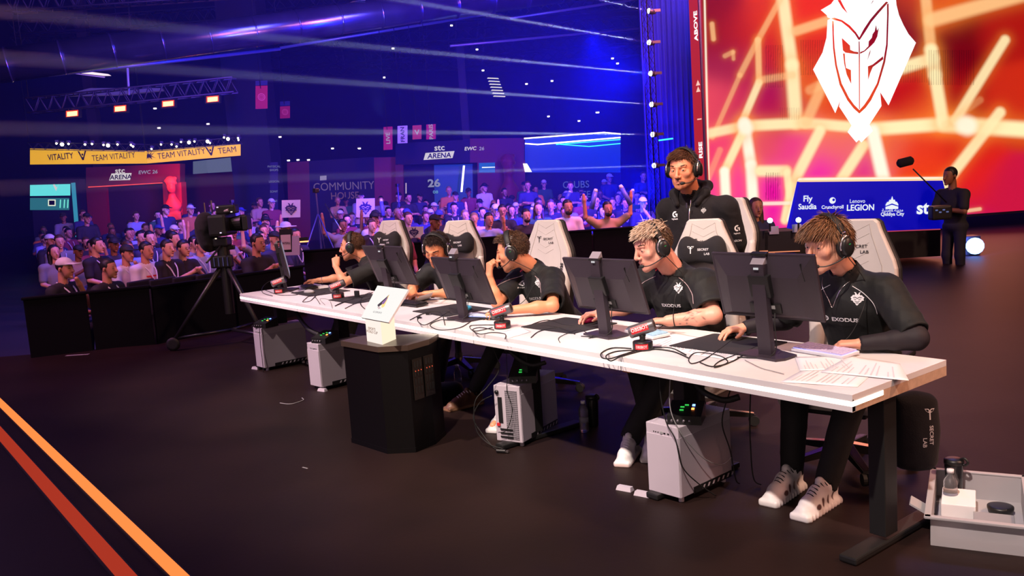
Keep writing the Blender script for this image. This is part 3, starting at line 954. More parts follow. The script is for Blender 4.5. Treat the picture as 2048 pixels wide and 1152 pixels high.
        for sd in (-1, 1):
            mb = MB(); Rm = Matrix.Rotation(sd * PI / 2, 3, 'Y')
            def oval(prof, m, n=28):
                vs = []; fs = []
                for (r, x) in prof:
                    for k in range(n):
                        a = 2 * PI * k / n
                        vs.append((sd * x, -.008 + r * .82 * math.cos(a), -.010 + r * 1.08 * math.sin(a)))
                for i in range(len(prof) - 1):
                    for k in range(n): fs.append((i * n + k, i * n + (k + 1) % n, (i + 1) * n + (k + 1) % n, (i + 1) * n + k))
                fs.append(tuple((len(prof) - 1) * n + k for k in range(n))); fs.append(tuple(range(n - 1, -1, -1)))
                return mb.add(vs, fs, m, True)
            oval([(.030, .072), (.043, .074), (.047, .082), (.046, .090), (.038, .095)], MT['black_rubber'])
            oval([(.036, .092), (.041, .096), (.040, .110), (.034, .117), (.020, .120)], MT['black_plastic'])
            o = mb.build('ear_cup', t)
            mb = MB(); arc = []
            for a in np.linspace(PI * .35, PI * 1.05, 14): arc.append((sd * .104, -.008 - .042 * .82 * math.cos(a) * (1), -.010 + .045 * 1.08 * math.sin(a)))
            mb.tube(arc, .0055, MT['silver'], 8); mb.build('metal_trim', o)
            if green:
                mb = MB(); mb.box((sd * .1195, -.010, .004), (.002, .010, .004), GL('green_dot', (.05, .5, .12), .6)); mb.build('indicator_light', o)
        if mic:
            mb = MB(); mb.tube(smooth_path([(-.108, .0, -.040), (-.098, .035, -.060), (-.070, .082, -.075), (-.040, .108, -.074)], 6), .0028, MT['black_plastic'], 8); b = mb.build('mic_boom', t)
            mb = MB(); mb.sph((-.034, .112, -.073), (.017, .010, .010), MT['black_rubber'], 14, Matrix.Rotation(.6, 3, 'Z')); mb.build('mic_foam', b)
            mb = MB(); mb.tube([(-.108, -.004, -.042), (-.112, -.012, -.050)], .006, MT['silver'], 8); mb.build('boom_hinge', t)
        if cable:
            inv = M4.inverted(); pts = [inv @ Vector(q) for q in cable]
            pts = [Vector((-.108, -.005, -.055))] + pts
            MB().tube(smooth_path(pts, 8), .0022 / p.sc, MT['black_rubber'], 6).build('cable', t)
        return t

# hair recipes -------------------------------------------------------------
def comb_const(v, out=0.0):
    v = np.array(v, float)
    return lambda P, N: np.tile(v, (len(P), 1)) + N * out
def comb_part(fx, fy, fz, side=0.0):
    """from the crown outwards, forwards and down"""
    def f(P, N):
        r = P - np.array([.0, -.045, .11]); r = r / (np.linalg.norm(r, axis=1)[:, None] + 1e-6)
        return r * np.array([fx, fy, fz]) + np.array([side, 0, 0])
    return f
def hair_cap(z0=.0, big=1.0):
    def f(s):
        s.ell((0, -.018, .034), (.0785 * big, .0955 * big, .088 * big), .01)
        s.box((0, .12, -.02), (.12, .085, .082), .0, .02, sub=True)
        s.box((0, .03, -.10), (.12, .09, .085), .0, .02, sub=True)
        s.box((0, 0, -.14), (.2, .2, .075), .0, .01, sub=True)
    return f
# ------------------------------------------------------------------ the stage
def struct(mb, name, m=None):
    o = mb.build(name); o['kind'] = 'structure'; return o

floor_m = mat('stage_floor', (0.015, 0.0075, 0.0065), 0.52, noise=0.30, nscale=1.3, bump=0.10, bscale=30, spec=0.22)
def _edge(px, d):
    v = _fw + _r2 * (px - 1024) / CAM_F; h = Vector((v[0], v[1], 0)); f = Vector((_fw[0], _fw[1], 0)).normalized(); h /= h.dot(f); q = Vector(CAM_LOC) + h * d; return (q.x, q.y)
mb = MB(); mb.prism([_edge(-900, 9.75), _edge(300, 10.25), _edge(612, 12.0), _edge(614, 14.3), _edge(1340, 14.8), _edge(1350, 22), _edge(2600, 22), (12, 10), (12, -9), (-12, -16)], .30, floor_m, c=(0, 0, -.30)); struct(mb, 'floor')
mb = MB(); mb.box((-22, 20, -.42), (104, 92, .2), mat('hall_floor', (.02, .02, .035), .6)); struct(mb, 'floor')
DL, DD, DZ = 1.278, 0.773, 0.74
# light strip along the stage front; its floor reflection is a painted glowing band
for y, m, w, lab in ((-2.035, G['led_orange'], .062, 'bright orange light strip set along the front edge of the stage floor'), (-2.215, G['reflection_red_dim'], .075, 'dim red band in front, a painted floor reflection of the bright orange strip')):
    t = thing('glow_strip', lab, 'light strip', (-4.5, y, 0))
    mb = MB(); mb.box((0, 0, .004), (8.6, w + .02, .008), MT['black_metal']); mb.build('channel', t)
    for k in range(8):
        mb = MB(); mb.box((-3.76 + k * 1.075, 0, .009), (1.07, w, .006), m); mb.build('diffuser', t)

edge_tan = mat('desk_edge_tan', (0.60, 0.42, 0.30), 0.5, noise=0.15, nscale=30)
def desk_module(i, label):
    x0 = -DL * (i + 1) + .002; x1 = -DL * i - .002; cx = (x0 + x1) / 2; w = x1 - x0
    t = thing('desk', label, 'desk', (cx, DD / 2, 0), group='white desk sections of the players\' row')
    mb = MB(); mb.box((0, 0, DZ - .014), (w, DD, .028), MT['desk_white'], bev=.0015)
    mb.box((0, -DD / 2 + .010, DZ - .059), (w, .020, .020), MT['desk_white'])
    mb.box((0, -DD / 2 + .006, DZ - .036), (w, .010, .030), MT['desk_white'])
    mb.build('tabletop', t)
    mb = MB(); mb.box((0, -DD / 2 + .0145, DZ - .060), (w, .030, .024), MT['desk_white'], bev=.001); mb.build('front_fascia', t)
    mb = MB(); mb.box((0, -DD / 2 + .003, DZ - .038), (w - (0.0 if i else -.0), .008, .019), G['led_white'])
    if i == 0: mb.box((w / 2 - .002, -DD / 2 + .115, DZ - .038), (.008, .232, .019), G['led_white'])
    mb.build('glow_strip', t)
    if i == 0:
        mb = MB(); mb.box((w / 2 - .006, .0, DZ - .050), (.012, DD, .044), edge_tan); mb.build('side_edge', t)
    mb = MB(); mb.box((0, .05, DZ - .045), (w - .10, .05, .03), MT['black_metal']); mb.box((0, .28, DZ - .045), (w - .10, .05, .03), MT['black_metal'])
    mb.build('under_frame', t)
    mb = MB(); mb.box((-w / 2 + .03, -DD / 2 + .02, DZ - .075), (.05, .03, .008), MT['brass'] if 'brass' in MT else T('brass', (.75, .5, .15), .3, 1.0)); mb.build('joint_bracket', t)
    legs = [(w / 2 - .065, 1)] if i in (0,) else []
    legs.append((-w / 2 + .12, 1))
    for lx, _ in legs:
        mb = MB(); mb.box((lx, -.05, .36), (.075, .10, .62), MT['black_metal'], bev=.004)
        mb.box((lx, 0, DZ - .045), (.08, DD - .12, .035), MT['black_metal'], bev=.004)
        lg = mb.build('leg', t)
        mb = MB(); mb.box((lx, .0, .018), (.08, DD - .10, .03), MT['black_metal'], bev=.008); mb.build('foot', lg)
    return t
DESKL = ['white desk section at the right end with a plain tan side edge', 'white desk section under the heavy-set curly-haired player', 'white desk section second left of the curly-haired player, right of the podium',
         'white desk section behind the black podium', 'white desk section at the far left end of the row']
for i in range(5): desk_module(i, DESKL[i])

# monitors ---------------------------------------------------------------
def monitor(label, base, yaw, tilt, height=.50, width=.555, vh=.335, slant=0.0):
    t = thing('monitor', label, 'monitor', base, yaw)
    mb = MB()
    poly = [(-.13, -.05), (.10, -.085), (.125, -.04), (.125, .06), (-.03, .125), (-.13, .06)]
    mb.prism(poly, .012, MT['monitor_shell']); mb.build('base', t)
    # post
    mb = MB(); P = [(-.035, -.012), (.035, -.012), (.038, .02), (-.038, .02)]
    zz = [0.010, .12, .38, .455]; yy = [-.005, -.015, -.045, -.055]
    for k in range(3):
        a = [(x, y + yy[k], zz[k]) for x, y in P]; b = [(x, y + yy[k + 1], zz[k + 1]) for x, y in P]
        mb.add(a + b, [(0, 1, 5, 4), (1, 2, 6, 5), (2, 3, 7, 6), (3, 0, 4, 7), (3, 2, 1, 0), (4, 5, 6, 7)], MT['monitor_shell'])
    mb.add([(-.035, -.067, .455), (.035, -.067, .455), (.035, -.035, .490), (-.035, -.035, .490), (-.036, -.03, .455), (.036, -.03, .455)], [(0, 1, 2, 3), (0, 3, 4), (1, 5, 2), (4, 3, 2, 5), (0, 4, 5, 1)], MT['silver_dull'] if 'silver_dull' in MT else T('silver_dull', (.30, .27, .31), .4, .3))
    post = mb.build('post', t)
    mb = MB(); mb.box((0, -.072, .435), (.026, .002, .010), GL('tag_white', (.9, .88, .9), .7)); mb.build('badge', post)
    mb = MB(); mb.lathe([(.020, 0), (.020, .004), (.012, .004)], (0, -.020, .115), MT['red_label'], 18, Matrix.Rotation(PI / 2, 3, 'X')); mb.build('cable_ring', post)
    # head, tilted back
    Mh = Matrix.Translation((0, .0, height - vh / 2 + .02)) @ Matrix.Rotation(slant, 4, 'Y') @ Matrix.Rotation(tilt, 4, 'X')
    mb = MB(); mb.M = Mh
    mb.box((0, .018, 0), (width, .016, vh), MT['monitor_shell'], bev=.004)
    # shallow raised back
    a = [(-width / 2 + .012, .011, -vh / 2 + .01), (width / 2 - .012, .011, -vh / 2 + .01), (width / 2 - .012, .011, vh / 2 - .008), (-width / 2 + .012, .011, vh / 2 - .008)]
    b = [(-.20, -.018, -vh / 2 + .035), (.20, -.018, -vh / 2 + .035), (.19, -.018, .06), (-.19, -.018, .06)]
    mb.add(a + b, [(0, 1, 5, 4), (1, 2, 6, 5), (2, 3, 7, 6), (3, 0, 4, 7), (4, 5, 6, 7)], MT['monitor_shell'])
    mb.box((0, -.030, .02), (.11, .035, .11), MT['black_plastic'], bev=.004)
    mb.box((.215, -.003, .085), (.004, .012, .085), MT['black_plastic'], rot=Matrix.Rotation(-.12, 3, 'Y'))
    sh = mb.build('shell', t)
    mb = MB(); mb.M = Mh; mb.box((0, .0265, .004), (width - .012, .001, vh - .018), GL('screen_on', (.35, .30, .42), .8)); mb.build('screen', t)
    mb = MB(); mb.M = Mh; mb.box((0, -.022, -vh / 2 + .070), (.17, .010, .050), MT['black_plastic'], bev=.003); mb.build('port_panel', sh)
    mb = MB(); mb.M = Mh; mb.box((.0, -.0275, -vh / 2 + .070), (.060, .002, .030), MT['white_print']); mb.build('rating_label', sh)
    mb = MB(); mb.M = Mh; mb.box((.045, -.0275, -vh / 2 + .078), (.02, .002, .018), MT['grey_print']); mb.build('sticker', sh)
    mb = MB(); mb.M = Mh
    mb.box((0, .005, vh / 2 + .003), (.085, .030, .012), MT['black_plastic'], bev=.003); mb.build('camera_clip', t)
    mb = MB()
    p0 = Mh @ Vector((.05, -.03, -vh / 2 + .05))
    mb.tube(smooth_path([p0, p0 + Vector((.01, -.02, -.06)), Vector((.05, -.0, .04)), Vector((.02, -.05, .006)), Vector((-.10, -.10, .005))]), .0028, MT['black_rubber'], 6)
    mb.build('cable', t)
    return t
# seen bases from the photo
MON = [((-.685, .40, DZ), .06, .26, 'largest black monitor, facing the fringe-haired player at the right desk end', .485),
       ((-1.75, .36, DZ), .04, .34, 'black monitor facing the curly-haired player, beside the pink mouse', .435),
       ((-3.02, .26, DZ), .02, .36, 'black monitor facing the bearded player who rests his hand on his mouth', .41),
       ((-4.15, .36, DZ), .06, .40, 'black monitor partly behind the tilted white name board', .46),
       ((-6.13, .36, DZ), -.42 , .16, 'black monitor seen edge-on at the far left desk end', .45)]
for b, yw, tl, lab, hh in MON: monitor(lab, b, yw, tl, hh)

# mouse pads, keyboards, mice ---------------------------------------------
def rounded_rect(w, d, r, n=4):
    P = []
    for cx, cy, a0 in ((w / 2 - r, d / 2 - r, 0), (-w / 2 + r, d / 2 - r, 90), (-w / 2 + r, -d / 2 + r, 180), (w / 2 - r, -d / 2 + r, 270)):
        for k in range(n + 1):
            a = math.radians(a0 + 90 * k / n); P.append((cx + r * math.cos(a), cy + r * math.sin(a)))
    return P
def pad(loc, rz, label, w=.47, d=.40):
    mb = MB(); mb.prism(rounded_rect(w, d, .02), .004, MT['mousepad']); o = mb.build('mouse_pad'); o.location = loc; o.rotation_euler.z = rz
    tag(o, label, 'mouse pad')
for loc, rz, lab in (((-1.02, .53, DZ), .03, 'black mouse pad under the fringe-haired player\'s mouse hand'), ((-2.20, .48, DZ), .04, 'black mouse pad under the pink mouse'),
                     ((-3.46, .46, DZ), -.02, 'black mouse pad under the light blue mouse'), ((-4.76, .43, DZ), .0, 'black mouse pad left of the tilted white board, behind the red microphone stand'),
                     ((-5.62, .47, DZ), -.05, 'black mouse pad in front of the profile player at the far left')):
    pad(loc, rz, lab)

def keyboard(loc, rz, label, cols=14, w=.30, d=.115, body='black_plastic', key=None, glow_m=None, tilt=.06):
    t = thing('keyboard', label, 'keyboard', loc, rot=(tilt, 0, rz))
    mb = MB(); mb.box((0, 0, .011), (w, d, .016), MT[body], bev=.004); mb.build('case', t)
    if glow_m:
        mb = MB(); mb.box((0, 0, .0195), (w - .014, d - .014, .0015), glow_m); mb.build('backlight', t)
    mb = MB(); kw = (w - .016) / cols; kd = (d - .014) / 5
    for r in range(5):
        x = -w / 2 + .008
        row = [1] * cols
        if r == 0: row = [1.25, 1.25, 1.25] + [cols - 3 - 3.75] + [1, 1, 1]
        tot = sum(row)
        for q in row:
            ww = kw * q * cols / tot
            mb.box((x + ww / 2, -d / 2 + .007 + kd * (r + .5), .0235), (ww - .0028, kd - .0028, .008), key or MT['black_plastic'], bev=.0015); x += ww
    mb.build('keycaps', t)
    return t
T('key_white', (.70, .72, .80), .35); T('key_lilac', (.62, .55, .78), .35)
keyboard((-.50, .60, DZ + .003), -.12, 'white keyboard lit lilac and blue under the fringe-haired player\'s typing hand', body='key_white', key=MT['key_lilac'], glow_m=GL('kb_glow', (.35, .35, 1.0), 2.2), w=.30, d=.125)
keyboard((-1.56, .50, DZ + .003), -.25, 'keyboard with white and sky-blue keycaps by the curly-haired player\'s tattooed forearm', body='paper', key=T('key_sky', (.35, .60, .78), .35), w=.30, d=.115)
keyboard((-2.92, .36, DZ + .003), .35, 'black keyboard with tall white-lit keycaps left of the microphone on the middle desk', key=T('key_bluewhite', (.55, .65, .85), .35), glow_m=GL('kb_glow2', (.2, .35, 1.0), 1.2))
keyboard((-6.02, .55, DZ + .005), -.25, 'low black keyboard under the profile player\'s right hand')
keyboard((-3.98, .44, DZ + .003), .05, 'black keyboard half hidden behind the tilted white board')

def mouse_dev(loc, rz, label, m):
    s = SDF(); s.ell((0, 0, .012), (.030, .058, .024), .01); s.box((0, 0, -.02), (.06, .09, .02), 0, .002, sub=True)
    s.box((0, .045, .034), (.0012, .03, .012), 0, .001, sub=True)
    t = thing('computer_mouse', label, 'mouse', loc, rz)
    s.mesh('shell', .003, m, t, base=None)
    mb = MB(); mb.cyl((-.003, .032, .030), (.003, .032, .030), .007, MT['black_rubber'], 12); mb.build('scroll_wheel', t)
    return t
mouse_dev((-1.12, .66, DZ + .004), PI - .2, 'dark mouse under the fringe-haired player\'s right hand', MT['black_plastic'])
mouse_dev((-2.165, .60, DZ + .004), PI - .25, 'bright pink mouse under the curly-haired player\'s hand', T('pink_gloss', (.85, .02, .22), .25, coat=.5))
mouse_dev((-3.34, .50, DZ + .004), PI, 'light blue mouse behind the monitor stand of the bearded middle player', T('blue_gloss', (.05, .42, .70), .3, coat=.4))
mouse_dev((-5.62, .36, DZ + .004), 2.0, 'pale grey wired mouse on the desk in front of the profile player', MT['grey_print'])

# desk cameras with the red printed sleeve ----------------------------------
def desk_camera(loc, rz, label, pitch=.30, s=1.0):
    t = thing('desk_camera', label, 'camera', loc, rz); t.scale = (s, s, s)
    mb = MB(); mb.lathe([(.045, 0), (.047, .004), (.047, .038), (.044, .042), (.020, .043)], m=MT['black_plastic'], n=32); b = mb.build('base', t)
    mb = MB(); mb.lathe([(.0455, .006), (.0478, .006), (.0478, .036), (.0455, .036)], m=MT['black_plastic'], n=32)
    # printed plate on the front of the base
    mb = MB(); vs = []; N = 9
    for k in range(N):
        a = math.radians(-128 + 76 * k / (N - 1)); vs += [(.0482 * math.cos(a), .0482 * math.sin(a), .009), (.0482 * math.cos(a), .0482 * math.sin(a), .034)]
    mb.add(vs, [(2 * k, 2 * k + 2, 2 * k + 3, 2 * k + 1) for k in range(N - 1)], MT['red_label'], True); pl = mb.build('red_plate', b)
    V, F = text_geo('OBSBOT', .02); V = V * .0125
    def bend(V):
        out = []
        for x, y, z in V:
            a = -PI / 2 + x / .0485 * 1.0; out.append((.0488 * math.cos(a), .0488 * math.sin(a), y + .0215))
        return out
    me = bpy.data.meshes.new('lettering'); me.from_pydata(bend(V * np.array([.82, 1, 1])), [], F); me.materials.append(MT['white_print']); link('lettering', me, pl)
    mb = MB(); mb.lathe([(.018, .042), (.014, .048), (.014, .062), (.018, .070)], m=MT['black_plastic'], n=20); mb.build('neck', t)
    R4 = Matrix.Translation((0, 0, .100)) @ Matrix.Rotation(-pitch, 4, 'Y')
    mb = MB(); mb.M = R4 @ Matrix.Rotation(PI / 2, 4, 'Y')
    mb.lathe([(.0, -.062), (.027, -.062), (.0295, -.058), (.0295, .058), (.027, .062), (.020, .062), (.017, .058), (0, .058)], m=MT['gun_grey'], n=32); hd = mb.build('barrel', t)
    mb = MB(); mb.M = R4 @ Matrix.Rotation(PI / 2, 4, 'Y'); mb.lathe([(.0, .0605), (.016, .0605)], m=T('lens_glass', (.12, .14, .05), .05, coat=1.0), n=20); mb.build('lens', hd)
    mb = MB(); vs = []
    for k in range(N):
        a = math.radians(-128 + 64 * k / (N - 1))
        for x in (-.048, .035): vs.append(tuple(R4 @ Vector((x, -.0300 * math.cos(a + 1.9), .0300 * math.sin(a + 1.9)))))
    mb.add(vs, [(2 * k, 2 * k + 1, 2 * k + 3, 2 * k + 2) for k in range(N - 1)], MT['red_label'], True); pl2 = mb.build('red_plate', hd)
    V, F = text_geo('OBSBOT', .02); out = []
    for x, y, z in V * np.array([.0155, .0165, 1]):
        a = math.radians(14) + y / .0305; out.append(tuple(R4 @ Vector((x - .006, -.0307 * math.cos(a), .0307 * math.sin(a)))))
    me = bpy.data.meshes.new('lettering'); me.from_pydata(out, [], F); me.materials.append(MT['white_print']); link('lettering', me, pl2)
    return t
desk_camera((-1.300, .190, DZ), .62, 'desk camera with red plates beside the curly-haired player\'s keyboard', .30, 1.12)
desk_camera((-2.500, .190, DZ), .66, 'desk camera with red plates at the bearded middle player\'s elbow', .30, 1.12)
desk_camera((-5.02, .345, DZ), .95, 'desk camera with red plates in front of the profile player', .32, 1.12)
desk_camera((-5.98, .23, DZ), .95, 'desk camera with red plates behind the edge-on monitor at the far left', .30, 1.1)

# cables on the desk: traced as loops lying on the top -----------------------
def desk_cable(px, label, r=.0028, m='black_rubber', z=DZ + .004, lift=()):
    P = [at(x, y, z=z) for x, y in px]
    for i, h in lift: P[i].z += h
    c = P[0].copy(); c.z = z
    mb = MB(); mb.tube([q - c for q in smooth_path(P, 8)], r, MT[m], 6)
    o = mb.build('cable'); o.location = c
    return tag(o, label, 'cable')
desk_cable([(1263, 697), (1225, 696), (1203, 706), (1205, 716), (1222, 717), (1250, 708), (1290, 697), (1340, 696), (1372, 710)], 'black cable looped beside the camera near the middle desk joint', .0035)
desk_cable([(1272, 700), (1232, 703), (1212, 712), (1222, 722), (1245, 712), (1300, 699), (1345, 703), (1377, 716)], 'second black cable of the loop near the middle desk joint', .0035)
desk_cable([(1479, 668), (1420, 712), (1385, 727), (1378, 716), (1395, 705), (1440, 712), (1455, 725), (1425, 733), (1400, 725)], 'thin black cable coiled left of the largest monitor base')
desk_cable([(1500, 700), (1470, 720), (1430, 735), (1440, 722), (1490, 703), (1525, 690), (1560, 700)], 'black cable crossing in front of the largest monitor base')
desk_cable([(1490, 720), (1520, 735), (1545, 742), (1568, 748)], 'pale grey cable near the right papers', .002, 'grey_print')
desk_cable([(1150, 668), (1115, 655), (1080, 650), (1062, 650), (1095, 640), (1130, 650), (1170, 652), (1190, 648)], 'black cable trailing over the pad with the pink mouse')
desk_cable([(1062, 675), (1080, 662), (1120, 655), (1180, 655), (1215, 648)], 'black cable across the middle desk left of the pink mouse')
desk_cable([(1120, 685), (1118, 675), (1140, 665), (1160, 660), (1185, 672), (1180, 676), (1240, 668)], 'thin cable below the pink mouse', .002)
desk_cable([(988, 660), (960, 655), (945, 660), (960, 668), (985, 665), (1010, 668), (1010, 678)], 'black cable looped left of the middle camera')
desk_cable([(985, 655), (950, 662), (940, 652), (965, 650), (990, 650)], 'second black cable beside the middle camera')
desk_cable([(900, 622), (870, 640), (848, 650), (835, 640), (845, 628), (880, 625), (890, 650)], 'black cable with a plug in front of the bearded player\'s monitor')
desk_cable([(905, 640), (880, 640), (860, 650), (880, 660), (920, 655), (945, 640), (960, 630)], 'blue-black cable around the base of the bearded player\'s monitor', .0028)
desk_cable([(820, 640), (850, 626), (890, 622), (905, 630)], 'black cable right of the tilted board')
desk_cable([(740, 585), (700, 600), (670, 612), (690, 603), (735, 592)], 'black cable pair left of the tilted board')
desk_cable([(745, 595), (715, 605), (690, 617)], 'short black cable end left of the tilted board', .003)
desk_cable([(640, 608), (625, 590), (605, 603), (620, 602), (632, 592), (650, 585)], 'black cable in front of the profile player\'s pad')
desk_cable([(545, 592), (525, 585), (527, 572), (545, 568), (570, 580), (600, 588), (560, 590), (530, 580)], 'black cable coiled behind the edge-on monitor', .003, lift=((3, .03),))
desk_cable([(740, 625), (722, 610), (725, 595), (745, 585)], 'black cable curling left of the tilted board', .0035)
desk_cable([(665, 617), (658, 600), (640, 598), (650, 610)], 'thin dark wire by the leftmost red camera', .0014)

# small clutter on the desk
def plug(px, py, rz, label):
    t = thing('cable_plug', label, 'plug', at(px, py, z=DZ), rz)
    mb = MB(); mb.box((0, 0, .007), (.030, .014, .012), MT['black_plastic'], bev=.002); mb.build('housing', t)
    mb = MB(); mb.box((.020, 0, .007), (.012, .009, .005), MT['grey_metal']); mb.build('connector', t)
plug(838, 637, .3, 'black cable plug lying right of the tilted board'); plug(856, 630, .5, 'smaller black plug behind the other loose plug')
t = thing('phone_dock', 'small black upright dock left of the tilted board', 'dock', at(713, 596, z=DZ), .4)
MB().box((0, 0, .004), (.12, .07, .008), MT['black_plastic'], bev=.002).build('foot_plate', t); MB().box((0, .01, .035), (.045, .02, .055), MT['black_plastic'], bev=.004).build('upright', t)

def paper_sheet(corners, label, lines=12, curl=0.0, z=0.001):
    P = [Vector(c) for c in corners]; c0 = sum(P, Vector()) / 4; n = 8
    mb = MB(); vs = []; fs = []
    for i in range(n + 1):
        for j in range(n + 1):
            u, v = i / n, j / n
            q = P[0] * (1 - u) * (1 - v) + P[1] * u * (1 - v) + P[2] * u * v + P[3] * (1 - u) * v - c0
            q.z += z + curl * (max(0, u - .55) ** 2) * 3 + .0012 * math.sin(u * 5 + v * 4) ** 2; vs.append(q)
    for i in range(n):
        for j in range(n): fs.append((i * (n + 1) + j, (i + 1) * (n + 1) + j, (i + 1) * (n + 1) + j + 1, i * (n + 1) + j + 1))
    mb.add(vs, fs, MT['paper'], True); o = mb.build('paper_sheet'); o.location = c0
    md = o.modifiers.new('thick', 'SOLIDIFY'); md.thickness = .0005
    tag(o, label, 'paper')
    if lines:
        mb = MB()
        for k in range(lines):
            v = .1 + .8 * k / lines
            if k % 5 == 4: continue
            L = .35 + .5 * ((k * 37) % 10) / 10
            for (u0, u1) in ((.08, min(L, .92)),):
                qs = []
                for (u, vv) in ((u0, v), (u1, v), (u1, v + .018), (u0, v + .018)):
                    q = P[0] * (1 - u) * (1 - vv) + P[1] * u * (1 - vv) + P[2] * u * vv + P[3] * (1 - u) * vv - c0
                    q.z += z + curl * (max(0, u - .55) ** 2) * 3 + .0026; qs.append(q)
                mb.quad(qs, MT['paper_ink'])
        mb.build('print', o)
    return o
def pp(l, z=DZ): return [at(x, y, z=z) for x, y in l]
paper_sheet(pp([(1560, 765), (1640, 722), (1760, 735), (1715, 775)]), 'printed paper sheet in front of the lilac keyboard')
paper_sheet(pp([(1640, 745), (1700, 712), (1800, 728), (1818, 762)], DZ + .003), 'printed paper sheet at the right desk end, its corner past the edge', curl=0)
paper_sheet(pp([(1600, 742), (1590, 715), (1690, 712), (1720, 740)], DZ + .002), 'printed paper sheet lying partly beneath the lilac keyboard')
paper_sheet(pp([(1290, 690), (1345, 665), (1440, 683), (1400, 712)]), 'faint printed sheet between the two nearest monitors')
paper_sheet(pp([(1400, 712), (1450, 690), (1500, 698), (1470, 722)]), 'faint printed sheet left of the largest monitor base')
paper_sheet(pp([(800, 600), (825, 594), (893, 600), (880, 608)]), 'white sheet lying under the curled page')
paper_sheet(pp([(792, 598), (840, 612), (868, 603), (838, 592)]), 'curled white page held under the head-bowed player\'s hand', curl=.12, lines=0)
paper_sheet(pp([(1000, 665), (1045, 655), (1062, 664), (1020, 676)]), 'small pale sheet right of the middle camera', lines=4)

# computer cases -----------------------------------------------------------
def case(label, corner, ang, w=.205, d=.44, h=.365, rear=False, mesh_top=False):
    """corner = near left foot of the face that looks along -y before rotation"""
    t = thing('computer_case', label, 'computer', (corner[0], corner[1], 0), ang)
    mb = MB(); mb.box((w / 2, d / 2, .03 + h / 2), (w, d, h), MT['case_white'], bev=.004); b = mb.build('body', t)
    mb = MB(); mb.box((w + .001, d / 2, .03 + h * .43), (.003, d - .012, h * .84), MT['case_side'], bev=.001); mb.build('side_panel', t)
    for sx in (.03, w - .03):
        for sy in (.04, d - .04): mb = MB(); mb.cyl((sx, sy, 0), (sx, sy, .032), .014, MT['case_white'], 14); mb.build('foot', t)
    # slotted floor skirt along the side
    mb = MB(); mb.box((w + .004, d * .60, .045), (.004, d * .74, .034), MT['black_plastic']); 
    for k in range(7):
        mb.add([(w + .0075, .17 + k * .042, .036), (w + .0075, .185 + k * .042, .036), (w + .0075, .197 + k * .042, .054), (w + .0075, .182 + k * .042, .054)], [(0, 1, 2, 3)], MT['case_white'])
    mb.build('slotted_skirt', t)
    if not rear:
        mb = MB()
        for k, x in enumerate((.05, .063, .078)): mb.box((x, -.001, h - .012), (.005, .003, .005), MT['black_plastic'])
        for x in (.118, .142): mb.box((x, -.001, h - .012), (.012, .003, .006), MT['black_plastic'])
        mb.build('front_ports', t)
        mb = MB(); mb.lathe([(.006, 0), (.009, 0), (.009, .003), (.006, .003)], (.098, .001, h - .012), MT['grey_print'], 16, Matrix.Rotation(PI / 2, 3, 'X')); mb.build('power_button', t)
        mb = MB(); mb.box((w / 2, -.0015, .03 + h * .43), (w - .006, .003, h * .84), MT['case_white'], bev=.001); mb.build('front_panel', t)
    else:
        mb = MB(); mb.box((w * .66, -.001, .03 + h * .50), (w * .46, .003, h * .84), MT['case_mesh']); 
        for i in range(26):
            for j in range(9): mb.box((w * .46 + j * .0098, -.003, .05 + i * .0122), (.0048, .002, .0062), MT['black_plastic'])
        mb.build('vent_mesh', t)
        mb = MB(); mb.box((w * .22, -.001, .03 + h * .56), (.030, .006, h * .46), MT['black_plastic']); mb.build('io_plate', t)
        mb = MB(); 
        for k in range(3): mb.box((w * .42, -.003, .060 + k * .024), (w * .48, .006, .010), MT['black_plastic'])
        mb.build('slot_covers', t)
        mb = MB(); mb.box((w * .13, -.004, .03 + h * .30), (.022, .010, .018), MT['red_label']); mb.build('red_tab', t)
        mb = MB(); mb.lathe([(.013, 0), (.013, .01), (0, .012)], (w * .13, -.001, .03 + h * .88), MT['black_plastic'], 14, Matrix.Rotation(PI / 2, 3, 'X')); mb.build('power_plug', t)
    return t
c4 = case('white computer case with front ports below the right desk section', (-1.205, .085), .06)
c3 = case('white computer case with its meshed cable side facing out, right of the podium', (-2.52, .10), .36, rear=True, w=.19, d=.47, h=.36)
c2 = case('white computer case nearest left of the black podium', (-5.055, .03), .10, w=.18, h=.37)
c1 = case('white computer case farthest left under the desk', (-6.285, .055), .06, w=.17, d=.46, h=.385)

def audio_box(loc, rz, label, s=1.0):
    t = thing('audio_box', label, 'audio box', loc, rz); t.scale = (s, s, s)
    mb = MB(); mb.add([(-.085, -.075, 0), (.085, -.075, 0), (.085, .08, 0), (-.085, .08, 0), (-.085, -.075, .045), (.085, -.075, .045), (.085, .08, .085), (-.085, .08, .085)],
                      [(3, 2, 1, 0), (4, 5, 6, 7), (0, 1, 5, 4), (1, 2, 6, 5), (2, 3, 7, 6), (3, 0, 4, 7)], MT['black_plastic']); b = mb.build('housing', t)
    for k, (x, y, c, n) in enumerate(((-.02, -.02, (.05, .7, .1), 'g'), (-.02, .01, (.05, .7, .1), 'g'), (.0, .03, (.05, .8, .1), 'g'), (.035, -.005, (1, .25, .05), 'o'), (.035, .030, (.15, .3, 1), 'b'))):
        z = .045 + (y + .075) / .155 * .040 + .002
        mb = MB(); mb.box((x, y, z), (.020 if n == 'g' else .014, .006 if n == 'g' else .014, .004), GL('btn_' + n, c, 4.0 if n != 'g' else 1.0), rot=Matrix.Rotation(.25, 3, 'X')); mb.build('lit_button', b)
    mb = MB()
    for k in range(4): mb.lathe([(.007, 0), (.007, .012), (0, .013)], (-.06 + k * .03, -.075, .022), MT['gun_grey'], 12, Matrix.Rotation(PI / 2, 3, 'X'))
    mb.build('knobs', b)
    return t
audio_box((-1.05, .22, .396), .55, 'black audio box with lit buttons on the rightmost computer case')
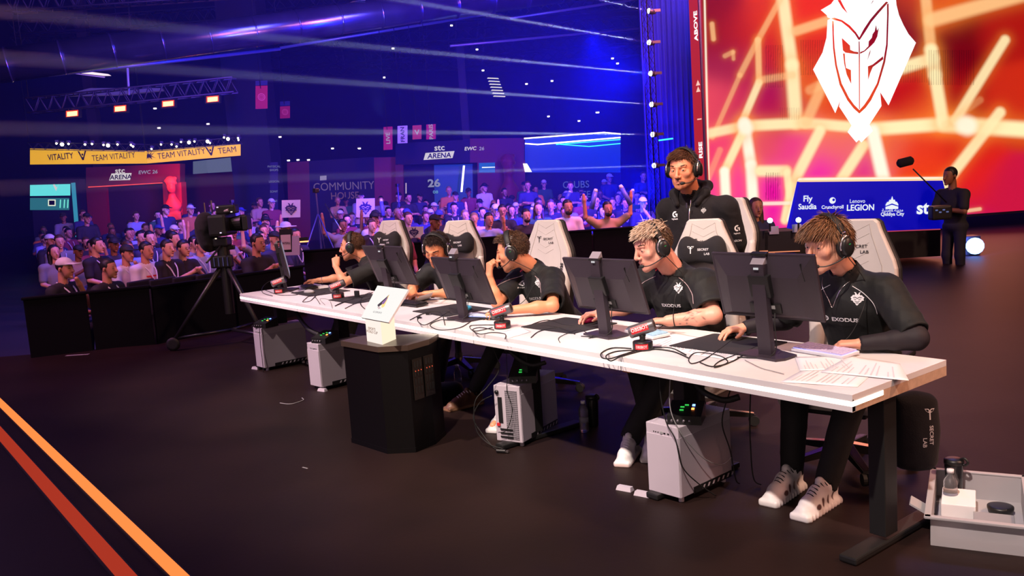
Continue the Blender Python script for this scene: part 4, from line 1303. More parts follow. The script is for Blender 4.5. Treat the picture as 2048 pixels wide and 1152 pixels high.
audio_box((-2.44, .29, .391), .75, 'black audio box with lit buttons on the case right of the podium')
audio_box((-4.93, .14, .401), .3, 'black audio box with small lights on the case left of the podium')
audio_box((-6.17, .14, .416), .3, 'black audio box with orange lights on the farthest left case')

def hang_cable(pts, label, r=.0035, m='black_rubber'):
    P = [Vector(q) for q in pts]; c = P[-1].copy()
    mb = MB(); mb.tube([q - c for q in smooth_path(P, 8)], r, MT[m], 6); o = mb.build('cable'); o.location = c
    return tag(o, label, 'cable')
hang_cable([(-1.06, .05, .68), (-1.07, .06, .55), (-1.05, .07, .42), (-1.0, .075, .34), (-.985, .10, .20), (-.96, .18, .10), (-.93, .28, .012)], 'black cable dropping over the front corner of the rightmost case')
hang_cable([(-1.02, .08, .66), (-1.03, .08, .50), (-1.0, .10, .39), (-.985, .16, .30), (-.975, .26, .20), (-.97, .38, .14), (-.965, .46, .16)], 'grey cable looping along the side of the rightmost case', .0028, 'grey_print')
hang_cable([(-.95, .55, .66), (-.96, .45, .50), (-.97, .40, .36), (-.965, .45, .20), (-.96, .48, .04), (-.95, .50, .010)], 'black cable hanging behind the lit box on the rightmost case')
hang_cable([(-.94, .62, .60), (-.93, .58, .40), (-.92, .56, .22), (-.90, .55, .04), (-.86, .56, .010)], 'rearmost black cable behind the rightmost case')
hang_cable([(-2.50, .10, .64), (-2.47, .12, .50), (-2.52, .06, .39), (-2.56, -.02, .30), (-2.57, -.02, .12), (-2.50, .02, .03), (-2.40, .05, .012)], 'black cable hanging to the floor at the meshed case')
hang_cable([(-2.50, .07, .33), (-2.58, .03, .28), (-2.62, .0, .18), (-2.56, .02, .08), (-2.47, .03, .012), (-2.40, .02, .010)], 'power cord curving out from the meshed case')
hang_cable([(-2.44, .16, .62), (-2.42, .14, .45), (-2.42, .13, .36), (-2.38, .13, .24), (-2.41, .10, .12), (-2.46, .07, .10)], 'thin cable running down the meshed case face', .0025)
hang_cable([(-6.10, .05, .50), (-6.09, .04, .40), (-6.09, .035, .25), (-6.07, .03, .12), (-6.05, .02, .01)], 'black cable hanging in front of the farthest left case')
hang_cable([(-5.6, .20, .60), (-5.35, .15, .52), (-5.15, .12, .48), (-5.0, .12, .46)], 'thick black cable bundle under the far left desk', .02)
hang_cable([(-1.12, .35, .66), (-1.05, .32, .55), (-.92, .34, .50), (-.84, .38, .52)], 'thick black cable bundle above the rightmost case', .016)
hang_cable([(-2.60, .25, .66), (-2.48, .25, .56), (-2.38, .30, .50), (-2.28, .34, .52)], 'thick black cable bundle above the meshed case', .014)
t = thing('cable_connector', 'connector end lying on the floor before the meshed case', 'connector', (-2.36, .02, .012), .5)
MB().cyl((-.04, 0, 0), (.02, 0, 0), .011, MT['black_plastic'], 12).build('sleeve', t); MB().box((.03, 0, 0), (.02, .016, .01), MT['silver']).build('tip', t)

# podium with the lit name box and the tilted board ----------------------------
pd = [(-3.33, -.50), (-2.93, -.47), (-2.70, -.33), (-2.72, -.10), (-3.10, .0 - .03), (-3.36, -.18)]
pc = (-3.02, -.27)
podm = T('podium_black', (.003, .0025, .003), .45, bump=.03, bscale=60, spec=.2)
t = thing('podium', 'black many-sided podium standing before the desk row', 'podium', (pc[0], pc[1], 0))
loc_pd = [at(703, 885, z=0), at(775, 908, z=0), at(832, 905, z=0), at(872, 888, z=0)]
A = [(p.x - pc[0], p.y - pc[1]) for p in loc_pd]
A += [(A[3][0] - .12, A[3][1] + .16), (A[0][0] + .10, A[0][1] + .28), (A[0][0] - .04, A[0][1] + .18)]
ccx = sum(a[0] for a in A) / len(A); ccy = sum(a[1] for a in A) / len(A)
mb = MB(); mb.prism([(ccx + (a - ccx) * .985, ccy + (b - ccy) * .985) for a, b in A], .655, podm, c=(0, 0, .0)); mb.build('body', t)
mb = MB(); mb.prism([(ccx + (a - ccx) * 1.0, ccy + (b - ccy) * 1.0) for a, b in A], .03, podm, c=(0, 0, .0)); mb.build('plinth', t)
mb = MB(); mb.prism([(ccx + (a - ccx) * 1.03, ccy + (b - ccy) * 1.03) for a, b in A], .035, T('podium_top', (.065, .045, .035), .30), c=(0, 0, .655)); mb.build('top', t)
# two slotted hatches on the right face
p0 = Vector((A[2][0], A[2][1], 0)); p1 = Vector((A[3][0], A[3][1], 0)); fd = (p1 - p0).normalized(); nn = Vector((fd.y, -fd.x, 0))
for k in range(2):
    c = p0 + fd * (.07 + k * .105) + nn * .004 + Vector((0, 0, .46)); Rm = Matrix((fd, -nn, Vector((0, 0, 1)))).transposed()
    mb = MB(); mb.box(c, (.085, .006, .26), T('hatch', (.014, .010, .008), .4), rot=Rm)
    for a in range(3):
        for b in range(4): mb.box(c + fd * (-.026 + a * .026) + nn * .004 + Vector((0, 0, .095 - b * .055)), (.012, .004, .04), MT['black_rubber'], rot=Rm)
    h = mb.build('hatch', t)
    mb = MB()
    for a in range(3): mb.box(c + fd * (-.026 + a * .026) + nn * .007 + Vector((0, 0, .055)), (.010, .003, .006), GL('hatch_red', (1, .12, .05), .8))
    mb.build('status_lights', h)
# lit box
bx = at(765, 690, z=.69); ex = (at(732, 682, z=.69) - bx); ey = (at(795, 677, z=.69) - bx)
t2 = thing('light_box', 'white glowing cube with gold lettering on the podium', 'light box', bx)
ex = ex.normalized() * .21; ey = ey.normalized() * .19
boxm = glow('lit_box_face', (1.0, .80, .58), 1.15); boxm2 = glow('lit_box_front', (1.0, .86, .78), 1.05)
V8 = [Vector((0, 0, 0)), ex, ex + ey, ey]; V8 = [v + Vector((0, 0, .001)) for v in V8] + [v + Vector((0, 0, .155)) for v in V8]
mb = MB(); mb.add(V8, [(0, 1, 5, 4)], boxm2); mb.add(V8, [(3, 0, 4, 7), (1, 2, 6, 5), (2, 3, 7, 6), (4, 5, 6, 7), (3, 2, 1, 0)], boxm); mb.build('glowing_body', t2)
mb = MB(); gold = T('gold_print', (.45, .22, .03), .3, .6)
geo_mesh('lettering', text_geo('ESPORTS\nWORLD CUP', .015, 1.1, .2), frame(V8[1] * .60 + Vector((0, 0, .080)) , -ex, (ex.cross(ey)).cross(ex) * -1 if False else (-ey)), gold, t2, .017, lift=.002)
# tilted board: corners from the photo
b0 = Vector((bx.x, bx.y, 0)) 
BT = thing('name_board', 'tilted white board with a dark triangular emblem resting on the glowing cube', 'sign board', (b0.x, b0.y, .846))
o = Vector((b0.x, b0.y, .846))
q_br = at(777, 645, d=5.27); q_bl = at(722, 635, d=5.50); q_tl = at(755, 571, d=5.62); q_tr = at(817, 579, d=5.40)
Q = [q_bl - o, q_br - o, q_tr - o, q_tl - o]
nrm = (Q[1] - Q[0]).cross(Q[3] - Q[0]).normalized()
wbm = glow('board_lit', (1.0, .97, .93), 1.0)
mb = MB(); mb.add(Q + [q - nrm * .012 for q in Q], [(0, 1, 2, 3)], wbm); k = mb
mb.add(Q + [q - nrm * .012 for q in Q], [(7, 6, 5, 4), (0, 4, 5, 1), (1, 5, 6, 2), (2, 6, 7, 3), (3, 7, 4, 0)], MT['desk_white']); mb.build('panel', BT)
ctr = (Q[0] + Q[1] + Q[2] + Q[3]) / 4; Mf = frame(ctr, Q[1] - Q[0], nrm)
geo_mesh('emblem', poly_geo([[(-.052, -.018), (.002, .070), (-.012, -.012), (-.030, -.030)]]), Mf, MT['black_print'], BT, 1.0, lift=.0015)
geo_mesh('emblem', poly_geo([[(.002, .070), (.030, -.022), (.010, -.034), (-.010, -.012)]]), Mf, T('gold_flat', (.55, .45, .15), .4), BT, 1.0, lift=.0018)
geo_mesh('emblem', poly_geo([[(-.022, .004), (.006, .052), (.010, .0), (-.006, -.008)]]), Mf, T('violet_flat', (.12, .08, .22), .4), BT, 1.0, lift=.0022)
geo_mesh('emblem', poly_geo([[(-.040, -.030), (-.014, -.046), (.006, -.038), (-.018, -.026)]]), Mf, MT['grey_print'], BT, 1.0, lift=.0018)
Mt = Mf @ Matrix.Translation((-.003, -.068, 0))
geo_mesh('lettering', text_geo('G2 ESPORTS', .0, 1.0), Mt, MT['black_print'], BT, .0125, lift=.0015)

# things on the floor --------------------------------------------------------
def bottle(px, py, label, h=.205, r=.031, loc=None):
    p = loc or at(px, py, z=0); t = thing('water_bottle', label, 'bottle', p)
    prof = [(0, 0), (r * .9, .0), (r, .006)]
    for k in range(9):
        z = .02 + k * .012; prof += [(r, z), (r * .95, z + .006)]
    prof += [(r, .13), (r * .98, .145), (r * .7, .168), (.014, .180), (.0135, .192)]
    MB().lathe(prof, m=MT['clear_plastic'], n=24).build('shell', t)
    MB().lathe([(.0155, .186), (.0155, .203), (0, .204)], m=T('cap_plastic', (.75, .75, .78), .4), n=20).build('cap', t)
    MB().lathe([(r + .0004, .060), (r + .0004, .095)], m=T('bottle_label', (.45, .45, .6), .4, alpha=.35), n=24).build('label', t)
bottle(1169, 862, 'clear water bottle standing right of the meshed computer case')
bottle(1901, 1022, 'clear water bottle before the black tumbler at the right edge')
bottle(905, 790, 'clear water bottle beside the brown-shod foot', loc=Vector((-3.95, .80, 0)))
def tumbler(p, label):
    t = thing('tumbler', label, 'tumbler', p)
    MB().lathe([(.0, 0), (.031, .0), (.034, .01), (.042, .185), (.042, .19)], m=T('tumbler_black', (.008, .008, .010), .22, coat=.6), n=28).build('body', t)
    mb = MB(); mb.lathe([(.044, .186), (.044, .206), (.034, .212), (0, .213)], m=MT['black_plastic'], n=28); l = mb.build('lid', t)
    MB().tube(smooth_path([(.030, 0, .212), (.050, 0, .222), (.066, 0, .206), (.055, 0, .190), (.044, 0, .190)], 5), .006, MT['black_plastic'], 8).build('handle', l)
tumbler(at(1908, 1002, z=0), 'black lidded tumbler beside the plastic bin at the right edge')
tumbler(at(1187, 852, z=0), 'black tumbler in the shade behind the bottle by the meshed case')
# plastic bin
bn = at(1862, 1090, z=0); t = thing('storage_bin', 'translucent plastic storage bin at the lower right corner', 'bin', bn, .42)
W, D, H, th = .36, .60, .13, .004
mb = MB()
for c, d in (((W / 2, D / 2, .004), (W, D, .006)), ((W / 2, 0, H / 2), (W, th, H)), ((W / 2, D, H / 2), (W, th, H)), ((0, D / 2, H / 2), (th, D, H)), ((W, D / 2, H / 2), (th, D, H))): mb.box(c, d, MT['frosted_plastic'])
mb.build('tub', t)
mb = MB()
for c, d in (((W / 2, -.012, H), (W + .05, .028, .012)), ((W / 2, D + .012, H), (W + .05, .028, .012)), ((-.012, D / 2, H), (.028, D + .05, .012)), ((W + .012, D / 2, H), (.028, D + .05, .012))): mb.box(c, d, MT['frosted_plastic'], bev=.003)
mb.build('rim', t)
mb = MB(); mb.box((-.05, .16, H - .02), (.09, .10, .008), MT['frosted_plastic'], rot=Matrix.Rotation(.5, 3, 'Y')); mb.build('latch', t)
for (c, d, m, n, lab) in (((.10, .40, .05), (.14, .22, .07), 'paper', 'cardboard_box', 'pale box lying inside the plastic bin'), ((.24, .20, .04), (.16, .18, .05), 'grey_print', 'cardboard_box', 'grey packet lying inside the plastic bin')):
    o = MB().box((0, 0, d[2] / 2), d, MT[m], bev=.004).build(n); Mz = Matrix.Translation(bn) @ Matrix.Rotation(.42, 4, 'Z') @ Matrix.Translation((c[0], c[1], .012)); o.matrix_world = Mz; tag(o, lab, 'box')
o = MB().lathe([(.0, .0), (.05, 0), (.055, .02), (.055, .03), (.04, .032), (0, .032)], m=MT['black_plastic'], n=24).build('tape_reel'); o.matrix_world = Matrix.Translation(bn) @ Matrix.Rotation(.42, 4, 'Z') @ Matrix.Translation((.27, .44, .012)); tag(o, 'black tape reel inside the plastic bin', 'reel')
# white foot caps / tape on the floor
for px, py, lab in ((1250, 980, 'white wedge lying on the floor under the curly-haired player\'s shoe'), (1286, 991, 'white wedge touching the rightmost computer case'), (645, 770 + 12, 'white wedge at the foot of the case left of the podium'), (512, 738, 'pale wedge at the foot of the farthest left case'), (430 + 55, 742, None)):
    if lab is None: continue
    p = at(px, py, z=0)
    o = MB().add([(-.045, -.02, 0), (.045, -.02, 0), (.045, .02, 0), (-.045, .02, 0), (-.040, -.012, .022), (.040, -.012, .022), (.040, .014, .022), (-.040, .014, .022)], [(3, 2, 1, 0), (4, 5, 6, 7), (0, 1, 5, 4), (1, 2, 6, 5), (2, 3, 7, 6), (3, 0, 4, 7)], MT['case_white']).build('cable_wedge')
    o.location = p; o.rotation_euler.z = .25; tag(o, lab, 'wedge')
def floor_tape(px, py, l, w, rz, label, m='case_white'):
    o = MB().box((0, 0, .001), (l, w, .002), MT[m]).build('floor_tape'); o.location = at(px, py, z=0); o.rotation_euler.z = rz; tag(o, label, 'tape')
floor_tape(155, 710, .26, .05, .9, 'pale strip of tape on the dark floor at the far left', 'grey_print')
floor_tape(610, 936, .05, .008, .2, 'tiny scrap of tape on the floor left of the podium', 'grey_print')
P = [at(x, y, z=.004) for x, y in ((560, 806), (580, 808), (600, 803), (607, 799), (604, 796))]; c = P[0].copy()
o = MB().tube([q - c for q in smooth_path(P, 6)], .003, MT['grey_print'], 6).build('zip_tie'); o.location = c; tag(o, 'curved cable tie lying on the floor left of the podium', 'cable tie')
# black rolled bag near the brown shoe
s = SDF(); s.cap((-.10, 0, .075), (.12, 0, .075), .07, .07, .01); o = s.mesh('gear_bag', .01, MT['velour_black'], None, disp=wrinkle(.006, 30, 4), base=None); o.location = at(880, 802, z=0); o.rotation_euler.z = 1.0; tag(o, 'black rolled gear bag on the floor beside the podium', 'bag')
# ------------------------------------------------------------------ gaming chairs
def chair_back_outline():
    h = [(.095, .888), (.115, .872), (.130, .83), (.205, .665), (.218, .62), (.222, .56), (.205, .38), (.20, .22), (.235, .10), (.245, -.02), (.18, -.06)]
    return [(-x, z) for x, z in h[::-1]] + h
def build_chair(label, loc, rz, pillow=True, logo=True, arms=True, recline=.13, side='src'):
    t = thing('gaming_chair', label, 'chair', loc, rz)
    # local: sits facing -y, seat top .48
    Mb = Matrix.Translation((0, .17, .44)) @ Matrix.Rotation(-recline, 4, 'X')
    out = chair_back_outline()
    def slab(outl, y0, y1, m, inset=.012, mbx=None, curve=.0):
        mb = mbx or MB(); n = len(outl)
        ring = []
        for (sc, y) in ((1 - inset * 3, y0), (1.0, y0 + .014), (1.0, y1 - .014), (1 - inset * 3, y1)):
            ring.append([(x * sc, y - curve * (x / .27) ** 2 * (1 if y < (y0 + y1) / 2 else .6), (z - .4) * (1 - (1 - sc) * .6) + .4) for x, z in outl])
        bm = bmesh.new(); vr = [[bm.verts.new(Mb @ Vector(v)) for v in r] for r in ring]
        for a in range(3):
            for k in range(n): bm.faces.new((vr[a][k], vr[a][(k + 1) % n], vr[a + 1][(k + 1) % n], vr[a + 1][k]))
        f1 = bm.faces.new(vr[0][::-1]); f2 = bm.faces.new(vr[3])
        bmesh.ops.triangulate(bm, faces=[f1, f2]); bm.verts.index_update()
        vs = [v.co.copy() for v in bm.verts]; fs = [tuple(v.index for v in f.verts) for f in bm.faces]; bm.free()
        mb.add(vs, fs, m, False); return mb
    bp = slab(out, -.055, .0, MT['chair_white']).build('backrest', t)
    slab([(x * 1.02, .4 + (z - .4) * 1.01) for x, z in out], .0, .055, MT['chair_black']).build('back_shell', t)
    # bolsters along the sides and stitched seams
    for sd in (-1, 1):
        mb = MB(); pts = [(.212, .56), (.208, .46), (.197, .36), (.190, .22), (.215, .10), (.222, .02)]
        mb.tube([Mb @ Vector((sd * x, -.068, z)) for x, z in smooth2(pts)], [.022 + .022 * math.sin(PI * k / (len(smooth2(pts)) - 1)) for k in range(len(smooth2(pts)))], MT['chair_white'], 10)
        mb.build('side_bolster', t)
        mb = MB(); mb.tube([Mb @ Vector((sd * x, -.0555, z)) for x, z in ((.075, .86), (.085, .80), (.145, .63), (.150, .50), (.13, .30), (.125, .1))], .0022, T('seam_grey', (.36, .33, .31), .7), 5); mb.build('seam', bp)
    mb = MB()
    for k in range(9):
        z0 = .48 - k * .05
        mb.tube([Mb @ Vector((x, -.0555, z0 + abs(x) * .35)) for x in np.linspace(-.125, .125, 9)], .0014, MT['seam_grey'], 4)
    for k in range(5):
        mb.tube([Mb @ Vector((x, -.0555, .62 + k * .05 + abs(x) * .5)) for x in np.linspace(-.075, .075, 7)], .0011, MT['seam_grey'], 4)
    mb.build('quilting', bp)
    if logo:
        Mf = Mb @ frame((0, -.0555, 0), (1, 0, 0), (0, -1, 0))
        geo_mesh('emblem', YMARK, Mf @ Matrix.Translation((-.062, .735, 0)), MT['black_print'], bp, .024, lift=.0032)
        geo_mesh('lettering', text_geo('SECRET', .012, 1.15), Mf @ Matrix.Translation((.022, .738, 0)), MT['black_print'], bp, .017, lift=.0032)
        geo_mesh('lettering', text_geo('LAB', .012, 1.15), Mf @ Matrix.Translation((.052, .708, 0)), MT['black_print'], bp, .017, lift=.0032)
        Mg = Mf @ Matrix.Translation((.160, .52, .002)) @ Matrix.Rotation(-PI / 2 - .12, 4, 'Z')
        geo_mesh('lettering', text_geo('stc', .035, 1.1), Mg, MT['black_print'], bp, .035, lift=.004)
    # seat
    mb = MB(); mb.box((0, -.06, .425), (.50, .50, .10), MT['chair_white'], bev=.035); mb.build('seat', t)
    mb = MB(); mb.box((0, -.06, .37), (.40, .40, .05), MT['chair_black'], bev=.01); mb.box((0, .16, .44), (.30, .06, .16), MT['chair_black'], bev=.01); mb.build('seat_mechanism', t)
    if arms:
        for sd in (-1, 1):
            mb = MB(); mb.box((sd * .30, .0, .50), (.03, .07, .24), MT['chair_black'], bev=.006); mb.box((sd * .22, .0, .385), (.18, .06, .025), MT['chair_black'])
            a = mb.build('armrest', t)
            mb = MB(); mb.box((sd * .30, -.02, .635), (.085, .26, .03), MT['chair_black'], bev=.012); mb.build('arm_pad', a)
    mb = MB(); mb.cyl((0, 0, .12), (0, 0, .36), .028, MT['black_metal'], 20); mb.cyl((0, 0, .08), (0, 0, .17), .04, MT['black_metal'], 20, .032); mb.build('gas_lift', t)
    iri = T('iridescent', (.55, .42, .38), .18, 1.0)
    for k in range(5):
        a = math.radians(20 + 72 * k); d = Vector((math.cos(a), math.sin(a), 0)); w = Vector((-d.y, d.x, 0))
        mb = MB(); P0 = Vector((0, 0, .10)) + d * .03; P1 = Vector((0, 0, .07)) + d * .33
        mb.add([P0 + w * .032 + Vector((0, 0, .03)), P0 - w * .032 + Vector((0, 0, .03)), P0 - w * .028 - Vector((0, 0, .02)), P0 + w * .028 - Vector((0, 0, .02)),
                P1 + w * .020 + Vector((0, 0, .012)), P1 - w * .020 + Vector((0, 0, .012)), P1 - w * .018 - Vector((0, 0, .012)), P1 + w * .018 - Vector((0, 0, .012))],
               [(0, 1, 2, 3), (7, 6, 5, 4), (0, 4, 5, 1), (1, 5, 6, 2), (2, 6, 7, 3), (3, 7, 4, 0)], MT['black_metal'])
        mb.add([P0 + w * .026 + Vector((0, 0, .032)), P0 - w * .026 + Vector((0, 0, .032)), P1 - w * .015 + Vector((0, 0, .0135)), P1 + w * .015 + Vector((0, 0, .0135))], [(0, 3, 2, 1)], iri)
        lg = mb.build('base_arm', t)
        mb = MB(); c = P1 + Vector((0, 0, -.035)) + d * .0
        for s2 in (-1, 1): mb.cyl(c + w * (.006 * s2), c + w * (.026 * s2), .032, MT['black_rubber'], 16)
        mb.box(c + Vector((0, 0, .018)), (.02, .02, .035), MT['black_plastic']); mb.build('caster', lg)
    if pillow:
        s = SDF(); s.c = np.zeros(3)
        for sd in (-1, 1):
            s.ell((sd * .07, 0, 0), (.075, .045, .075), .03); s.ell((sd * .10, 0, .02), (.055, .042, .075), .03); s.ell((sd * .10, 0, -.03), (.055, .042, .06), .03)
        s.box((0, 0, -.012), (.135, .036, .066), .03, .03)
        pl = s.mesh('head_pillow', .007, MT['velour_black'], t, base=None, disp=wrinkle(.003, 40, 9))
        Mp = Mb @ Matrix.Translation((0, -.095, .68)); pl.data.transform(Mp)
        bv = BVHTree.FromPolygons([v.co.copy() for v in pl.data.vertices], [tuple(q.vertices) for q in pl.data.polygons])
        Mf = Mp @ frame((0, -.05, -.005), (1, 0, 0), (0, -1, 0))
        geo_mesh('emblem', YMARK, Mf @ Matrix.Translation((-.060, .008, 0)), MT['white_print'], pl, .024, bv)
        geo_mesh('lettering', text_geo('SECRET', .012, 1.1), Mf @ Matrix.Translation((.020, .010, 0)), MT['white_print'], pl, .0145, bv)
        geo_mesh('lettering', text_geo('LAB', .012, 1.1), Mf @ Matrix.Translation((.045, -.018, 0)), MT['white_print'], pl, .0145, bv)
    return t
def smooth2(p): return [(q.x, q.y) for q in smooth_path([(a, b, 0) for a, b in p], 3)]
build_chair('white gaming chair with no pillow behind the fringe-haired player', (-.72, 1.12, 0), .20, pillow=False)
build_chair('white gaming chair with black head pillow behind the curly-haired player', (-1.78, 1.20, 0), .42)
build_chair('white gaming chair without pillow behind the bearded middle player', (-3.36, 1.16, 0), .24, pillow=False)
build_chair('white gaming chair with black pillow behind the head-bowed player', (-4.50, 1.20, 0), .62)
build_chair('white gaming chair with black pillow behind the profile player', (-5.82, 1.22, 0), .38)
q6 = build_chair('white gaming chair partly hidden behind the standing person in the hoodie', (-2.66, 2.50, 0), .15, pillow=False, logo=False); q6.scale = (1.05, 1.05, 1.05)

# lumbar pillow hung on the right desk leg
s = SDF(); s.box((0, 0, .19), (.10, .055, .185), .05, .02); s.ell((0, 0, .19), (.105, .075, .19), .03)
o = s.mesh('lumbar_pillow', .009, MT['velour_black'], None, base=None, disp=wrinkle(.004, 30, 3))
o.location = (-.185, .84, .17); o.rotation_euler.z = .62
tag(o, 'black lumbar pillow with white lettering hanging behind the right desk leg', 'pillow')
bv = BVHTree.FromPolygons([v.co.copy() for v in o.data.vertices], [tuple(q.vertices) for q in o.data.polygons])
Mf = frame((.0, -.06, .19), (0, 0, -1), (.25, -1, 0)) 
geo_mesh('emblem', YMARK, Mf @ Matrix.Translation((-.10, .055, 0)) @ Matrix.Rotation(PI / 2, 4, 'Z'), MT['white_print'], o, .026, bv)
geo_mesh('lettering', text_geo('SECRET', .012, 1.1), Mf @ Matrix.Translation((.0, .060, 0)), MT['white_print'], o, .018, bv)
geo_mesh('lettering', text_geo('LAB', .012, 1.1), Mf @ Matrix.Translation((.035, .030, 0)), MT['white_print'], o, .018, bv)
# ------------------------------------------------------------------ the players and the standing coach
def jersey_prints(p, chest, up, nrm, side=1, exodus=True, gmark=True, bull=True, mask=True):
    """side: unit vector pointing to the wearer's left on the cloth"""
    up = Vector(up); nrm = Vector(nrm).normalized(); x = up.cross(nrm).normalized(); c = Vector(chest)
    if mask: p.decal(MASK_GEO, c + x * .085 + up * .055, up, nrm, MT['white_print'], .033, 'emblem')
    if exodus: p.decal(text_geo('EXODUS', .035, 1.35), c + up * -.055 + x * .015, up, nrm, MT['white_print'], .019, 'lettering')
    if gmark:
        p.decal(GMARK, c - x * .085 + up * .065, up, nrm, MT['white_print'], .020, 'emblem')
        p.decal(text_geo('logitech', .02), c - x * .085 + up * .033, up, nrm, MT['white_print'], .009, 'lettering')
    if bull:
        p.decal(poly_geo([[(-1, -.3), (-.7, .3), (-.2, .5), (.2, .2), (.9, .5), (1, .1), (.5, -.2), (.6, -.6), (.1, -.3), (-.4, -.2), (-.6, -.6)]]), c - x * .10 + up * .165, up, nrm, MT['red_print'], .026, 'emblem')
        p.decal(poly_geo([[(.5 + .3 * math.cos(a), .3 * math.sin(a)) for a in np.linspace(0, 6, 12)]]), c - x * .105 + up * .172, up, nrm, MT['yellow_print'], .022, 'emblem')

def build_players():
    L = Vector
    # --- fringe-haired player, right end
    K = dict(head=(-.585, .78, 1.250), fwd=(-.24, -.95, -.14), up=(0.02, 0, 1), neck=(-.565, .91, 1.095), chest=(-.56, .98, .87), pelvis=(-.57, 1.14, .58),
             shL=(-.375, .94, 1.01), shR=(-.755, .92, 1.01), elL=(-.175, .84, .81), wrL=(-.375, .70, .785), elR=(-.94, .92, .82), wrR=(-1.075, .74, .79),
             hipL=(-.48, 1.15, .55), hipR=(-.66, 1.15, .55), knL=(-.42, .72, .55), knR=(-.76, .74, .54), anL=(-.49, .57, .10), anR=(-.715, .62, .10), toeL=(-.475, .42, .04), toeR=(-.69, .46, .04))
    p = Person('person with a brown fringe in dark jersey typing at the right desk end', (-.57, 1.1, 0), K, 1.12)
    p.body(hands=dict(L=dict(d=(-.95, -.3, -.05), n=(0, .05, -1), curl=(30, 32, 20), spread=4), R=dict(d=(-.30, -.95, -.0), n=(0, 0, -1), curl=(22, 28, 18), spread=4)), base=S(222, 160, 132), head_kw=dict(jaw=.92))
    p.shirt(MT['jersey'], sleeve=.92, sr=.072, seed=3, g=1.06, wr=.012)
    for q in ('L', 'R'):
        s = SDF(); sh, el, w = [np.array(K[a + q], float) for a in ('sh', 'el', 'wr')]; e = sh + (el - sh) * .6; dw = vn(w - el)
        s.cap(e, el, .056, .056, .01); s.cap(el, el + dw * .09, .056, .050, .02); s.cap(el, w - dw * .02, .052, .037, .01); s.cap(w - dw * .03, w + dw * .08, .027, .027, .003, sub=True)
        p.put(s.mesh('undersleeve', .004, MT['cuff_purple'], p.t, disp=wrinkle(.003, 50, 12), base=None))
    p.eyes((-.25, 1, -.12), (.10, .06, .03))
    br = [(.14, .058, .024), (.22, .095, .04), (.09, .036, .015), (.32, .15, .07)]
    p.hair([dict(n=2200, mask=scalp_mask(.075, .01, -.06), len=.050, comb=comb_part(.4, .5, .9), lift=.22, grav=.25, follow=.2, r=.0024, cols=br, rough=.12),
            dict(n=1700, mask=lambda x, y, z: (z > .068) & (y > -.06), len=.084, comb=comb_const((.16, 1.0, .10)), lift=.20, grav=.38, follow=.12, r=.0025, cols=br, rough=.14, shell=1.04),
            dict(n=220, roots=brow_roots(), len=.012, comb=brow_comb, lift=.1, grav=0, r=.0009, cols=br[:2], rough=.1, push=False)], cap=(hair_cap(), (.09, .038, .016)))
    p.headset('black over-ear headset worn by the fringe-haired player', cable=[(-.44, .88, 1.04), (-.42, .80, .92), (-.46, .74, .80), (-.52, .66, .745)])
    p.trousers(MT['trousers']); p.shoe('L', MT['shoe'], style=1, sc=1.12, accent=(.10, .05, .05)); p.shoe('R', MT['shoe'], style=1, sc=1.12, accent=(.10, .05, .05))
    up = (0, -.10, 1); nr = (.12, -.98, .10)
    jersey_prints(p, (-.56, .87, .915), up, nr, gmark=False, bull=False)
    p.decal(poly_geo([[(math.cos(a), .62 * math.sin(a)) for a in np.linspace(0, 6.0, 20)], [(.7 * math.cos(a), .38 * math.sin(a)) for a in np.linspace(0, 6.0, 16)], [(-.4, .12), (.4, .12), (.4, -.1), (-.4, -.1)]]), (-.655, .87, .862), up, nr, MT['white_print'], .022, 'emblem')
    p.piping([(-.50, .85, 1.035), (-.44, .85, 1.0), (-.395, .86, .95), (-.39, .86, .90)], nr, MT['white_print'], .0018)
    p.piping([(-.62, .85, 1.035), (-.68, .85, 1.0), (-.73, .86, .95)], nr, MT['white_print'], .0018)
    t = thing('lanyard_cord', 'thin silver cord hanging round the neck of the fringe-haired player', 'necklace', (-.60, .84, 1.0))
    P = [L(q) for q in ((-.665, .86, 1.075), (-.645, .82, 1.03), (-.60, .80, .97), (-.58, .80, .93), (-.56, .80, .97), (-.535, .82, 1.03), (-.50, .88, 1.075))]
    MB().tube([q - L((-.60, .84, 1.0)) for q in smooth_path(P, 6)], .0016, MT['silver'], 5).build('cord', t)

    # --- curly-haired heavy-set player
    K = dict(head=(-1.76, .80, 1.215), fwd=(-.33, -.91, -.26), up=(.02, 0, 1), neck=(-1.735, .95, 1.04), chest=(-1.73, 1.02, .87), pelvis=(-1.74, 1.20, .56),
             shL=(-1.53, .97, .965), shR=(-1.95, .95, .965), elL=(-1.365, .85, .815), wrL=(-1.575, .70, .79), elR=(-2.04, .90, .82), wrR=(-2.135, .69, .79),
             hipL=(-1.64, 1.2, .53), hipR=(-1.84, 1.2, .53), knL=(-1.60, .76, .54), knR=(-1.92, .78, .52), anL=(-1.75, .52, .10), anR=(-1.70, .66, .16), toeL=(-1.665, .38, .04), toeR=(-1.60, .52, .05), pitchR=-.1, liftR=.03)
    p = Person('heavy-set person with blond curls and a tattooed forearm in dark jersey', (-1.74, 1.1, 0), K, 1.13)
    def tat(s, p):
        el = np.array(K['elL']); w = np.array(K['wrL']); d = vn(w - el); rs = np.random.RandomState(4); s.setT()
        for k in range(34):
            q = el + d * (.03 + .15 * rs.rand()) + np.array([rs.uniform(-.03, .03), -.035, rs.uniform(-.03, .045)])
            s.blot(q, (rs.uniform(.004, .014), .02, rs.uniform(.002, .006)), (.10, .06, .06), .5, R=basis(rs.normal(size=3), (0, .2, 1)), f=.75)
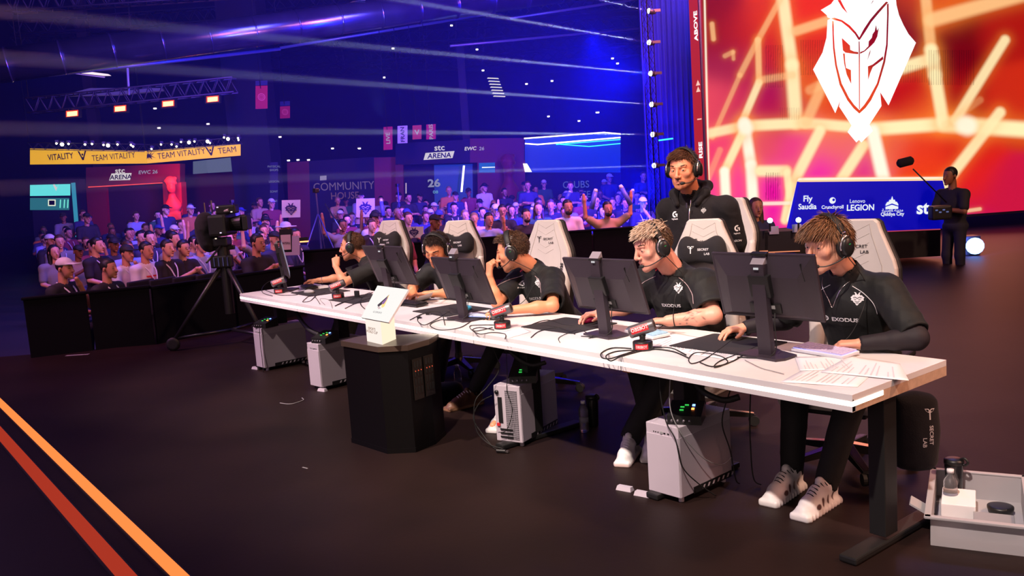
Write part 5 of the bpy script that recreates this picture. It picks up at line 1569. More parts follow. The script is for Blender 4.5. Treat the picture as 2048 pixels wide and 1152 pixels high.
    p.body(arm=1.25, hands=dict(L=dict(d=(-.95, -.35, -.03), n=(0, .05, -1), curl=(30, 32, 20)), R=dict(d=(-.2, -.97, .05), n=(0, 0, -1), curl=(24, 30, 20), spread=3)), base=S(226, 160, 138), head_kw=dict(jaw=1.16, fat=.006), neck_r=.062, paints=tat)
    p.shirt(MT['jersey'], sleeve=.86, sr=.083, seed=5, g=1.20, belly=1.15, wr=.012, collar=.080)
    p.eyes((-.2, 1, -.15))
    bl = [(.30, .16, .09), (.42, .25, .14), (.14, .07, .04), (.09, .045, .028)]; dk = [(.09, .05, .028), (.13, .075, .04)]
    p.hair([dict(n=1500, mask=scalp_mask(.078, .0, -.07), len=.022, comb=comb_part(.3, .2, .9), lift=.5, grav=.1, r=.0024, cols=dk, rough=.3),
            dict(n=1150, mask=lambda x, y, z: (z > .070) & (y > -.09), len=.058, comb=comb_const((-.15, .7, .35)), lift=.6, grav=.22, curl=.42, r=.0036, cols=bl, rough=.35, seg=8, push=True, tip=(.72, .55, .42)),
            dict(n=220, roots=brow_roots(), len=.012, comb=brow_comb, lift=.1, grav=0, r=.001, cols=[(.16, .09, .05)], rough=.1, push=False),
            dict(n=500, roots=beard_roots('chin'), len=.005, comb=beard_comb, lift=.3, grav=0, r=.0006, cols=[(.35, .18, .10)], rough=.2, push=False)], cap=(hair_cap(big=1.0), (.10, .055, .03)))
    p.headset('black over-ear headset worn by the curly-haired player', cable=[(-1.60, .88, 1.02), (-1.60, .80, .92), (-1.60, .76, .80), (-1.62, .66, .745)])
    p.trousers(MT['trousers'], r=(.11, .085, .065)); p.shoe('L', MT['shoe'], style=2, sc=1.05, sole=(.8, .62, .58)); p.shoe('R', MT['shoe'], style=2, sc=1.05, accent=(.03, .05, .04))
    s = SDF()
    for q in 'LR':
        a = np.array(K['an' + q]); kn = np.array(K['kn' + q]); d = vn(kn - a); s.cap(a - d * .02, a + d * .15, .040, .048, .01)
    p.put(s.mesh('sock', .007, T('sock_white', (.72, .62, .66), .85, bump=.3, bscale=120), p.t, base=None))
    up = (.0, -.12, 1); nr = (.15, -.98, .05)
    jersey_prints(p, (-1.72, .87, .90), up, nr, gmark=False)
    p.piping([(-1.64, .85, 1.02), (-1.56, .85, .98), (-1.50, .86, .93), (-1.48, .86, .88)], nr, MT['pink_print'], .0018); p.piping([(-1.82, .85, 1.02), (-1.90, .85, .98), (-1.96, .86, .92)], nr, MT['pink_print'], .0018)
    s = SDF(); w = np.array(K['wrL']); d = vn(w - np.array(K['elL'])); R = basis(d, (0, 0, 1)); mb = MB()
    mb.tube([L(w - d * .035 + R[:, 0] * .037 * math.cos(a) + R[:, 2] * .037 * math.sin(a)) - L(w) for a in np.linspace(0, 2 * PI, 20)], .003, MT['black_rubber'], 6)
    o = mb.build('wristband'); o.location = w; tag(o, 'thin black band on the curly-haired player\'s left wrist', 'wristband')

    # --- bearded middle player, hand on mouth
    K = dict(head=(-3.085, .77, 1.155), fwd=(-.74, -.62, -.26), up=(.04, .02, 1), neck=(-3.04, .92, 1.01), chest=(-3.02, 1.0, .83), pelvis=(-3.03, 1.18, .56),
             shL=(-2.84, .92, .945), shR=(-3.22, .95, .945), elL=(-2.61, .71, .80), wrL=(-2.80, .46, .79), elR=(-3.13, .63, .80), wrR=(-3.175, .615, .985),
             hipL=(-2.93, 1.18, .53), hipR=(-3.12, 1.18, .53), knL=(-2.86, .70, .54), knR=(-3.22, .72, .53), anL=(-2.86, .44, .10), anR=(-3.46, .60, .10), toeL=(-2.77, .26, .04), toeR=(-3.46, .42, .04))
    p = Person('bearded person in dark jersey leaning on one hand at his mouth, middle desk', (-3.03, 1.1, 0), K, 1.12)
    def stub(s, p):
        s.setT(p.R, p.c, p.sc)
        for q, r in (((0, .085, -.09), (.05, .04, .03)), ((-.045, .04, -.08), (.03, .05, .035)), ((.045, .04, -.08), (.03, .05, .035)), ((0, .098, -.053), (.028, .02, .008))): s.blot(q, r, (.30, .14, .085), .35, f=.55)
        s.setT()
    p.body(arm=1.05, hands=dict(L=dict(d=(-.45, -.85, .05), n=(.0, 0, -1), curl=(30, 30, 20)), R=dict(d=(-.05, .15, .98), n=(.15, .95, -.15), curl=(55, 70, 40), spread=1, tdir=(.5, .3, .8))), base=S(224, 150, 112), paints=stub)
    p.shirt(MT['jersey'], sleeve=.86, sr=.073, seed=7, g=1.08, wr=.012)
    p.eyes((-.1, 1, -.2))
    br = [(.075, .035, .018), (.12, .055, .028), (.05, .022, .012)]
    p.hair([dict(n=2000, mask=scalp_mask(.082, .0, -.075), len=.026, comb=comb_part(.3, .5, .5), lift=.7, grav=.1, curl=.6, r=.0024, cols=br, rough=.3, seg=6),
            dict(n=500, mask=lambda x, y, z: (z > .075) & (y > .02), len=.045, comb=comb_const((.1, .9, .5)), lift=.6, grav=.15, curl=.4, r=.0028, cols=br, rough=.25, seg=6),
            dict(n=220, roots=brow_roots(), len=.013, comb=brow_comb, lift=.1, grav=0, r=.0011, cols=br, rough=.1, push=False),
            dict(n=900, roots=beard_roots('jaw'), len=.008, comb=beard_comb, lift=.3, grav=0, r=.0007, cols=[(.20, .09, .045)], rough=.2, push=False),
            dict(n=420, roots=beard_roots('lip'), len=.009, comb=beard_comb, lift=.3, grav=0, r=.0008, cols=[(.20, .08, .04)], rough=.2, push=False)], cap=(hair_cap(), (.05, .024, .012)))
    p.headset('black over-ear headset worn by the bearded middle player', cable=[(-2.93, .86, .98), (-2.96, .82, .88), (-2.98, .74, .79), (-2.96, .5, .746)])
    p.trousers(MT['trousers'], r=(.092, .07, .052)); p.shoe('L', MT['shoe'], style=2, sc=1.0, upper=(.6, .6, .58), accent=(.55, .6, .05)); p.shoe('R', MT['shoe'], style=0, sc=1.05, upper=(.12, .055, .03), sole=(.28, .15, .08))
    up = (-.05, -.15, 1); nr = (.25, -.95, .12)
    jersey_prints(p, (-3.00, .86, .855), up, nr)
    p.piping([(-2.95, .85, .97), (-2.88, .85, .93), (-2.83, .86, .88), (-2.81, .86, .84)], nr, MT['pink_print'], .0018); p.piping([(-3.10, .85, .97), (-3.17, .85, .93), (-3.24, .86, .87)], nr, MT['pink_print'], .0018)

    # --- head-bowed player
    K = dict(head=(-4.175, .84, 1.135), fwd=(.40, -.78, -.46), up=(.10, -.05, 1), neck=(-4.21, 1.0, .99), chest=(-4.22, 1.06, .83), pelvis=(-4.28, 1.22, .56),
             shL=(-4.02, 1.05, .92), shR=(-4.42, .92, .92), elL=(-3.90, .82, .80), wrL=(-4.12, .66, .79), elR=(-4.46, .76, .81), wrR=(-4.33, .68, .82),
             hipL=(-4.17, 1.22, .53), hipR=(-4.36, 1.2, .53), knL=(-4.0, .76, .54), knR=(-4.30, .72, .53), anL=(-3.98, .62, .10), anR=(-4.28, .60, .10), toeL=(-3.94, .47, .04), toeR=(-4.22, .45, .04))
    p = Person('person with dark curls and bowed head in dark jersey, reading a page', (-4.25, 1.15, 0), K, 1.10)
    p.body(hands=dict(L=dict(d=(-.9, -.35, -.05), n=(0, 0, -1), curl=(20, 25, 15)), R=dict(d=(.35, -.45, -.45), n=(-.2, -.1, -.95), curl=(18, 22, 15), spread=4)), base=S(222, 148, 106), head_kw=dict(jaw=.95))
    p.shirt(MT['jersey'], sleeve=.82, sr=.072, seed=9, g=1.05, wr=.011)
    p.eyes((0, 1, -.9))
    br = [(.028, .015, .011), (.045, .022, .015), (.018, .010, .009)]
    p.hair([dict(n=2600, mask=scalp_mask(.078, .0, -.07), len=.036, comb=comb_part(.4, .5, .3), lift=.8, grav=.15, curl=.9, r=.0028, cols=br, rough=.35, seg=7),
            dict(n=260, roots=brow_roots(), len=.013, comb=brow_comb, lift=.1, grav=0, r=.0013, cols=br, rough=.1, push=False),
            dict(n=300, roots=beard_roots('lip'), len=.005, comb=beard_comb, lift=.3, grav=0, r=.0007, cols=[(.08, .04, .03)], rough=.2, push=False)], cap=(hair_cap(), (.020, .011, .009)))
    p.headset('black and silver headset worn by the head-bowed player', cable=[(-4.05, .95, .98), (-4.05, .90, .86), (-4.05, .8, .79), (-4.06, .6, .746)])
    p.trousers(MT['trousers']); p.shoe('L', MT['shoe'], upper=(.1, .09, .09), sole=(.3, .3, .3)); p.shoe('R', MT['shoe'], upper=(.1, .09, .09), sole=(.3, .3, .3))
    up = (.05, -.15, 1); nr = (.42, -.90, .12)
    jersey_prints(p, (-4.17, .93, .87), up, nr)
    p.decal(text_geo('AGON', .03, 1.2, .2), (-4.50, .85, .90), (-.1, -.3, 1), (.3, -.95, .1), MT['white_print'], .014, 'lettering')
    p.decal(GMARK, (-4.46, .86, .955), (-.1, -.3, 1), (.3, -.95, .1), MT['white_print'], .014, 'emblem')

    # --- profile player at the far left
    K = dict(head=(-5.865, .97, 1.11), fwd=(-.72, -.69, -.05), up=(.03, .03, 1), neck=(-5.775, 1.06, .95), chest=(-5.70, 1.12, .82), pelvis=(-5.58, 1.26, .56),
             shL=(-5.56, 1.00, .885), shR=(-5.88, 1.20, .885), elL=(-5.62, .72, .80), wrL=(-5.835, .76, .935), elR=(-6.02, .90, .80), wrR=(-6.16, .72, .79),
             hipL=(-5.50, 1.24, .53), hipR=(-5.66, 1.30, .53), knL=(-5.60, .80, .54), knR=(-5.95, .90, .53), anL=(-5.62, .62, .10), anR=(-6.0, .70, .10), toeL=(-5.68, .47, .04), toeR=(-6.06, .54, .04))
    p = Person('short-haired person in profile in dark jersey, fist at his chin', (-5.65, 1.2, 0), K, 1.10)
    p.body(hands=dict(L=dict(d=(-.35, .25, .85), n=(-.75, .45, -.35), curl=(70, 80, 45), spread=0, tdir=(-.5, .2, .8)), R=dict(d=(-.55, -.8, .05), n=(0, 0, -1), curl=(30, 34, 22))), base=S(220, 152, 118), paints=stub)
    p.shirt(MT['jersey'], sleeve=.80, sr=.074, seed=11, g=1.05, wr=.012)
    p.eyes((0, 1, -.15))
    br = [(.11, .048, .024), (.16, .075, .036), (.08, .034, .018)]
    p.hair([dict(n=2600, mask=scalp_mask(.080, .01, -.055), len=.018, comb=comb_part(.3, .8, .4), lift=.7, grav=.05, r=.0020, cols=br, rough=.25),
            dict(n=220, roots=brow_roots(), len=.012, comb=brow_comb, lift=.1, grav=0, r=.0011, cols=br, rough=.1, push=False),
            dict(n=1000, roots=beard_roots('jaw'), len=.006, comb=beard_comb, lift=.3, grav=0, r=.0007, cols=[(.10, .045, .025)], rough=.2, push=False),
            dict(n=300, roots=beard_roots('lip'), len=.006, comb=beard_comb, lift=.3, grav=0, r=.0008, cols=[(.10, .045, .025)], rough=.2, push=False)], cap=(hair_cap(), (.08, .035, .018)))
    p.headset('black and silver headset worn by the profile player', cable=[(-5.76, 1.0, .98), (-5.74, .95, .90), (-5.70, .85, .80)])
    p.trousers(MT['trousers']); p.shoe('L', MT['shoe'], upper=(.1, .09, .09), sole=(.3, .3, .3)); p.shoe('R', MT['shoe'], upper=(.1, .09, .09), sole=(.3, .3, .3))
    w = np.array(K['wrR']); d = vn(w - np.array(K['elR'])); R = basis(d, (0, 0, 1))
    o = MB().tube([L(w - d * .04 + R[:, 0] * .031 * math.cos(a) + R[:, 2] * .031 * math.sin(a)) - L(w) for a in np.linspace(0, 2 * PI, 20)], .0025, MT['silver'], 6).build('bracelet'); o.location = w; tag(o, 'thin bracelet on the profile player\'s right wrist', 'bracelet')

    # --- standing coach in a hoodie
    hx = L((-2.36, 1.80, 1.655))
    K = dict(head=tuple(hx), fwd=(.30, -.93, -.14), up=(0, 0, 1), neck=(-2.40, 1.92, 1.475), chest=(-2.38, 1.93, 1.23), pelvis=(-2.38, 1.95, .95),
             shL=(-2.16, 2.01, 1.355), shR=(-2.57, 1.86, 1.355), elL=(-2.15, 2.10, 1.09), wrL=(-2.24, 2.20, .86), elR=(-2.66, 1.96, 1.09), wrR=(-2.55, 2.12, .88),
             hipL=(-2.29, 1.98, .92), hipR=(-2.48, 1.93, .92), knL=(-2.28, 1.96, .50), knR=(-2.50, 1.92, .50), anL=(-2.27, 2.0, .10), anR=(-2.52, 1.95, .10), toeL=(-2.24, 1.83, .04), toeR=(-2.50, 1.78, .04))
    p = Person('standing person in black zip hoodie with headset, behind the players', (-2.38, 1.95, 0), K, 1.14)
    def stub2(s, p):
        s.setT(p.R, p.c, p.sc)
        for q, r in (((0, .09, -.095), (.026, .03, .018)), ((0, .098, -.053), (.026, .02, .006)), ((-.045, .04, -.085), (.03, .05, .03)), ((.045, .04, -.085), (.03, .05, .03))): s.blot(q, r, (.28, .13, .08), .35, f=.5)
        s.setT()
    p.body(hands=dict(L=dict(d=(-.3, .1, -.95), n=(-.6, -.2, 0), curl=(20, 25, 20)), R=dict(d=(.4, .1, -.9), n=(.8, -.2, .2), curl=(20, 25, 20))), base=S(220, 140, 104), head_kw=dict(jaw=1.10, fat=.004), neck_r=.060, paints=stub2)
    p.shirt(MT['hoodie'], name='hoodie', sr=.074, seed=13, g=1.05, belly=1.12, wr=.015, collar=.074, long=True, fr=20)
    p.eyes((-.3, 1, -.12))
    br = [(.085, .032, .016), (.13, .05, .025), (.06, .022, .012)]
    p.hair([dict(n=2200, mask=scalp_mask(.076, .0, -.065), len=.034, comb=comb_part(.5, .6, .5, .3), lift=.40, grav=.16, r=.0024, cols=br, rough=.12),
            dict(n=800, mask=lambda x, y, z: (z > .075) & (y > -.02), len=.048, comb=comb_const((.55, .75, .2)), lift=.35, grav=.25, follow=.2, r=.0024, cols=br, rough=.1),
            dict(n=240, roots=brow_roots(.027), len=.012, comb=brow_comb, lift=.1, grav=0, r=.0013, cols=br, rough=.1, push=False),
            dict(n=420, roots=beard_roots('chin'), len=.007, comb=beard_comb, lift=.3, grav=0, r=.0008, cols=[(.10, .045, .025)], rough=.2, push=False),
            dict(n=200, roots=beard_roots('lip'), len=.005, comb=beard_comb, lift=.3, grav=0, r=.0007, cols=[(.12, .05, .03)], rough=.2, push=False)], cap=(hair_cap(), (.06, .024, .012)))
    p.headset('black over-ear headset worn by the standing person in the hoodie', green=False)
    p.trousers(MT['trousers'], r=(.10, .08, .065)); p.shoe('L', MT['shoe'], upper=(.1, .09, .09), sole=(.3, .3, .3)); p.shoe('R', MT['shoe'], upper=(.1, .09, .09), sole=(.3, .3, .3))
    # hood lying on the shoulders
    s = SDF(); nb = np.array(K['neck'])
    R = basis((.34, -.93, 0), (0, 0, 1)); s.setT(R, nb, 1.0)
    s.path([(.075, .095, -.075), (.118, .03, .0), (.10, -.07, .045), (0, -.115, .055), (-.10, -.07, .045), (-.118, .03, .0), (-.075, .095, -.075)], [.020, .032, .038, .040, .038, .032, .020], .03)
    s.ell((0, -.12, -.01), (.10, .05, .06), .03)
    p.put(s.mesh('hood', .008, MT['hoodie'], p.t, disp=wrinkle(.007, 34, 15), base=None))
    fw = L((.36, -.93, 0)).normalized(); up = L((0, 0, 1)); x = up.cross(fw); c = L(K['chest']) + fw * .05
    p.piping([c + up * .20, c + up * .10, c, c - up * .12, c - up * .25], fw, MT['silver'], .0035, 'zip')
    MB().box(L(K['chest']) + fw * .165 + up * .165 - L(p.root), (.010, .006, .035), MT['silver']).build('zip_pull', p.shirt_o)
    p.decal(GMARK, c - x * .115 + up * .10, up, fw, MT['white_print'], .022, 'emblem'); p.decal(text_geo('logitech', .02), c - x * .115 + up * .066, up, fw, MT['white_print'], .012, 'lettering')
    p.decal(MASK_GEO, c + x * .10 + up * .12, up, fw, MT['grey_print'], .020, 'emblem')
    sl = L(K['shL']).lerp(L(K['elL']), .75); nrs = L((.80, -.58, .05))
    p.decal(GMARK, sl + up * .05, (0, 0, 1), nrs, MT['white_print'], .022, 'emblem'); p.decal(text_geo('logitech', .02), sl + up * .012, (0, 0, 1), nrs, MT['white_print'], .011, 'lettering')
    p.decal(text_geo('AGON', .03, 1.2, .2), sl - up * .04, (0, 0, 1), nrs, MT['white_print'], .014, 'lettering')
build_players()
# ------------------------------------------------------------------ far scenery: screen wall, casters' desk, booths, hall
VR = Vector((_fw[1], -_fw[0], 0)).normalized()      # horizontal right of the sight line
VF = Vector((_fw[0], _fw[1], 0)).normalized()       # horizontal forward
ZU = Vector((0, 0, 1))

def on_plane(px, py, P0, N):
    v = Vector(_fw + _r2 * (px - 1024) / CAM_F + _u2 * (576 - py) / CAM_F); c = Vector(CAM_LOC)
    return c + v * ((P0 - c).dot(N) / v.dot(N))

class Wall:
    """an upright plane at a horizontal distance, turned by yaw from facing the camera"""
    def __init__(s, px, dist, yaw=0.0):
        v = Vector(_fw + _r2 * (px - 1024) / CAM_F); v.z = 0
        s.P0 = Vector(CAM_LOC) + v.normalized() * dist; s.P0.z = 0
        a = math.radians(yaw); s.N = (-VF * math.cos(a) + VR * math.sin(a)).normalized(); s.X = ZU.cross(s.N).normalized()
    def pt(s, px, py, off=0.0):
        return on_plane(px, py, s.P0 + s.N * off, s.N)
    def slab(s, poly, th, m, mb=None, off=0.0):
        mb = mb or MB(); P = [s.pt(x, y, off) for x, y in poly]; n = len(P)
        mb.add(P + [q - s.N * th for q in P], [tuple(range(n)), tuple(range(2 * n - 1, n - 1, -1))] + [(i, n + i, n + (i + 1) % n, (i + 1) % n) for i in range(n)], m); return mb
    def fr(s, px, py, off=0.0, rot=0.0):
        return frame(s.pt(px, py, off), s.X, s.N) @ Matrix.Rotation(rot, 4, 'Z')
    def text(s, txt, px, py, hpx, m, parent, off=.01, rot=-.045, bold=.02, sx=1.0, shear=0.0, name='lettering'):
        q = s.pt(px, py, off); sc = (s.pt(px, py - hpx / 2, off) - s.pt(px, py + hpx / 2, off)).length
        V, F = text_geo(txt, bold, sx, shear)
        return geo_mesh(name, (V, F), s.fr(px, py, off, rot), m, parent, sc)
    def emblem(s, geo, px, py, hpx, m, parent, off=.01, rot=-.045, name='emblem'):
        sc = (s.pt(px, py - hpx / 2, off) - s.pt(px, py + hpx / 2, off)).length / 2
        return geo_mesh(name, geo, s.fr(px, py, off, rot), m, parent, sc)
    def polys(s, polys, m, parent, off=.01, name='emblem'):
        """flat emblem given by photo points lying on this wall"""
        F0 = s.fr(1700, 150, off, 0); inv = F0.inverted()
        L2 = [[(inv @ s.pt(x, y, off)) for x, y in P] for P in polys]
        return geo_mesh(name, poly_geo([[(q.x, q.y) for q in P] for P in L2]), F0, m, parent, 1.0, lift=0)

def root_of(name, label, cat, w, px, py, group=None):
    q = w.pt(px, py); return thing(name, label, cat, (q.x, q.y, q.z), group=group)
def hung(t, pts):
    """suspension wires from world points up to the ceiling"""
    for q in pts: under(MB().tube([q, Vector((q.x, q.y, 12.5))], .012, MT['black_metal'], 5).build('hanging_wire'), t)
def under(o, t):
    """re-express world-built mesh under its thing"""
    o.data.transform(Matrix.Translation(-t.location)); o.parent = t; return o
def W_(o, t): return under(o, t)

# --- LED screen wall ---------------------------------------------------------
LW = Wall(1700, 19.0, 4)
def screen_colour(x, y):
    cps = [((1430, 20), (140, 18, 18)), ((1480, 60), (190, 30, 18)), ((1530, 40), (222, 52, 12)), ((1620, 30), (236, 44, 12)), ((1600, 100), (215, 40, 12)), ((1450, 130), (160, 32, 66)), ((1440, 70), (150, 20, 25)),
           ((1430, 200), (228, 72, 90)), ((1480, 210), (200, 40, 80)), ((1545, 190), (160, 8, 80)), ((1555, 222), (190, 25, 60)), ((1620, 150), (222, 72, 20)), ((1440, 300), (240, 60, 110)), ((1520, 290), (228, 78, 92)),
           ((1600, 300), (235, 62, 130)), ((1670, 300), (240, 108, 90)), ((1650, 345), (240, 30, 165)), ((1540, 370), (238, 0, 160)), ((1470, 370), (250, 60, 140)), ((1590, 400), (240, 20, 160)), ((1720, 340), (222, 40, 140)),
           ((1780, 285), (232, 88, 60)), ((1850, 300), (226, 50, 20)), ((1920, 300), (212, 30, 10)), ((1820, 190), (190, 0, 0)), ((1812, 45), (100, 0, 22)), ((1800, 90), (150, 10, 20)), ((1925, 60), (100, 0, 0)), ((1905, 110), (120, 0, 0)), ((1925, 190), (165, 8, 0)),
           ((1830, 15), (200, 60, 20)), ((1900, 15), (225, 85, 20)), ((1850, 340), (236, 62, 10)), ((1940, 370), (222, 30, 22)), ((1945, 420), (205, 20, 45)), ((1940, 470), (150, 0, 170)), ((1700, 200), (225, 70, 20)), ((1850, 230), (235, 90, 30)), ((1560, 110), (205, 25, 15)), ((1510, 130), (190, 40, 60)), ((1500, 420), (235, 40, 150)), ((1700, 380), (235, 60, 60)), ((2020, 200), (200, 40, 10)), ((1990, 60), (170, 20, 5)), ((2000, 400), (200, 20, 60)), ((1600, -60), (220, 50, 15)), ((1850, -60), (190, 30, 10))]
    num = np.zeros(x.shape + (3,)); den = np.zeros(x.shape)
    for (cx, cy), c in cps:
        w = np.exp(-((x - cx) ** 2 + (y - cy) ** 2) / (2 * 27.0 ** 2)) + 1e-7 / (1 + ((x - cx) ** 2 + (y - cy) ** 2) / 4e4) ** 2
        num += w[..., None] * np.array(S(*c)); den += w
    C = num / den[..., None]
    OR = np.array(S(255, 150, 50)); CR = np.array(S(255, 236, 180)); HOT = np.array(S(255, 246, 222))
    seg = [(1562, -30, 1584, 130, 10, .9, 1), (1584, 130, 1592, 245, 11, .9, 1), (1560, 0, 1516, 80, 5, .5, 0), (1516, 80, 1480, 150, 5, .5, 0), (1480, 150, 1425, 275, 4, .4, 0), (1516, 80, 1518, 165, 5, .7, 0), (1518, 165, 1484, 245, 6, .8, 1),
           (1413, 268, 1488, 252, 8, .8, 1), (1488, 252, 1610, 246, 9, .9, 1), (1610, 246, 1750, 258, 9, .9, 1), (1750, 258, 1888, 248, 11, 1, 1), (1888, 248, 2090, 262, 13, 1, 1), (1488, 245, 1502, 330, 9, 1.1, 2), (1502, 330, 1508, 440, 9, 1.1, 2),
           (1484, 268, 1449, 343, 7, .9, 1), (1449, 343, 1453, 420, 8, 1.1, 2), (1592, 62, 1660, 40, 8, .7, 0), (1520, 160, 1585, 150, 6, .45, 0), (1645, 170, 1612, 245, 9, .6, 0), (1640, 262, 1583, 372, 9, .9, 1), (1583, 372, 1570, 440, 7, .9, 1),
           (1727, 290, 1683, 358, 9, .9, 1), (1745, 262, 1768, 362, 11, 1, 2), (1790, 140, 1866, 117, 10, .9, 1), (1850, -20, 1862, 100, 9, .75, 0), (1862, 100, 1870, 150, 11, .9, 1), (1870, 150, 1886, 245, 10, .9, 1), (1862, 40, 2060, -15, 12, .8, 0),
           (2010, 80, 1911, 240, 8, .8, 1), (2000, 225, 1897, 358, 9, .85, 1), (1897, 358, 1888, 380, 7, .8, 1), (1520, 342, 1572, 342, 9, .9, 1), (1574, 345, 1580, 400, 6, .8, 1), (1430, 409, 1590, 406, 3, .7, 2), (1409, -10, 1419, 420, 1.6, .8, 2),
           (1424, 48, 1427, 78, 4, .6, 0), (1450, 112, 1466, 104, 4, .4, 0), (1466, 104, 1467, 118, 3, .4, 0), (1930, 250, 1935, 252, 16, .8, 2), (1490, 252, 1492, 256, 12, .8, 2), (1620, 180, 1660, 160, 8, .35, 0), (1890, 250, 1960, 200, 6, .2, 0),
           (1600, 360, 1888, 358, 3.5, 1.0, 2), (1600, 362, 1578, 440, 4, 1.0, 2), (1885, 360, 1905, 440, 4, .7, 1), (1415, 360, 1440, 300, 5, .3, 0), (1910, 425, 1960, 418, 3, .5, 1)]
    for x0, y0, x1, y1, w, a, kind in seg:
        dx, dy = x1 - x0, y1 - y0; t = np.clip(((x - x0) * dx + (y - y0) * dy) / (dx * dx + dy * dy), 0, 1)
        d = np.sqrt((x - x0 - t * dx) ** 2 + (y - y0 - t * dy) ** 2)
        g1 = np.clip(1.5 - d / (w * 1.15), 0, 1); g1 = g1 * g1 * (3 - 2 * g1); g2 = np.exp(-(d / (w * 2.0)) ** 2) * .42
        c1 = (OR * .5 + CR * .5, CR, HOT)[kind]
        C = C * (1 - (g2 * min(a, 1))[..., None]) + OR * (g2 * min(a, 1))[..., None]
        C = C * (1 - (g1 * min(a, 1))[..., None]) + c1 * (g1 * min(a, 1))[..., None]
    for (x0, x1, y0, y1, dep) in ((1530, 1566, 90, 175, .25), (1855, 1950, 100, 170, .3), (1800, 1855, 130, 165, .2), (1600, 1650, 80, 150, .22), (1530, 1560, 345, 400, .35), (1560, 1600, 215, 240, .15)):
        m = (x > x0) & (x < x1) & (y > y0) & (y < y1); C = np.where(m[..., None], C * (1 - dep * (np.sin(x * 1.35) > 0)[..., None]), C)
    return C
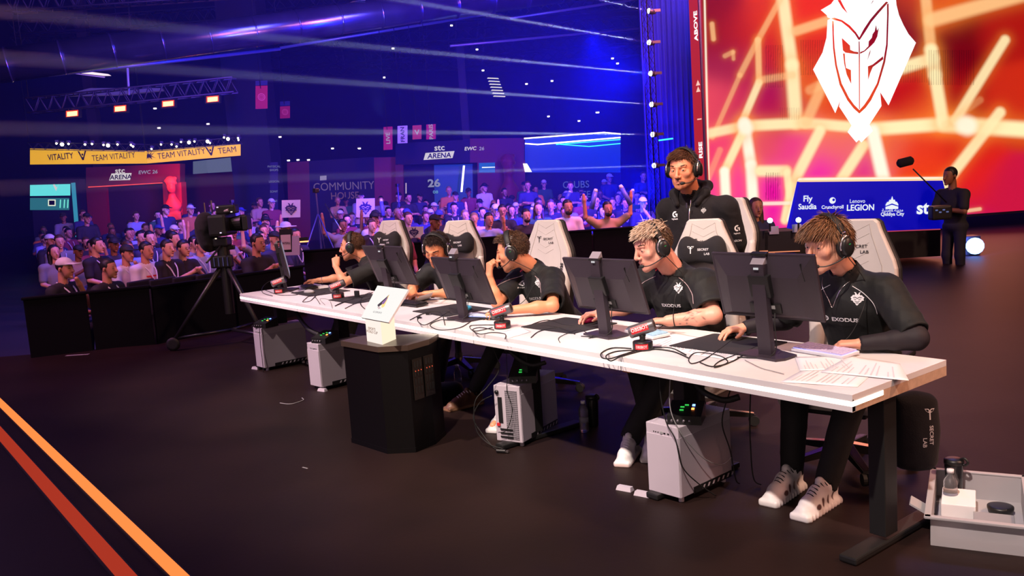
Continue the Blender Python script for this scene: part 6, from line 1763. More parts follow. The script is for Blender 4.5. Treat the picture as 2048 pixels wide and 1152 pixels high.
def build_screen():
    t = root_of('led_screen', 'giant screen wall glowing red, orange and magenta with a white mask emblem', 'screen', LW, 1690, 470)
    xs = np.linspace(1408, 2090, 500); ys = np.linspace(-70, 505, 420)
    v0 = np.array(LW.pt(1408, 0)); 
    # regular grid over the panel in its own metres
    pl = LW.pt(1411, 200); o = LW.pt(1411, 200); X = np.array(LW.X); N = np.array(LW.N)
    wid = (LW.pt(2080, 100) - LW.pt(1411, 100)).length; z0 = 0.3; z1 = LW.pt(1600, -60).z
    nx, nz = 620, 560
    gu = np.linspace(0, wid, nx); gz = np.linspace(z0, z1, nz); U, Zg = np.meshgrid(gu, gz)
    Pw = np.array(o)[None, None, :] * np.array([1, 1, 0]) + U[..., None] * X + np.stack([0 * U, 0 * U, Zg], -1)
    D = Pw - CAM_LOC; zc = D @ _fw; px = 1024 + CAM_F * (D @ _r2) / zc; py = 576 - CAM_F * (D @ _u2) / zc
    C = screen_colour(px, py)
    loc = np.array(t.location); V = (Pw - loc).reshape(-1, 3)
    i = np.arange(nx - 1)[None, :] + np.arange(nz - 1)[:, None] * nx
    Q = np.stack([i, i + 1, i + 1 + nx, i + nx], -1).reshape(-1, 4)
    me = bpy.data.meshes.new('picture'); me.vertices.add(len(V)); me.vertices.foreach_set('co', V.astype(np.float32).ravel())
    me.loops.add(Q.size); me.loops.foreach_set('vertex_index', Q.astype(np.int32).ravel()); me.polygons.add(len(Q)); me.polygons.foreach_set('loop_start', np.arange(0, Q.size, 4, dtype=np.int32)); me.update(calc_edges=True)
    a = me.color_attributes.new('col', 'FLOAT_COLOR', 'POINT'); a.data.foreach_set('color', np.concatenate([C.reshape(-1, 3), np.ones((len(V), 1))], 1).astype(np.float32).ravel())
    m, NN, L = _new_mat('screen_picture'); NN.remove(NN['Principled BSDF']); e = NN.new('ShaderNodeEmission'); at_ = NN.new('ShaderNodeAttribute'); at_.attribute_name = 'col'
    L.new(at_.outputs['Color'], e.inputs[0]); e.inputs[1].default_value = 1.08; L.new(e.outputs[0], NN['Material Output'].inputs['Surface'])
    me.materials.append(m); link('picture', me, t)
    W = Vector(X)
    mb = MB(); c = Vector(o) * 1; c.z = (z0 + z1) / 2; c2 = Vector((o.x, o.y, (z0 + z1) / 2)) + W * (wid / 2) - Vector(N) * .22
    R = Matrix((W, -Vector(N), ZU)).transposed(); mb.box(c2, (wid + .1, .38, z1 - z0 + .1), MT['black_metal'], rot=R); W_(mb.build('housing'), t)
    white = glow('screen_white', (1, 1, 1), 1.15)
    out = [(1668, -30), (1672, -6), (1662, 8), (1641.5, 20), (1653, 30), (1662, 37), (1655, 40), (1653, 75), (1645, 105), (1626, 139), (1670.6, 226.6), (1680, 202), (1678, 213), (1703, 251), (1695, 264), (1712.7, 285), (1718, 280), (1722.7, 285), (1745.7, 262), (1739, 249), (1763, 212), (1760.5, 184.5), (1777, 211),
           (1832, 85.5), (1817, 68), (1807, 50), (1798, 30), (1793, 10), (1791, -12), (1786, -32), (1765, -20), (1735, -8), (1718, -28), (1700, -12), (1682, -40)]
    cr = lambda P: [(1640 + x / 3.84, y / 3.84) for x, y in P]
    holes = [cr([(52, 118), (110, 136), (170, 155), (228, 195), (276, 248), (302, 288), (335, 225), (385, 150), (440, 85), (508, 12), (524, 18), (450, 102), (395, 168), (350, 240), (306, 306), (296, 306), (268, 262), (220, 212), (165, 168), (108, 152), (58, 134)]),
             cr([(93, 160), (96, 260), (100, 370), (116, 500), (150, 650), (210, 770), (258, 832), (302, 872), (350, 828), (392, 770), (450, 650), (500, 480), (520, 350), (528, 100), (527, 26), (514, 32), (515, 120), (508, 340), (486, 470), (437, 640), (374, 755), (340, 805), (303, 846), (262, 805), (222, 750), (166, 640), (130, 500), (112, 365), (106, 260), (105, 164)]),
             cr([(297, 318), (304, 318), (306, 380), (306, 838), (300, 838), (298, 420)]),
             cr([(168, 292), (230, 350), (232, 383), (262, 396), (294, 400), (294, 416), (250, 412), (195, 404), (176, 386)]), cr([(308, 400), (340, 388), (372, 354), (374, 318), (398, 290), (404, 262), (420, 240), (430, 190), (438, 235), (452, 212), (440, 280), (418, 325), (392, 352), (345, 394), (308, 414)]),
             cr([(177, 410), (190, 412), (193, 470), (200, 522), (237, 538), (240, 645), (205, 572), (186, 490)]), cr([(368, 510), (405, 495), (484, 432), (486, 455), (442, 488), (405, 515), (386, 560), (370, 614)]), cr([(362, 468), (378, 405), (390, 378), (384, 410)]),
             cr([(135, 0), (158, 0), (180, 45), (212, 104), (170, 60)]), cr([(388, 38), (404, 8), (412, 0), (406, 14)])]
    q = LW.polys([out] + holes, white, None, off=.012); W_(q, t)
    # side return with vertical wording
    ret = glow('screen_side', S(190, 40, 50), .9); mb = MB(); a0 = LW.pt(1411, 200); a1 = a0 - Vector(VR) * .165 * 1.0 - Vector(N) * .30
    a0 = Vector((a0.x, a0.y, 0)); a1 = Vector((a1.x, a1.y, 0)); nr = (a1 - a0).cross(ZU).normalized()
    if nr.dot(Vector(CAM_LOC) - a0) < 0: nr = -nr
    mb.add([a0 + ZU * z0, a1 + ZU * z0, a1 + ZU * z1, a0 + ZU * z1] + [p - nr * .02 for p in (a0 + ZU * z0, a1 + ZU * z0, a1 + ZU * z1, a0 + ZU * z1)], [(0, 1, 2, 3), (7, 6, 5, 4), (0, 4, 5, 1), (1, 5, 6, 2), (2, 6, 7, 3), (3, 7, 4, 0)], ret)
    rt = mb.build('side_return'); W_(rt, t)
    mid = (a0 + a1) / 2
    for txt, py, hh in (('ABOVE', 50, 48), ('RISE', 300, 36)):
        z = on_plane(1402, py, mid, nr).z; V, F = text_geo(txt, .05, 1.35); k = .095
        Mx = frame(mid + ZU * z + nr * .01, (0, 0, 1), nr); g = geo_mesh('lettering', (V, F), Mx, white, None, k); g.data.transform(Matrix.Translation(-t.location)); g.parent = rt
    for py in (165, 178, 238): 
        z = on_plane(1402, py, mid, nr).z; Mx = frame(mid + ZU * z + nr * .01, (a0 - a1), nr)
        g = geo_mesh('mark', poly_geo([[(-1, -.8), (1, -.8), (0, 1)]]) if py < 200 else poly_geo([[(-1, -.2), (1, -.2), (1, .2), (-1, .2)]]), Mx, glow('screen_mark', (1, .6, .5), 1.0), None, .06); g.data.transform(Matrix.Translation(-t.location)); g.parent = rt
    q = LW.text('EWC', 1478, 420, 18, white, None, .012, bold=.05, sx=1.2); W_(q, t)
    return t
build_screen()
# light thrown by the screen
lamp('screen_spill', 'AREA', LW.pt(1750, 200) + LW.N * .6, (-1, 3, 0.5), 120, (1.0, .28, .20), 5.0)

# --- sponsor front of the casters' desk ---------------------------------------
SB = Wall(1740, 14.2, 2)
def build_sponsor():
    t = root_of('sponsor_board', 'long blue lit board with white sponsor names in front of the giant screen', 'board', SB, 1740, 470)
    blue, N, L = _new_mat('sponsor_blue'); b = N['Principled BSDF']
    blue_m = mat('sponsor_panel', S(8, 10, 170), .35, emit=.55, emit_color=S(6, 8, 205))
    W_(SB.slab([(1576, 470), (1600, 363), (1885, 360), (1910, 456)], .12, blue_m).build('panel'), t)
    wh = glow('sponsor_white', (.92, .96, 1), .95)
    for a in (('Fly', 1616, 399, 12, 1.0), ('Saudia', 1615, 413, 11, .95), ('Crunchyroll', 1665, 415, 7, .95), ('Lenovo', 1715, 402, 8, .95), ('LEGION', 1721, 415, 12, .95), ('Qiddiya City', 1785, 429, 7, .95)):
        W_(SB.text(a[0], a[1], a[2], a[3], wh, None, .012, bold=.03 if a[0] != 'Lenovo' else .0, sx=a[4]), t)
    W_(SB.text('stc', 1853, 417, 25, wh, None, .012, bold=.04, sx=1.0), t)
    # Arabic line, isolated shaping by hand: presentation forms, right to left
    W_(SB.text('\uFE94\uFEF4\uFEE7\uFEAA\uFED8\uFEDF\uFE8E \uFE94\uFEE8\uFEF3\uFEAA\uFEE3', 1785, 421, 6, wh, None, .012, bold=.02), t)
    c = [(math.cos(q), math.sin(q)) for q in np.linspace(0, 2 * PI, 24, endpoint=False)]
    W_(SB.emblem(poly_geo([c, [(.35 + .42 * x, .2 + .42 * y) for x, y in c]]), 1665, 401, 13, wh, None, .012), t)
    W_(SB.emblem(poly_geo([[(-1, -1), (1, -1), (1, -.65), (0, -.35), (-1, -.65)], [(-1, -.5), (0, -.15), (1, -.5), (1, -.3), (.75, .1), (.55, .1), (.4, .45), (.2, .4), (0, 1), (-.2, .4), (-.4, .45), (-.55, .1), (-.75, .1), (-1, -.3)]]), 1784, 405, 26, wh, None, .012), t)
    g = glow('edge_orange', (1, .55, .30), 1.3)
    mb = SB.slab([(1596, 363), (1600, 360), (1888, 357), (1888, 361), (1601, 364)], .03, g, off=.02); W_(mb.build('lit_edge'), t)
    t = root_of('stage_riser', 'low black riser under the blue sponsor board', 'riser', SB, 1780, 500)
    W_(SB.slab([(1560, 545), (1576, 470), (1910, 455), (1880, 512), (1790, 517)], .0, MT['black_metal']).build('front') if False else SB.slab([(1590, 530), (1590, 470), (1881, 458), (1881, 512)], .9, MT['black_metal'], off=.06).build('body'), t)
    e = SB.slab([(1590, 471.5), (1590, 469.5), (1881, 457.5), (1881, 459.5)], .01, glow('riser_line', (.55, .06, .12), .8), off=.075); W_(e.build('edge_line'), t)
build_sponsor()

# production tables left of the board with papers and small lights
PT = Wall(1520, 11.0, 0)
for (x0, x1, yt, lab) in ((1476, 1536, 486, 'dark production table with a hanging white page, left of the others'), (1530, 1600, 470, 'dark production table with a hanging white page, edge lit orange'), ):
    t = root_of('production_table', lab, 'table', PT, (x0 + x1) / 2, 520)
    P = [PT.pt(x0, 465), PT.pt(x1, 462)]
    W_(PT.slab([(x0, 505), (x0, 465), (x1, 461), (x1, 505)], .5, T('table_navy', (.012, .012, .022), .6)).build('body'), t)
    W_(PT.slab([(x0, 506), (x0, 504), (x1, 501), (x1, 503)], .01, glow('table_edge', (1, .32, .16), .8), off=.012).build('edge'), t)
pgm = T('page_lit', (.50, .45, .62), .7)
for px, py, lab in ((1489, 487, 'white page hung on the left production table'), (1548, 461, 'white page hung on the production table nearer the blue board'), (1594, 457, 'white page by the head of the fringe-haired player')):
    t = root_of('notice_page', lab, 'paper', PT, px, py)
    W_(PT.slab([(px - 9, py + 8), (px - 10, py - 8), (px + 9, py - 9), (px + 10, py + 7)], .004, pgm, off=.02).build('sheet'), t)
for px, py, q in ((1484, 445, 'left of the long-haired person'), (1540, 441, 'right of the long-haired person'), (1597, 440, 'before the blue board')):
    t = root_of('work_light', 'small bluish-white lamp glowing ' + q, 'lamp', PT, px, py, group='work lamps above the production tables')
    W_(MB().sph(PT.pt(px, py, .1), .032, glow('work_lamp', (.5, .7, 1), 7), 10).build('bulb'), t); W_(MB().cyl(PT.pt(px, py + 4, .1), PT.pt(px, py + 22, .1), .012, MT['black_metal'], 8).build('stem'), t)

# --- hall shell -------------------------------------------------------------------
dark = mat('hall_dark_blue', (.012, .012, .050), .8, noise=.4, nscale=.3)
ceil = mat('hall_ceiling', (.018, .016, .045), .8, noise=.5, nscale=.4)
CZ = 12.5
mb = MB(); mb.box((-30, 20, CZ + .15), (100, 90, .3), ceil); struct(mb, 'ceiling')
mb = MB(); mb.box((-72, 20, 6), (.4, 90, 13), dark); struct(mb, 'wall_left')
mb = MB(); mb.box((-30, 62, 6), (100, .4, 13), dark); struct(mb, 'wall_back')
# dark drape beside the screen
DR = Wall(1360, 20.0, 0)
drape = mat('drape_blue', (.004, .004, .05), .9, noise=.3, nscale=1.5)
t = root_of('stage_drape', 'tall dark blue drape left of the giant screen', 'curtain', DR, 1360, 440)
mb = MB(); P0 = DR.pt(1296, 420); P1 = DR.pt(1398, 420); n = 40; vs = []; fs = []
for k in range(n + 1):
    q = P0.lerp(P1, k / n) + DR.N * (.06 * math.sin(k * 1.5)); vs += [Vector((q.x, q.y, .0)), Vector((q.x, q.y, 8.5))]
for k in range(n): fs.append((2 * k, 2 * k + 2, 2 * k + 3, 2 * k + 1))
mb.add(vs, fs, drape, True); o = mb.build('cloth'); W_(o, t); md = o.modifiers.new('thick', 'SOLIDIFY'); md.thickness = .02

# ceiling trusses
trm = T('truss_grey', (.05, .04, .065), .6, .2)
def truss(a, b, w, name, label, m=None, group=None, n=None, cat='truss'):
    a = Vector(a); b = Vector(b); t = thing(name, label, cat, a, group=group); d = b - a; L = d.length; dn = d.normalized(); s = dn.cross(ZU).normalized() * w / 2; u = Vector((0, 0, w / 2)) if abs(dn.z) < .9 else Vector((w / 2, 0, 0)).cross(dn) 
    if abs(dn.z) >= .9: s = Vector((w / 2, 0, 0)); u = Vector((0, w / 2, 0))
    mb = MB(); C = [s + u, s - u, -s - u, -s + u]; m = m or trm
    for c in C: mb.tube([c, c + d], w * .055, m, 5)
    n = n or max(3, int(L / w))
    for k in range(n):
        p, q = d * (k / n), d * ((k + 1) / n)
        for i in range(4):
            c0, c1 = C[i], C[(i + 1) % 4]
            if k % 2: c0, c1 = c1, c0
            mb.tube([p + c0, q + c1], w * .035, m, 4)
    mb.build('lattice', t); return t
TG = 'steel trusses under the hall ceiling'
ORD = ['nearest', 'second nearest', 'third nearest', 'fourth nearest', 'fifth nearest', 'sixth nearest', 'farthest']
for k in range(7):
    d = 34 + k * 6.0
    a = at(560, 300, d=d); b = at(1290, 300, d=d); a.z = b.z = CZ - 1.0 - .12 * k
    truss(a, b, .7, 'ceiling_truss', ORD[k] + ' of the dark trusses spanning the hall under the ceiling', group=TG, n=36)
for k in range(6):
    a = at(640 + k * 75, 200, d=30); b = at(690 + k * 55, 200, d=75); a.z = b.z = CZ - .55
    truss(a, b, .5, 'ceiling_truss', 'dark truss running deep into the hall, %s from the left' % ('first', 'second', 'third', 'fourth', 'fifth', 'sixth')[k], group='lengthwise trusses under the hall ceiling', n=40)
for k in range(3):
    a = at(96 - 40, 300, d=26 + k * 9); b = at(520, 300, d=26 + k * 9); a.z = b.z = 7.6 + k * 1.1
    truss(a, b, .5, 'ceiling_truss', ORD[k] + ' dark truss over the left booths', group='trusses over the left booths', n=30)

# big round duct across the top left
ductm = T('duct_metal', (.20, .18, .32), .22, .9, noise=.2, nscale=3)
a = at(-40, 137, d=20.5); b = at(1150, -25, d=27)
t = thing('air_duct', 'huge round metal duct crossing the upper left of the hall', 'duct', a); d = b - a
MB().tube([Vector(), d], .40, ductm, 40).build('pipe', t)
for k in range(14):
    q = d * ((k + .5) / 14); MB().tube([q - d.normalized() * .02, q + d.normalized() * .02], .415, ductm, 40).build('flange', t)
band = T('duct_wrap', (.75, .85, .80), .35)
for (px0, w) in ((655, .55), (742, .40), (800, .35)):
    f = (px0 + 40) / 1190.0; q = d * f
    mb = MB(); n = 24; e1 = d.normalized().cross(ZU).normalized(); e2 = e1.cross(d.normalized()); vs = []; fs = []
    for k in range(n + 1):
        aa = math.radians(60 + 170 * k / n); rr = .43
        off = d.normalized() * (.25 * math.sin((k / n) * PI) )
        for s2 in (-1, 1): vs.append(q + (e1 * math.cos(aa) + e2 * math.sin(aa)) * rr - off + d.normalized() * (s2 * w * .5 * math.sin(k / n * PI) ** .6 * .8))
    for k in range(n): fs.append((2 * k, 2 * k + 2, 2 * k + 3, 2 * k + 1))
    mb.add(vs, fs, band, True); mb.build('pale_wrap', t)
lamp('duct_glint_blue', 'SPOT', at(300, 260, d=14), at(300, 100, d=21), 900, (.12, .18, 1.0), .2, 70)
lamp('duct_glint_pink', 'SPOT', at(500, 300, d=13), at(500, 60, d=23), 500, (1.0, .25, .35), .15, 80)
lamp('duct_glint_white', 'SPOT', at(760, 230, d=19), at(725, 25, d=24.5), 420, (.8, .95, 1.0), .1, 22)
for i, (p, q, r, lab) in enumerate((((560, 96, 30), (990, 26, 34), .05, 'thin pipe under the duct, lit pink'), ((1020, 37, 34), (1330, -10, 38), .05, 'thin pale pipe high in the hall centre'), ((900, 92, 34), (1330, 52, 42), .05, 'long thin violet pipe below the higher pale pipe'), ((96, 150, 22), (560, 98, 26), .05, 'thin pipe running beneath the large duct'))):
    a = at(p[0], p[1], d=p[2]); b = at(q[0], q[1], d=q[2]); o = MB().tube([Vector(), b - a], r, T('pipe_pale', (.55, .45, .6), .3, .5), 10).build('ceiling_pipe'); o.location = a; tag(o, lab, 'pipe')

# columns
def column(px, w, d, label, m, z1=CZ):
    p = at(px, 400, d=d); o = MB().box((0, 0, z1 / 2), (w, w, z1), m, rot=Matrix.Rotation(CAM_YAW, 3, 'Z')).build('pillar'); o.location = (p.x, p.y, 0); o['kind'] = 'structure'; return o
column(521, 1.32, 30, '', mat('column_navy', (.004, .004, .018), .8)); column(208, .42, 40, '', mat('column_grey', (.06, .05, .09), .7)); column(942, .36, 44, '', MT['truss_grey'], 8.2)
CW = Wall(521, 29.0, 0)
redm = T('flag_red', (.50, .02, .05), .7, emit=.10, emit_color=(.6, .02, .06)); pinkm = T('flag_pink', (.75, .15, .2), .7, emit=.15, emit_color=(.8, .1, .2))
for (x, y, w, h, dd, lab) in ((523, 190, 24, 56, 28.8, 'red hanging banner with pale rings on the dark column'), (570, 220, 20, 34, 34, 'smaller red hanging banner with pale rings right of the dark column')):
    w_ = Wall(x, dd, 8); t = root_of('hanging_banner', lab, 'banner', w_, x, y)
    W_(w_.slab([(x - w / 2, y + h / 2), (x - w / 2, y - h / 2 + 10), (x + w / 2, y - h / 2 + 9), (x + w / 2, y + h / 2 - 1)], .02, redm).build('cloth'), t)
    W_(w_.slab([(x - w / 2, y - h / 2 + 9), (x - w / 2, y - h / 2), (x + w / 2, y - h / 2 - 1), (x + w / 2, y - h / 2 + 8)], .02, T('navy_panel', (.02, .04, .12), .6)).build('header'), t)
    for r in (1.0, .62, .3):
        c = [(math.cos(q), math.sin(q)) for q in np.linspace(0, 2 * PI, 24, endpoint=False)]
        W_(w_.emblem(poly_geo([c, [(.82 * a_, .82 * b_) for a_, b_ in c]]), x, y + 4, w * .62 * r, pinkm, None, .01), t)
t = root_of('column_sign', 'column of small pale words on the dark pillar', 'sign', CW, 548, 370)
sgn = glow('faint_sign', (.25, .25, .55), .55)
W_(CW.slab([(540, 420), (540, 325), (556, 324), (556, 419)], .01, T('navy_panel2', (.012, .012, .05), .6), off=.02).build('panel'), t)
for txt, y in (('PHYSICAL', 333), ('SHOPS', 340), ('LEGION', 363), ('SONY', 383), ('PEPSI', 402)): W_(CW.text(txt, 548, y, 4.2, sgn, None, .04, bold=.02), t)

# --- yellow ring banner over the left -------------------------------------------------
YB = [(Wall(96, 31.5, -6), [(60, 329), (60, 297), (292, 302), (292, 327)]), (Wall(470, 30.5, 12), [(292, 327), (292, 302), (481, 287), (481, 311)])]
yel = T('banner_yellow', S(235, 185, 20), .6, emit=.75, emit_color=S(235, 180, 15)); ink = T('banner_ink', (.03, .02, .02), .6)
t = root_of('ring_banner', 'long yellow banner with repeated black team wording above the left booths', 'banner', YB[0][0], 292, 315)
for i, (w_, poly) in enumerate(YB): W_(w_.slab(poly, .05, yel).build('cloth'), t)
VM = poly_geo([[(-1, 1), (-.6, .9), (-.1, -.4), (0, -.2), (.1, -.4), (.6, .9), (1, 1), (.6, .1), (.15, -1), (-.15, -1), (-.6, .1)], [(-.25, .2), (0, -.1), (.25, .2), (0, .5)]])
BURST = poly_geo([[(-1.6, .8), (-.4, .1), (-.9, .9), (-.2, .3), (-.2, .9), (0, .4), (.2, .9), (.2, .3), (.9, .9), (.4, .1), (1.6, .8), (.6, 0), (1.6, -.7), (.5, -.2), (.7, -.9), (.1, -.3), (0, -.9), (-.1, -.3), (-.7, -.9), (-.5, -.2), (-1.6, -.7), (-.6, 0)]])
w0, w1 = YB[0][0], YB[1][0]
W_(w0.text('VITALITY', 121, 313, 12, ink, None, .02, rot=.015, bold=.02, sx=.80), t); W_(w0.emblem(VM, 165, 311, 19, ink, None, .02, rot=.0), t); W_(w0.text('TEAM VITALITY', 227, 313, 12, ink, None, .02, rot=.01, bold=.02, sx=.80), t)
W_(w1.emblem(BURST, 297, 312, 18, ink, None, .02, rot=.06), t); W_(w1.text('TEAM VITALITY', 363, 307, 12, ink, None, .02, rot=.06, bold=.02, sx=.80), t); W_(w1.emblem(VM, 421, 302, 18, ink, None, .02, rot=.08), t); W_(w1.text('TEAM', 454, 300, 12, ink, None, .02, rot=.06, bold=.02, sx=.85), t)
lampw = glow('ring_lamp', (1.0, .90, .62), 14); 
LP = [(113, 287), (124, 289), (137, 288), (170, 289), (184, 288), (207, 290), (216, 291), (235, 289), (262, 290), (266, 293), (303, 298), (322, 289), (343, 289), (353, 293), (362, 284), (378, 285), (389, 283), (415, 283), (420, 286), (448, 275), (456, 278), (476, 276), (477, 280)]
for li, (x, y) in enumerate(LP):
    w_ = w0 if x < 292 else w1; t = root_of('spot_lamp', 'small bright spot lamp over the yellow banner, %s from the left' % NUM[li + 1], 'lamp', w_, x, y, group='spot lamps over the yellow banner')
    big = x in (124, 216, 378, 415, 456)
    W_(MB().sph(w_.pt(x, y, .3), .055 if big else .030, lampw, 8).build('lens'), t); W_(MB().box(w_.pt(x, y - 4, .25), (.10, .10, .08), MT['black_metal']).build('housing'), t)
truss(w0.pt(60, 292), w0.pt(292, 296), .22, 'lamp_rail', 'truss rail above the left part of the yellow banner', n=20); truss(w1.pt(292, 297), w1.pt(484, 281), .22, 'lamp_rail', 'truss rail above the right part of the yellow banner', n=18)
# four glowing orange floodlights
FL = Wall(280, 24, 0); og = glow('flood_orange', (1.0, .34, .12), 5); og2 = glow('flood_rim', (1.0, .05, .02), 1.6)
for x, y, q in ((144, 228, 'leftmost'), (240, 218, 'second from left'), (336, 208, 'third from left'), (425, 199, 'rightmost')):
    t = root_of('flood_light', 'square orange floodlight under the left truss, ' + q, 'lamp', FL, x, y, group='orange floodlights under the left truss')
    W_(FL.slab([(x - 15, y + 8), (x - 15, y - 8), (x + 15, y - 10), (x + 15, y + 6)], .12, MT['black_metal']).build('housing'), t)
    W_(FL.slab([(x - 12, y + 6), (x - 12, y - 6), (x + 12, y - 8), (x + 12, y + 4)], .01, og2, off=.012).build('rim'), t)
    W_(FL.slab([(x - 10, y + 5), (x - 10, y - 4), (x + 10, y - 6), (x + 10, y + 3)], .01, og, off=.025).build('lens'), t)
truss(FL.pt(60, 212), FL.pt(470, 170), .35, 'light_truss', 'truss carrying the orange floodlights', n=30)
o = MB().tube([Vector(), FL.pt(255, 136) - FL.pt(258, 190)], .03, T('pipe_pale2', (.3, .3, .4), .5), 6).build('drop_rod'); o.location = FL.pt(258, 190); tag(o, 'thin vertical rod above the orange floodlights', 'rod')
# pale roof light top left
w_ = Wall(190, 33, 0); t = root_of('strip_light', 'pale pink strip light high at the upper left', 'lamp', w_, 190, 147)
W_(w_.slab([(160, 146), (160, 141), (215, 148), (220, 151), (205, 151)], .1, glow('strip_pink', (.95, .70, .85), 1.3)).build('tube'), t)
W_(w_.slab([(138, 146), (138, 145), (208, 153), (206, 155)], .1, glow('strip_violet', (.3, .15, .75), 1.0)).build('violet_tube'), t)
w_ = Wall(230, 36, 0); t = root_of('skylight_panel', 'grey slatted ceiling panel at the upper left', 'panel', w_, 250, 185)
mb = w_.slab([(120, 192), (180, 176), (322, 176), (322, 181), (230, 190)], .3, mat('slat_panel', (.20, .15, .30), .6, emit=.12, emit_color=(.35, .2, .5))); W_(mb.build('slats'), t)

for n_ in list(COL.objects):
    if n_.parent is None and n_.name.split('.')[0] in ('hanging_banner', 'strip_light', 'skylight_panel', 'ring_banner', 'flood_light', 'light_truss', 'lamp_rail', 'spot_lamp'):
        if n_.name.startswith('spot_lamp') or n_.name.startswith('flood'): continue
        hung(n_, [n_.location + Vector((0, 0, .2)) - VF * .02])
# --- booths -------------------------------------------------------------------------
def booth(name, label, w_, base, parts, cat='booth'):
    t = root_of(name, label, cat, w_, *base)
    for nm, poly, m, th, off in parts:
        mb = w_.slab(poly, th, m, off=off)
        for i, (x, y) in enumerate(poly):
            if y >= 430:
                for j in (i, i + len(poly)): mb.v[j] = (mb.v[j][0], mb.v[j][1], -.32)
        W_(mb.build(nm), t)
    return t
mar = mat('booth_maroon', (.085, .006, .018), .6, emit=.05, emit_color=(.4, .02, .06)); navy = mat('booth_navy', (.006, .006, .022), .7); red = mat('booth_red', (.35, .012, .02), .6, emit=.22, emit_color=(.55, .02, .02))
wht = glow('sign_white', (.85, .78, .85), .75); wht2 = glow('sign_dim', (.45, .40, .60), .7)
B1 = Wall(260, 33.0, 4)
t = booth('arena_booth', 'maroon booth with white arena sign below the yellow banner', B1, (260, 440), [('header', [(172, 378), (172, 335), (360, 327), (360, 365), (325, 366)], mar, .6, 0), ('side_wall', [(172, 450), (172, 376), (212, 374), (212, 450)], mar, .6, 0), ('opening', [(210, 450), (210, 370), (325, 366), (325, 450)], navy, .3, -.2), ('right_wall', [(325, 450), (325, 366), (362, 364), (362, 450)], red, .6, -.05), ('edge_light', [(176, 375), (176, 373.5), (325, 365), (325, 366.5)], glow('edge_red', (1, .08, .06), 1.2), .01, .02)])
W_(B1.text('stc', 240, 342, 11, wht, None, .02, rot=-.02, bold=.02, sx=1.1), t)
tg = B1.slab([(218, 361), (223, 347), (263, 346), (260, 360)], .01, wht, off=.02); W_(tg.build('sign_plate'), t); W_(B1.text('ARENA', 241, 354, 9, navy, None, .04, rot=-.02, bold=.03, sx=1.05, shear=.15), t); W_(B1.text('EWC 26', 296, 344, 7, wht2, None, .02, rot=-.02, bold=.02, sx=1.1, shear=.15), t)
lamp('booth_red', 'SPOT', B1.pt(345, 345, 1.5), B1.pt(345, 400, -.2), 300, (1, .03, .02), .2, 100)
def bust(w_, px, py_top, py_bot, label, m, off=.6):
    c = w_.pt(px, (py_top + py_bot) / 2, off); H = (w_.pt(px, py_top, off) - w_.pt(px, py_bot, off)).length
    s = SDF(); q = H
    s.ell((0, 0, .38 * q), (.13 * q, .13 * q, .13 * q), .05 * q); s.ell((.0, -.05 * q, .22 * q), (.10 * q, .11 * q, .12 * q), .05 * q); s.cap((0, 0, .15 * q), (0, 0, -.05 * q), .08 * q, .09 * q, .05 * q)
    s.ell((0, 0, -.2 * q), (.19 * q, .14 * q, .2 * q), .08 * q); s.cap((0, -.13 * q, .30 * q), (0, -.16 * q, .22 * q), .02 * q, .025 * q, .02 * q); s.box((0, 0, -.42 * q), (.16 * q, .13 * q, .10 * q), .02 * q, .02 * q)
    for k in range(12):
        a = k * .55; s.ell((.10 * q * math.cos(a), .10 * q * math.sin(a), .45 * q - .01 * k * q), (.05 * q,) * 3, .01 * q)
    o = s.mesh('bust_statue', .022 * q, m, None, base=None, disp=wrinkle(.02 * q, 12 / q, 6)); o.location = c; o.rotation_euler.z = CAM_YAW + .3; tag(o, label, 'statue')
bust(B1, 345, 353, 440, 'large red-lit bust statue at the left arena booth', mat('statue_red', (.5, .12, .06), .5)); 
w_ = Wall(120, 32, 0)
t = booth('screen_booth', 'booth with bright turquoise screen at the far left edge', w_, (120, 430), [('wall', [(60, 440), (60, 360), (158, 358), (158, 440)], navy, .4, 0), ('bright_screen', [(60, 392), (60, 370), (140, 368), (140, 391)], glow('cyan_screen', (.12, .75, .80), 1.0), .02, .03), ('side_screen', [(142, 430), (142, 366), (150, 365), (150, 430)], glow('cyan_side', (.05, .35, .6), .7), .02, .03), ('lower_screen', [(60, 420), (60, 396), (138, 396), (138, 420)], glow('cyan_low', (.03, .18, .25), .8), .02, .03)])
W_(w_.slab([(96, 412), (96, 399), (111, 399), (111, 412)], .01, glow('cyan_frame', (.9, .95, .8), .9), off=.06).build('lit_frame'), t); W_(w_.slab([(98, 410), (98, 401), (109, 401), (109, 410)], .01, navy, off=.075).build('dark_inset'), t)
W_(w_.slab([(106, 370), (108, 368), (114, 376), (117, 368), (112, 382)], .01, wht, off=.06).build('mark'), t)
for x in (119, 127, 134): W_(w_.slab([(x, 416), (x + 1, 399), (x + 3, 399), (x + 2, 416)], .01, glow('cyan_bar', (.2, .9, .8), .9), off=.06).build('light_bar'), t)
w_ = Wall(430, 33, 4); t = booth('white_wall_screen', 'dim grey twin screens left of the dark column', w_, (430, 340), [('left_screen', [(386, 348), (386, 323), (413, 320), (413, 346)], glow('grey_scr', (.10, .12, .20), .9), .1, 0), ('right_screen', [(415, 346), (413, 320), (479, 313), (479, 342)], glow('grey_scr2', (.11, .13, .22), .9), .1, 0)], 'screen')
w_ = Wall(430, 35, 4); booth('dark_wall', 'dark wall panel behind the audience left of the column', w_, (430, 430), [('panel', [(360, 450), (360, 348), (500, 342), (500, 450)], mat('booth_navy2', (.010, .008, .035), .7), .3, 0)], 'wall panel')
B2 = Wall(690, 36, 6)
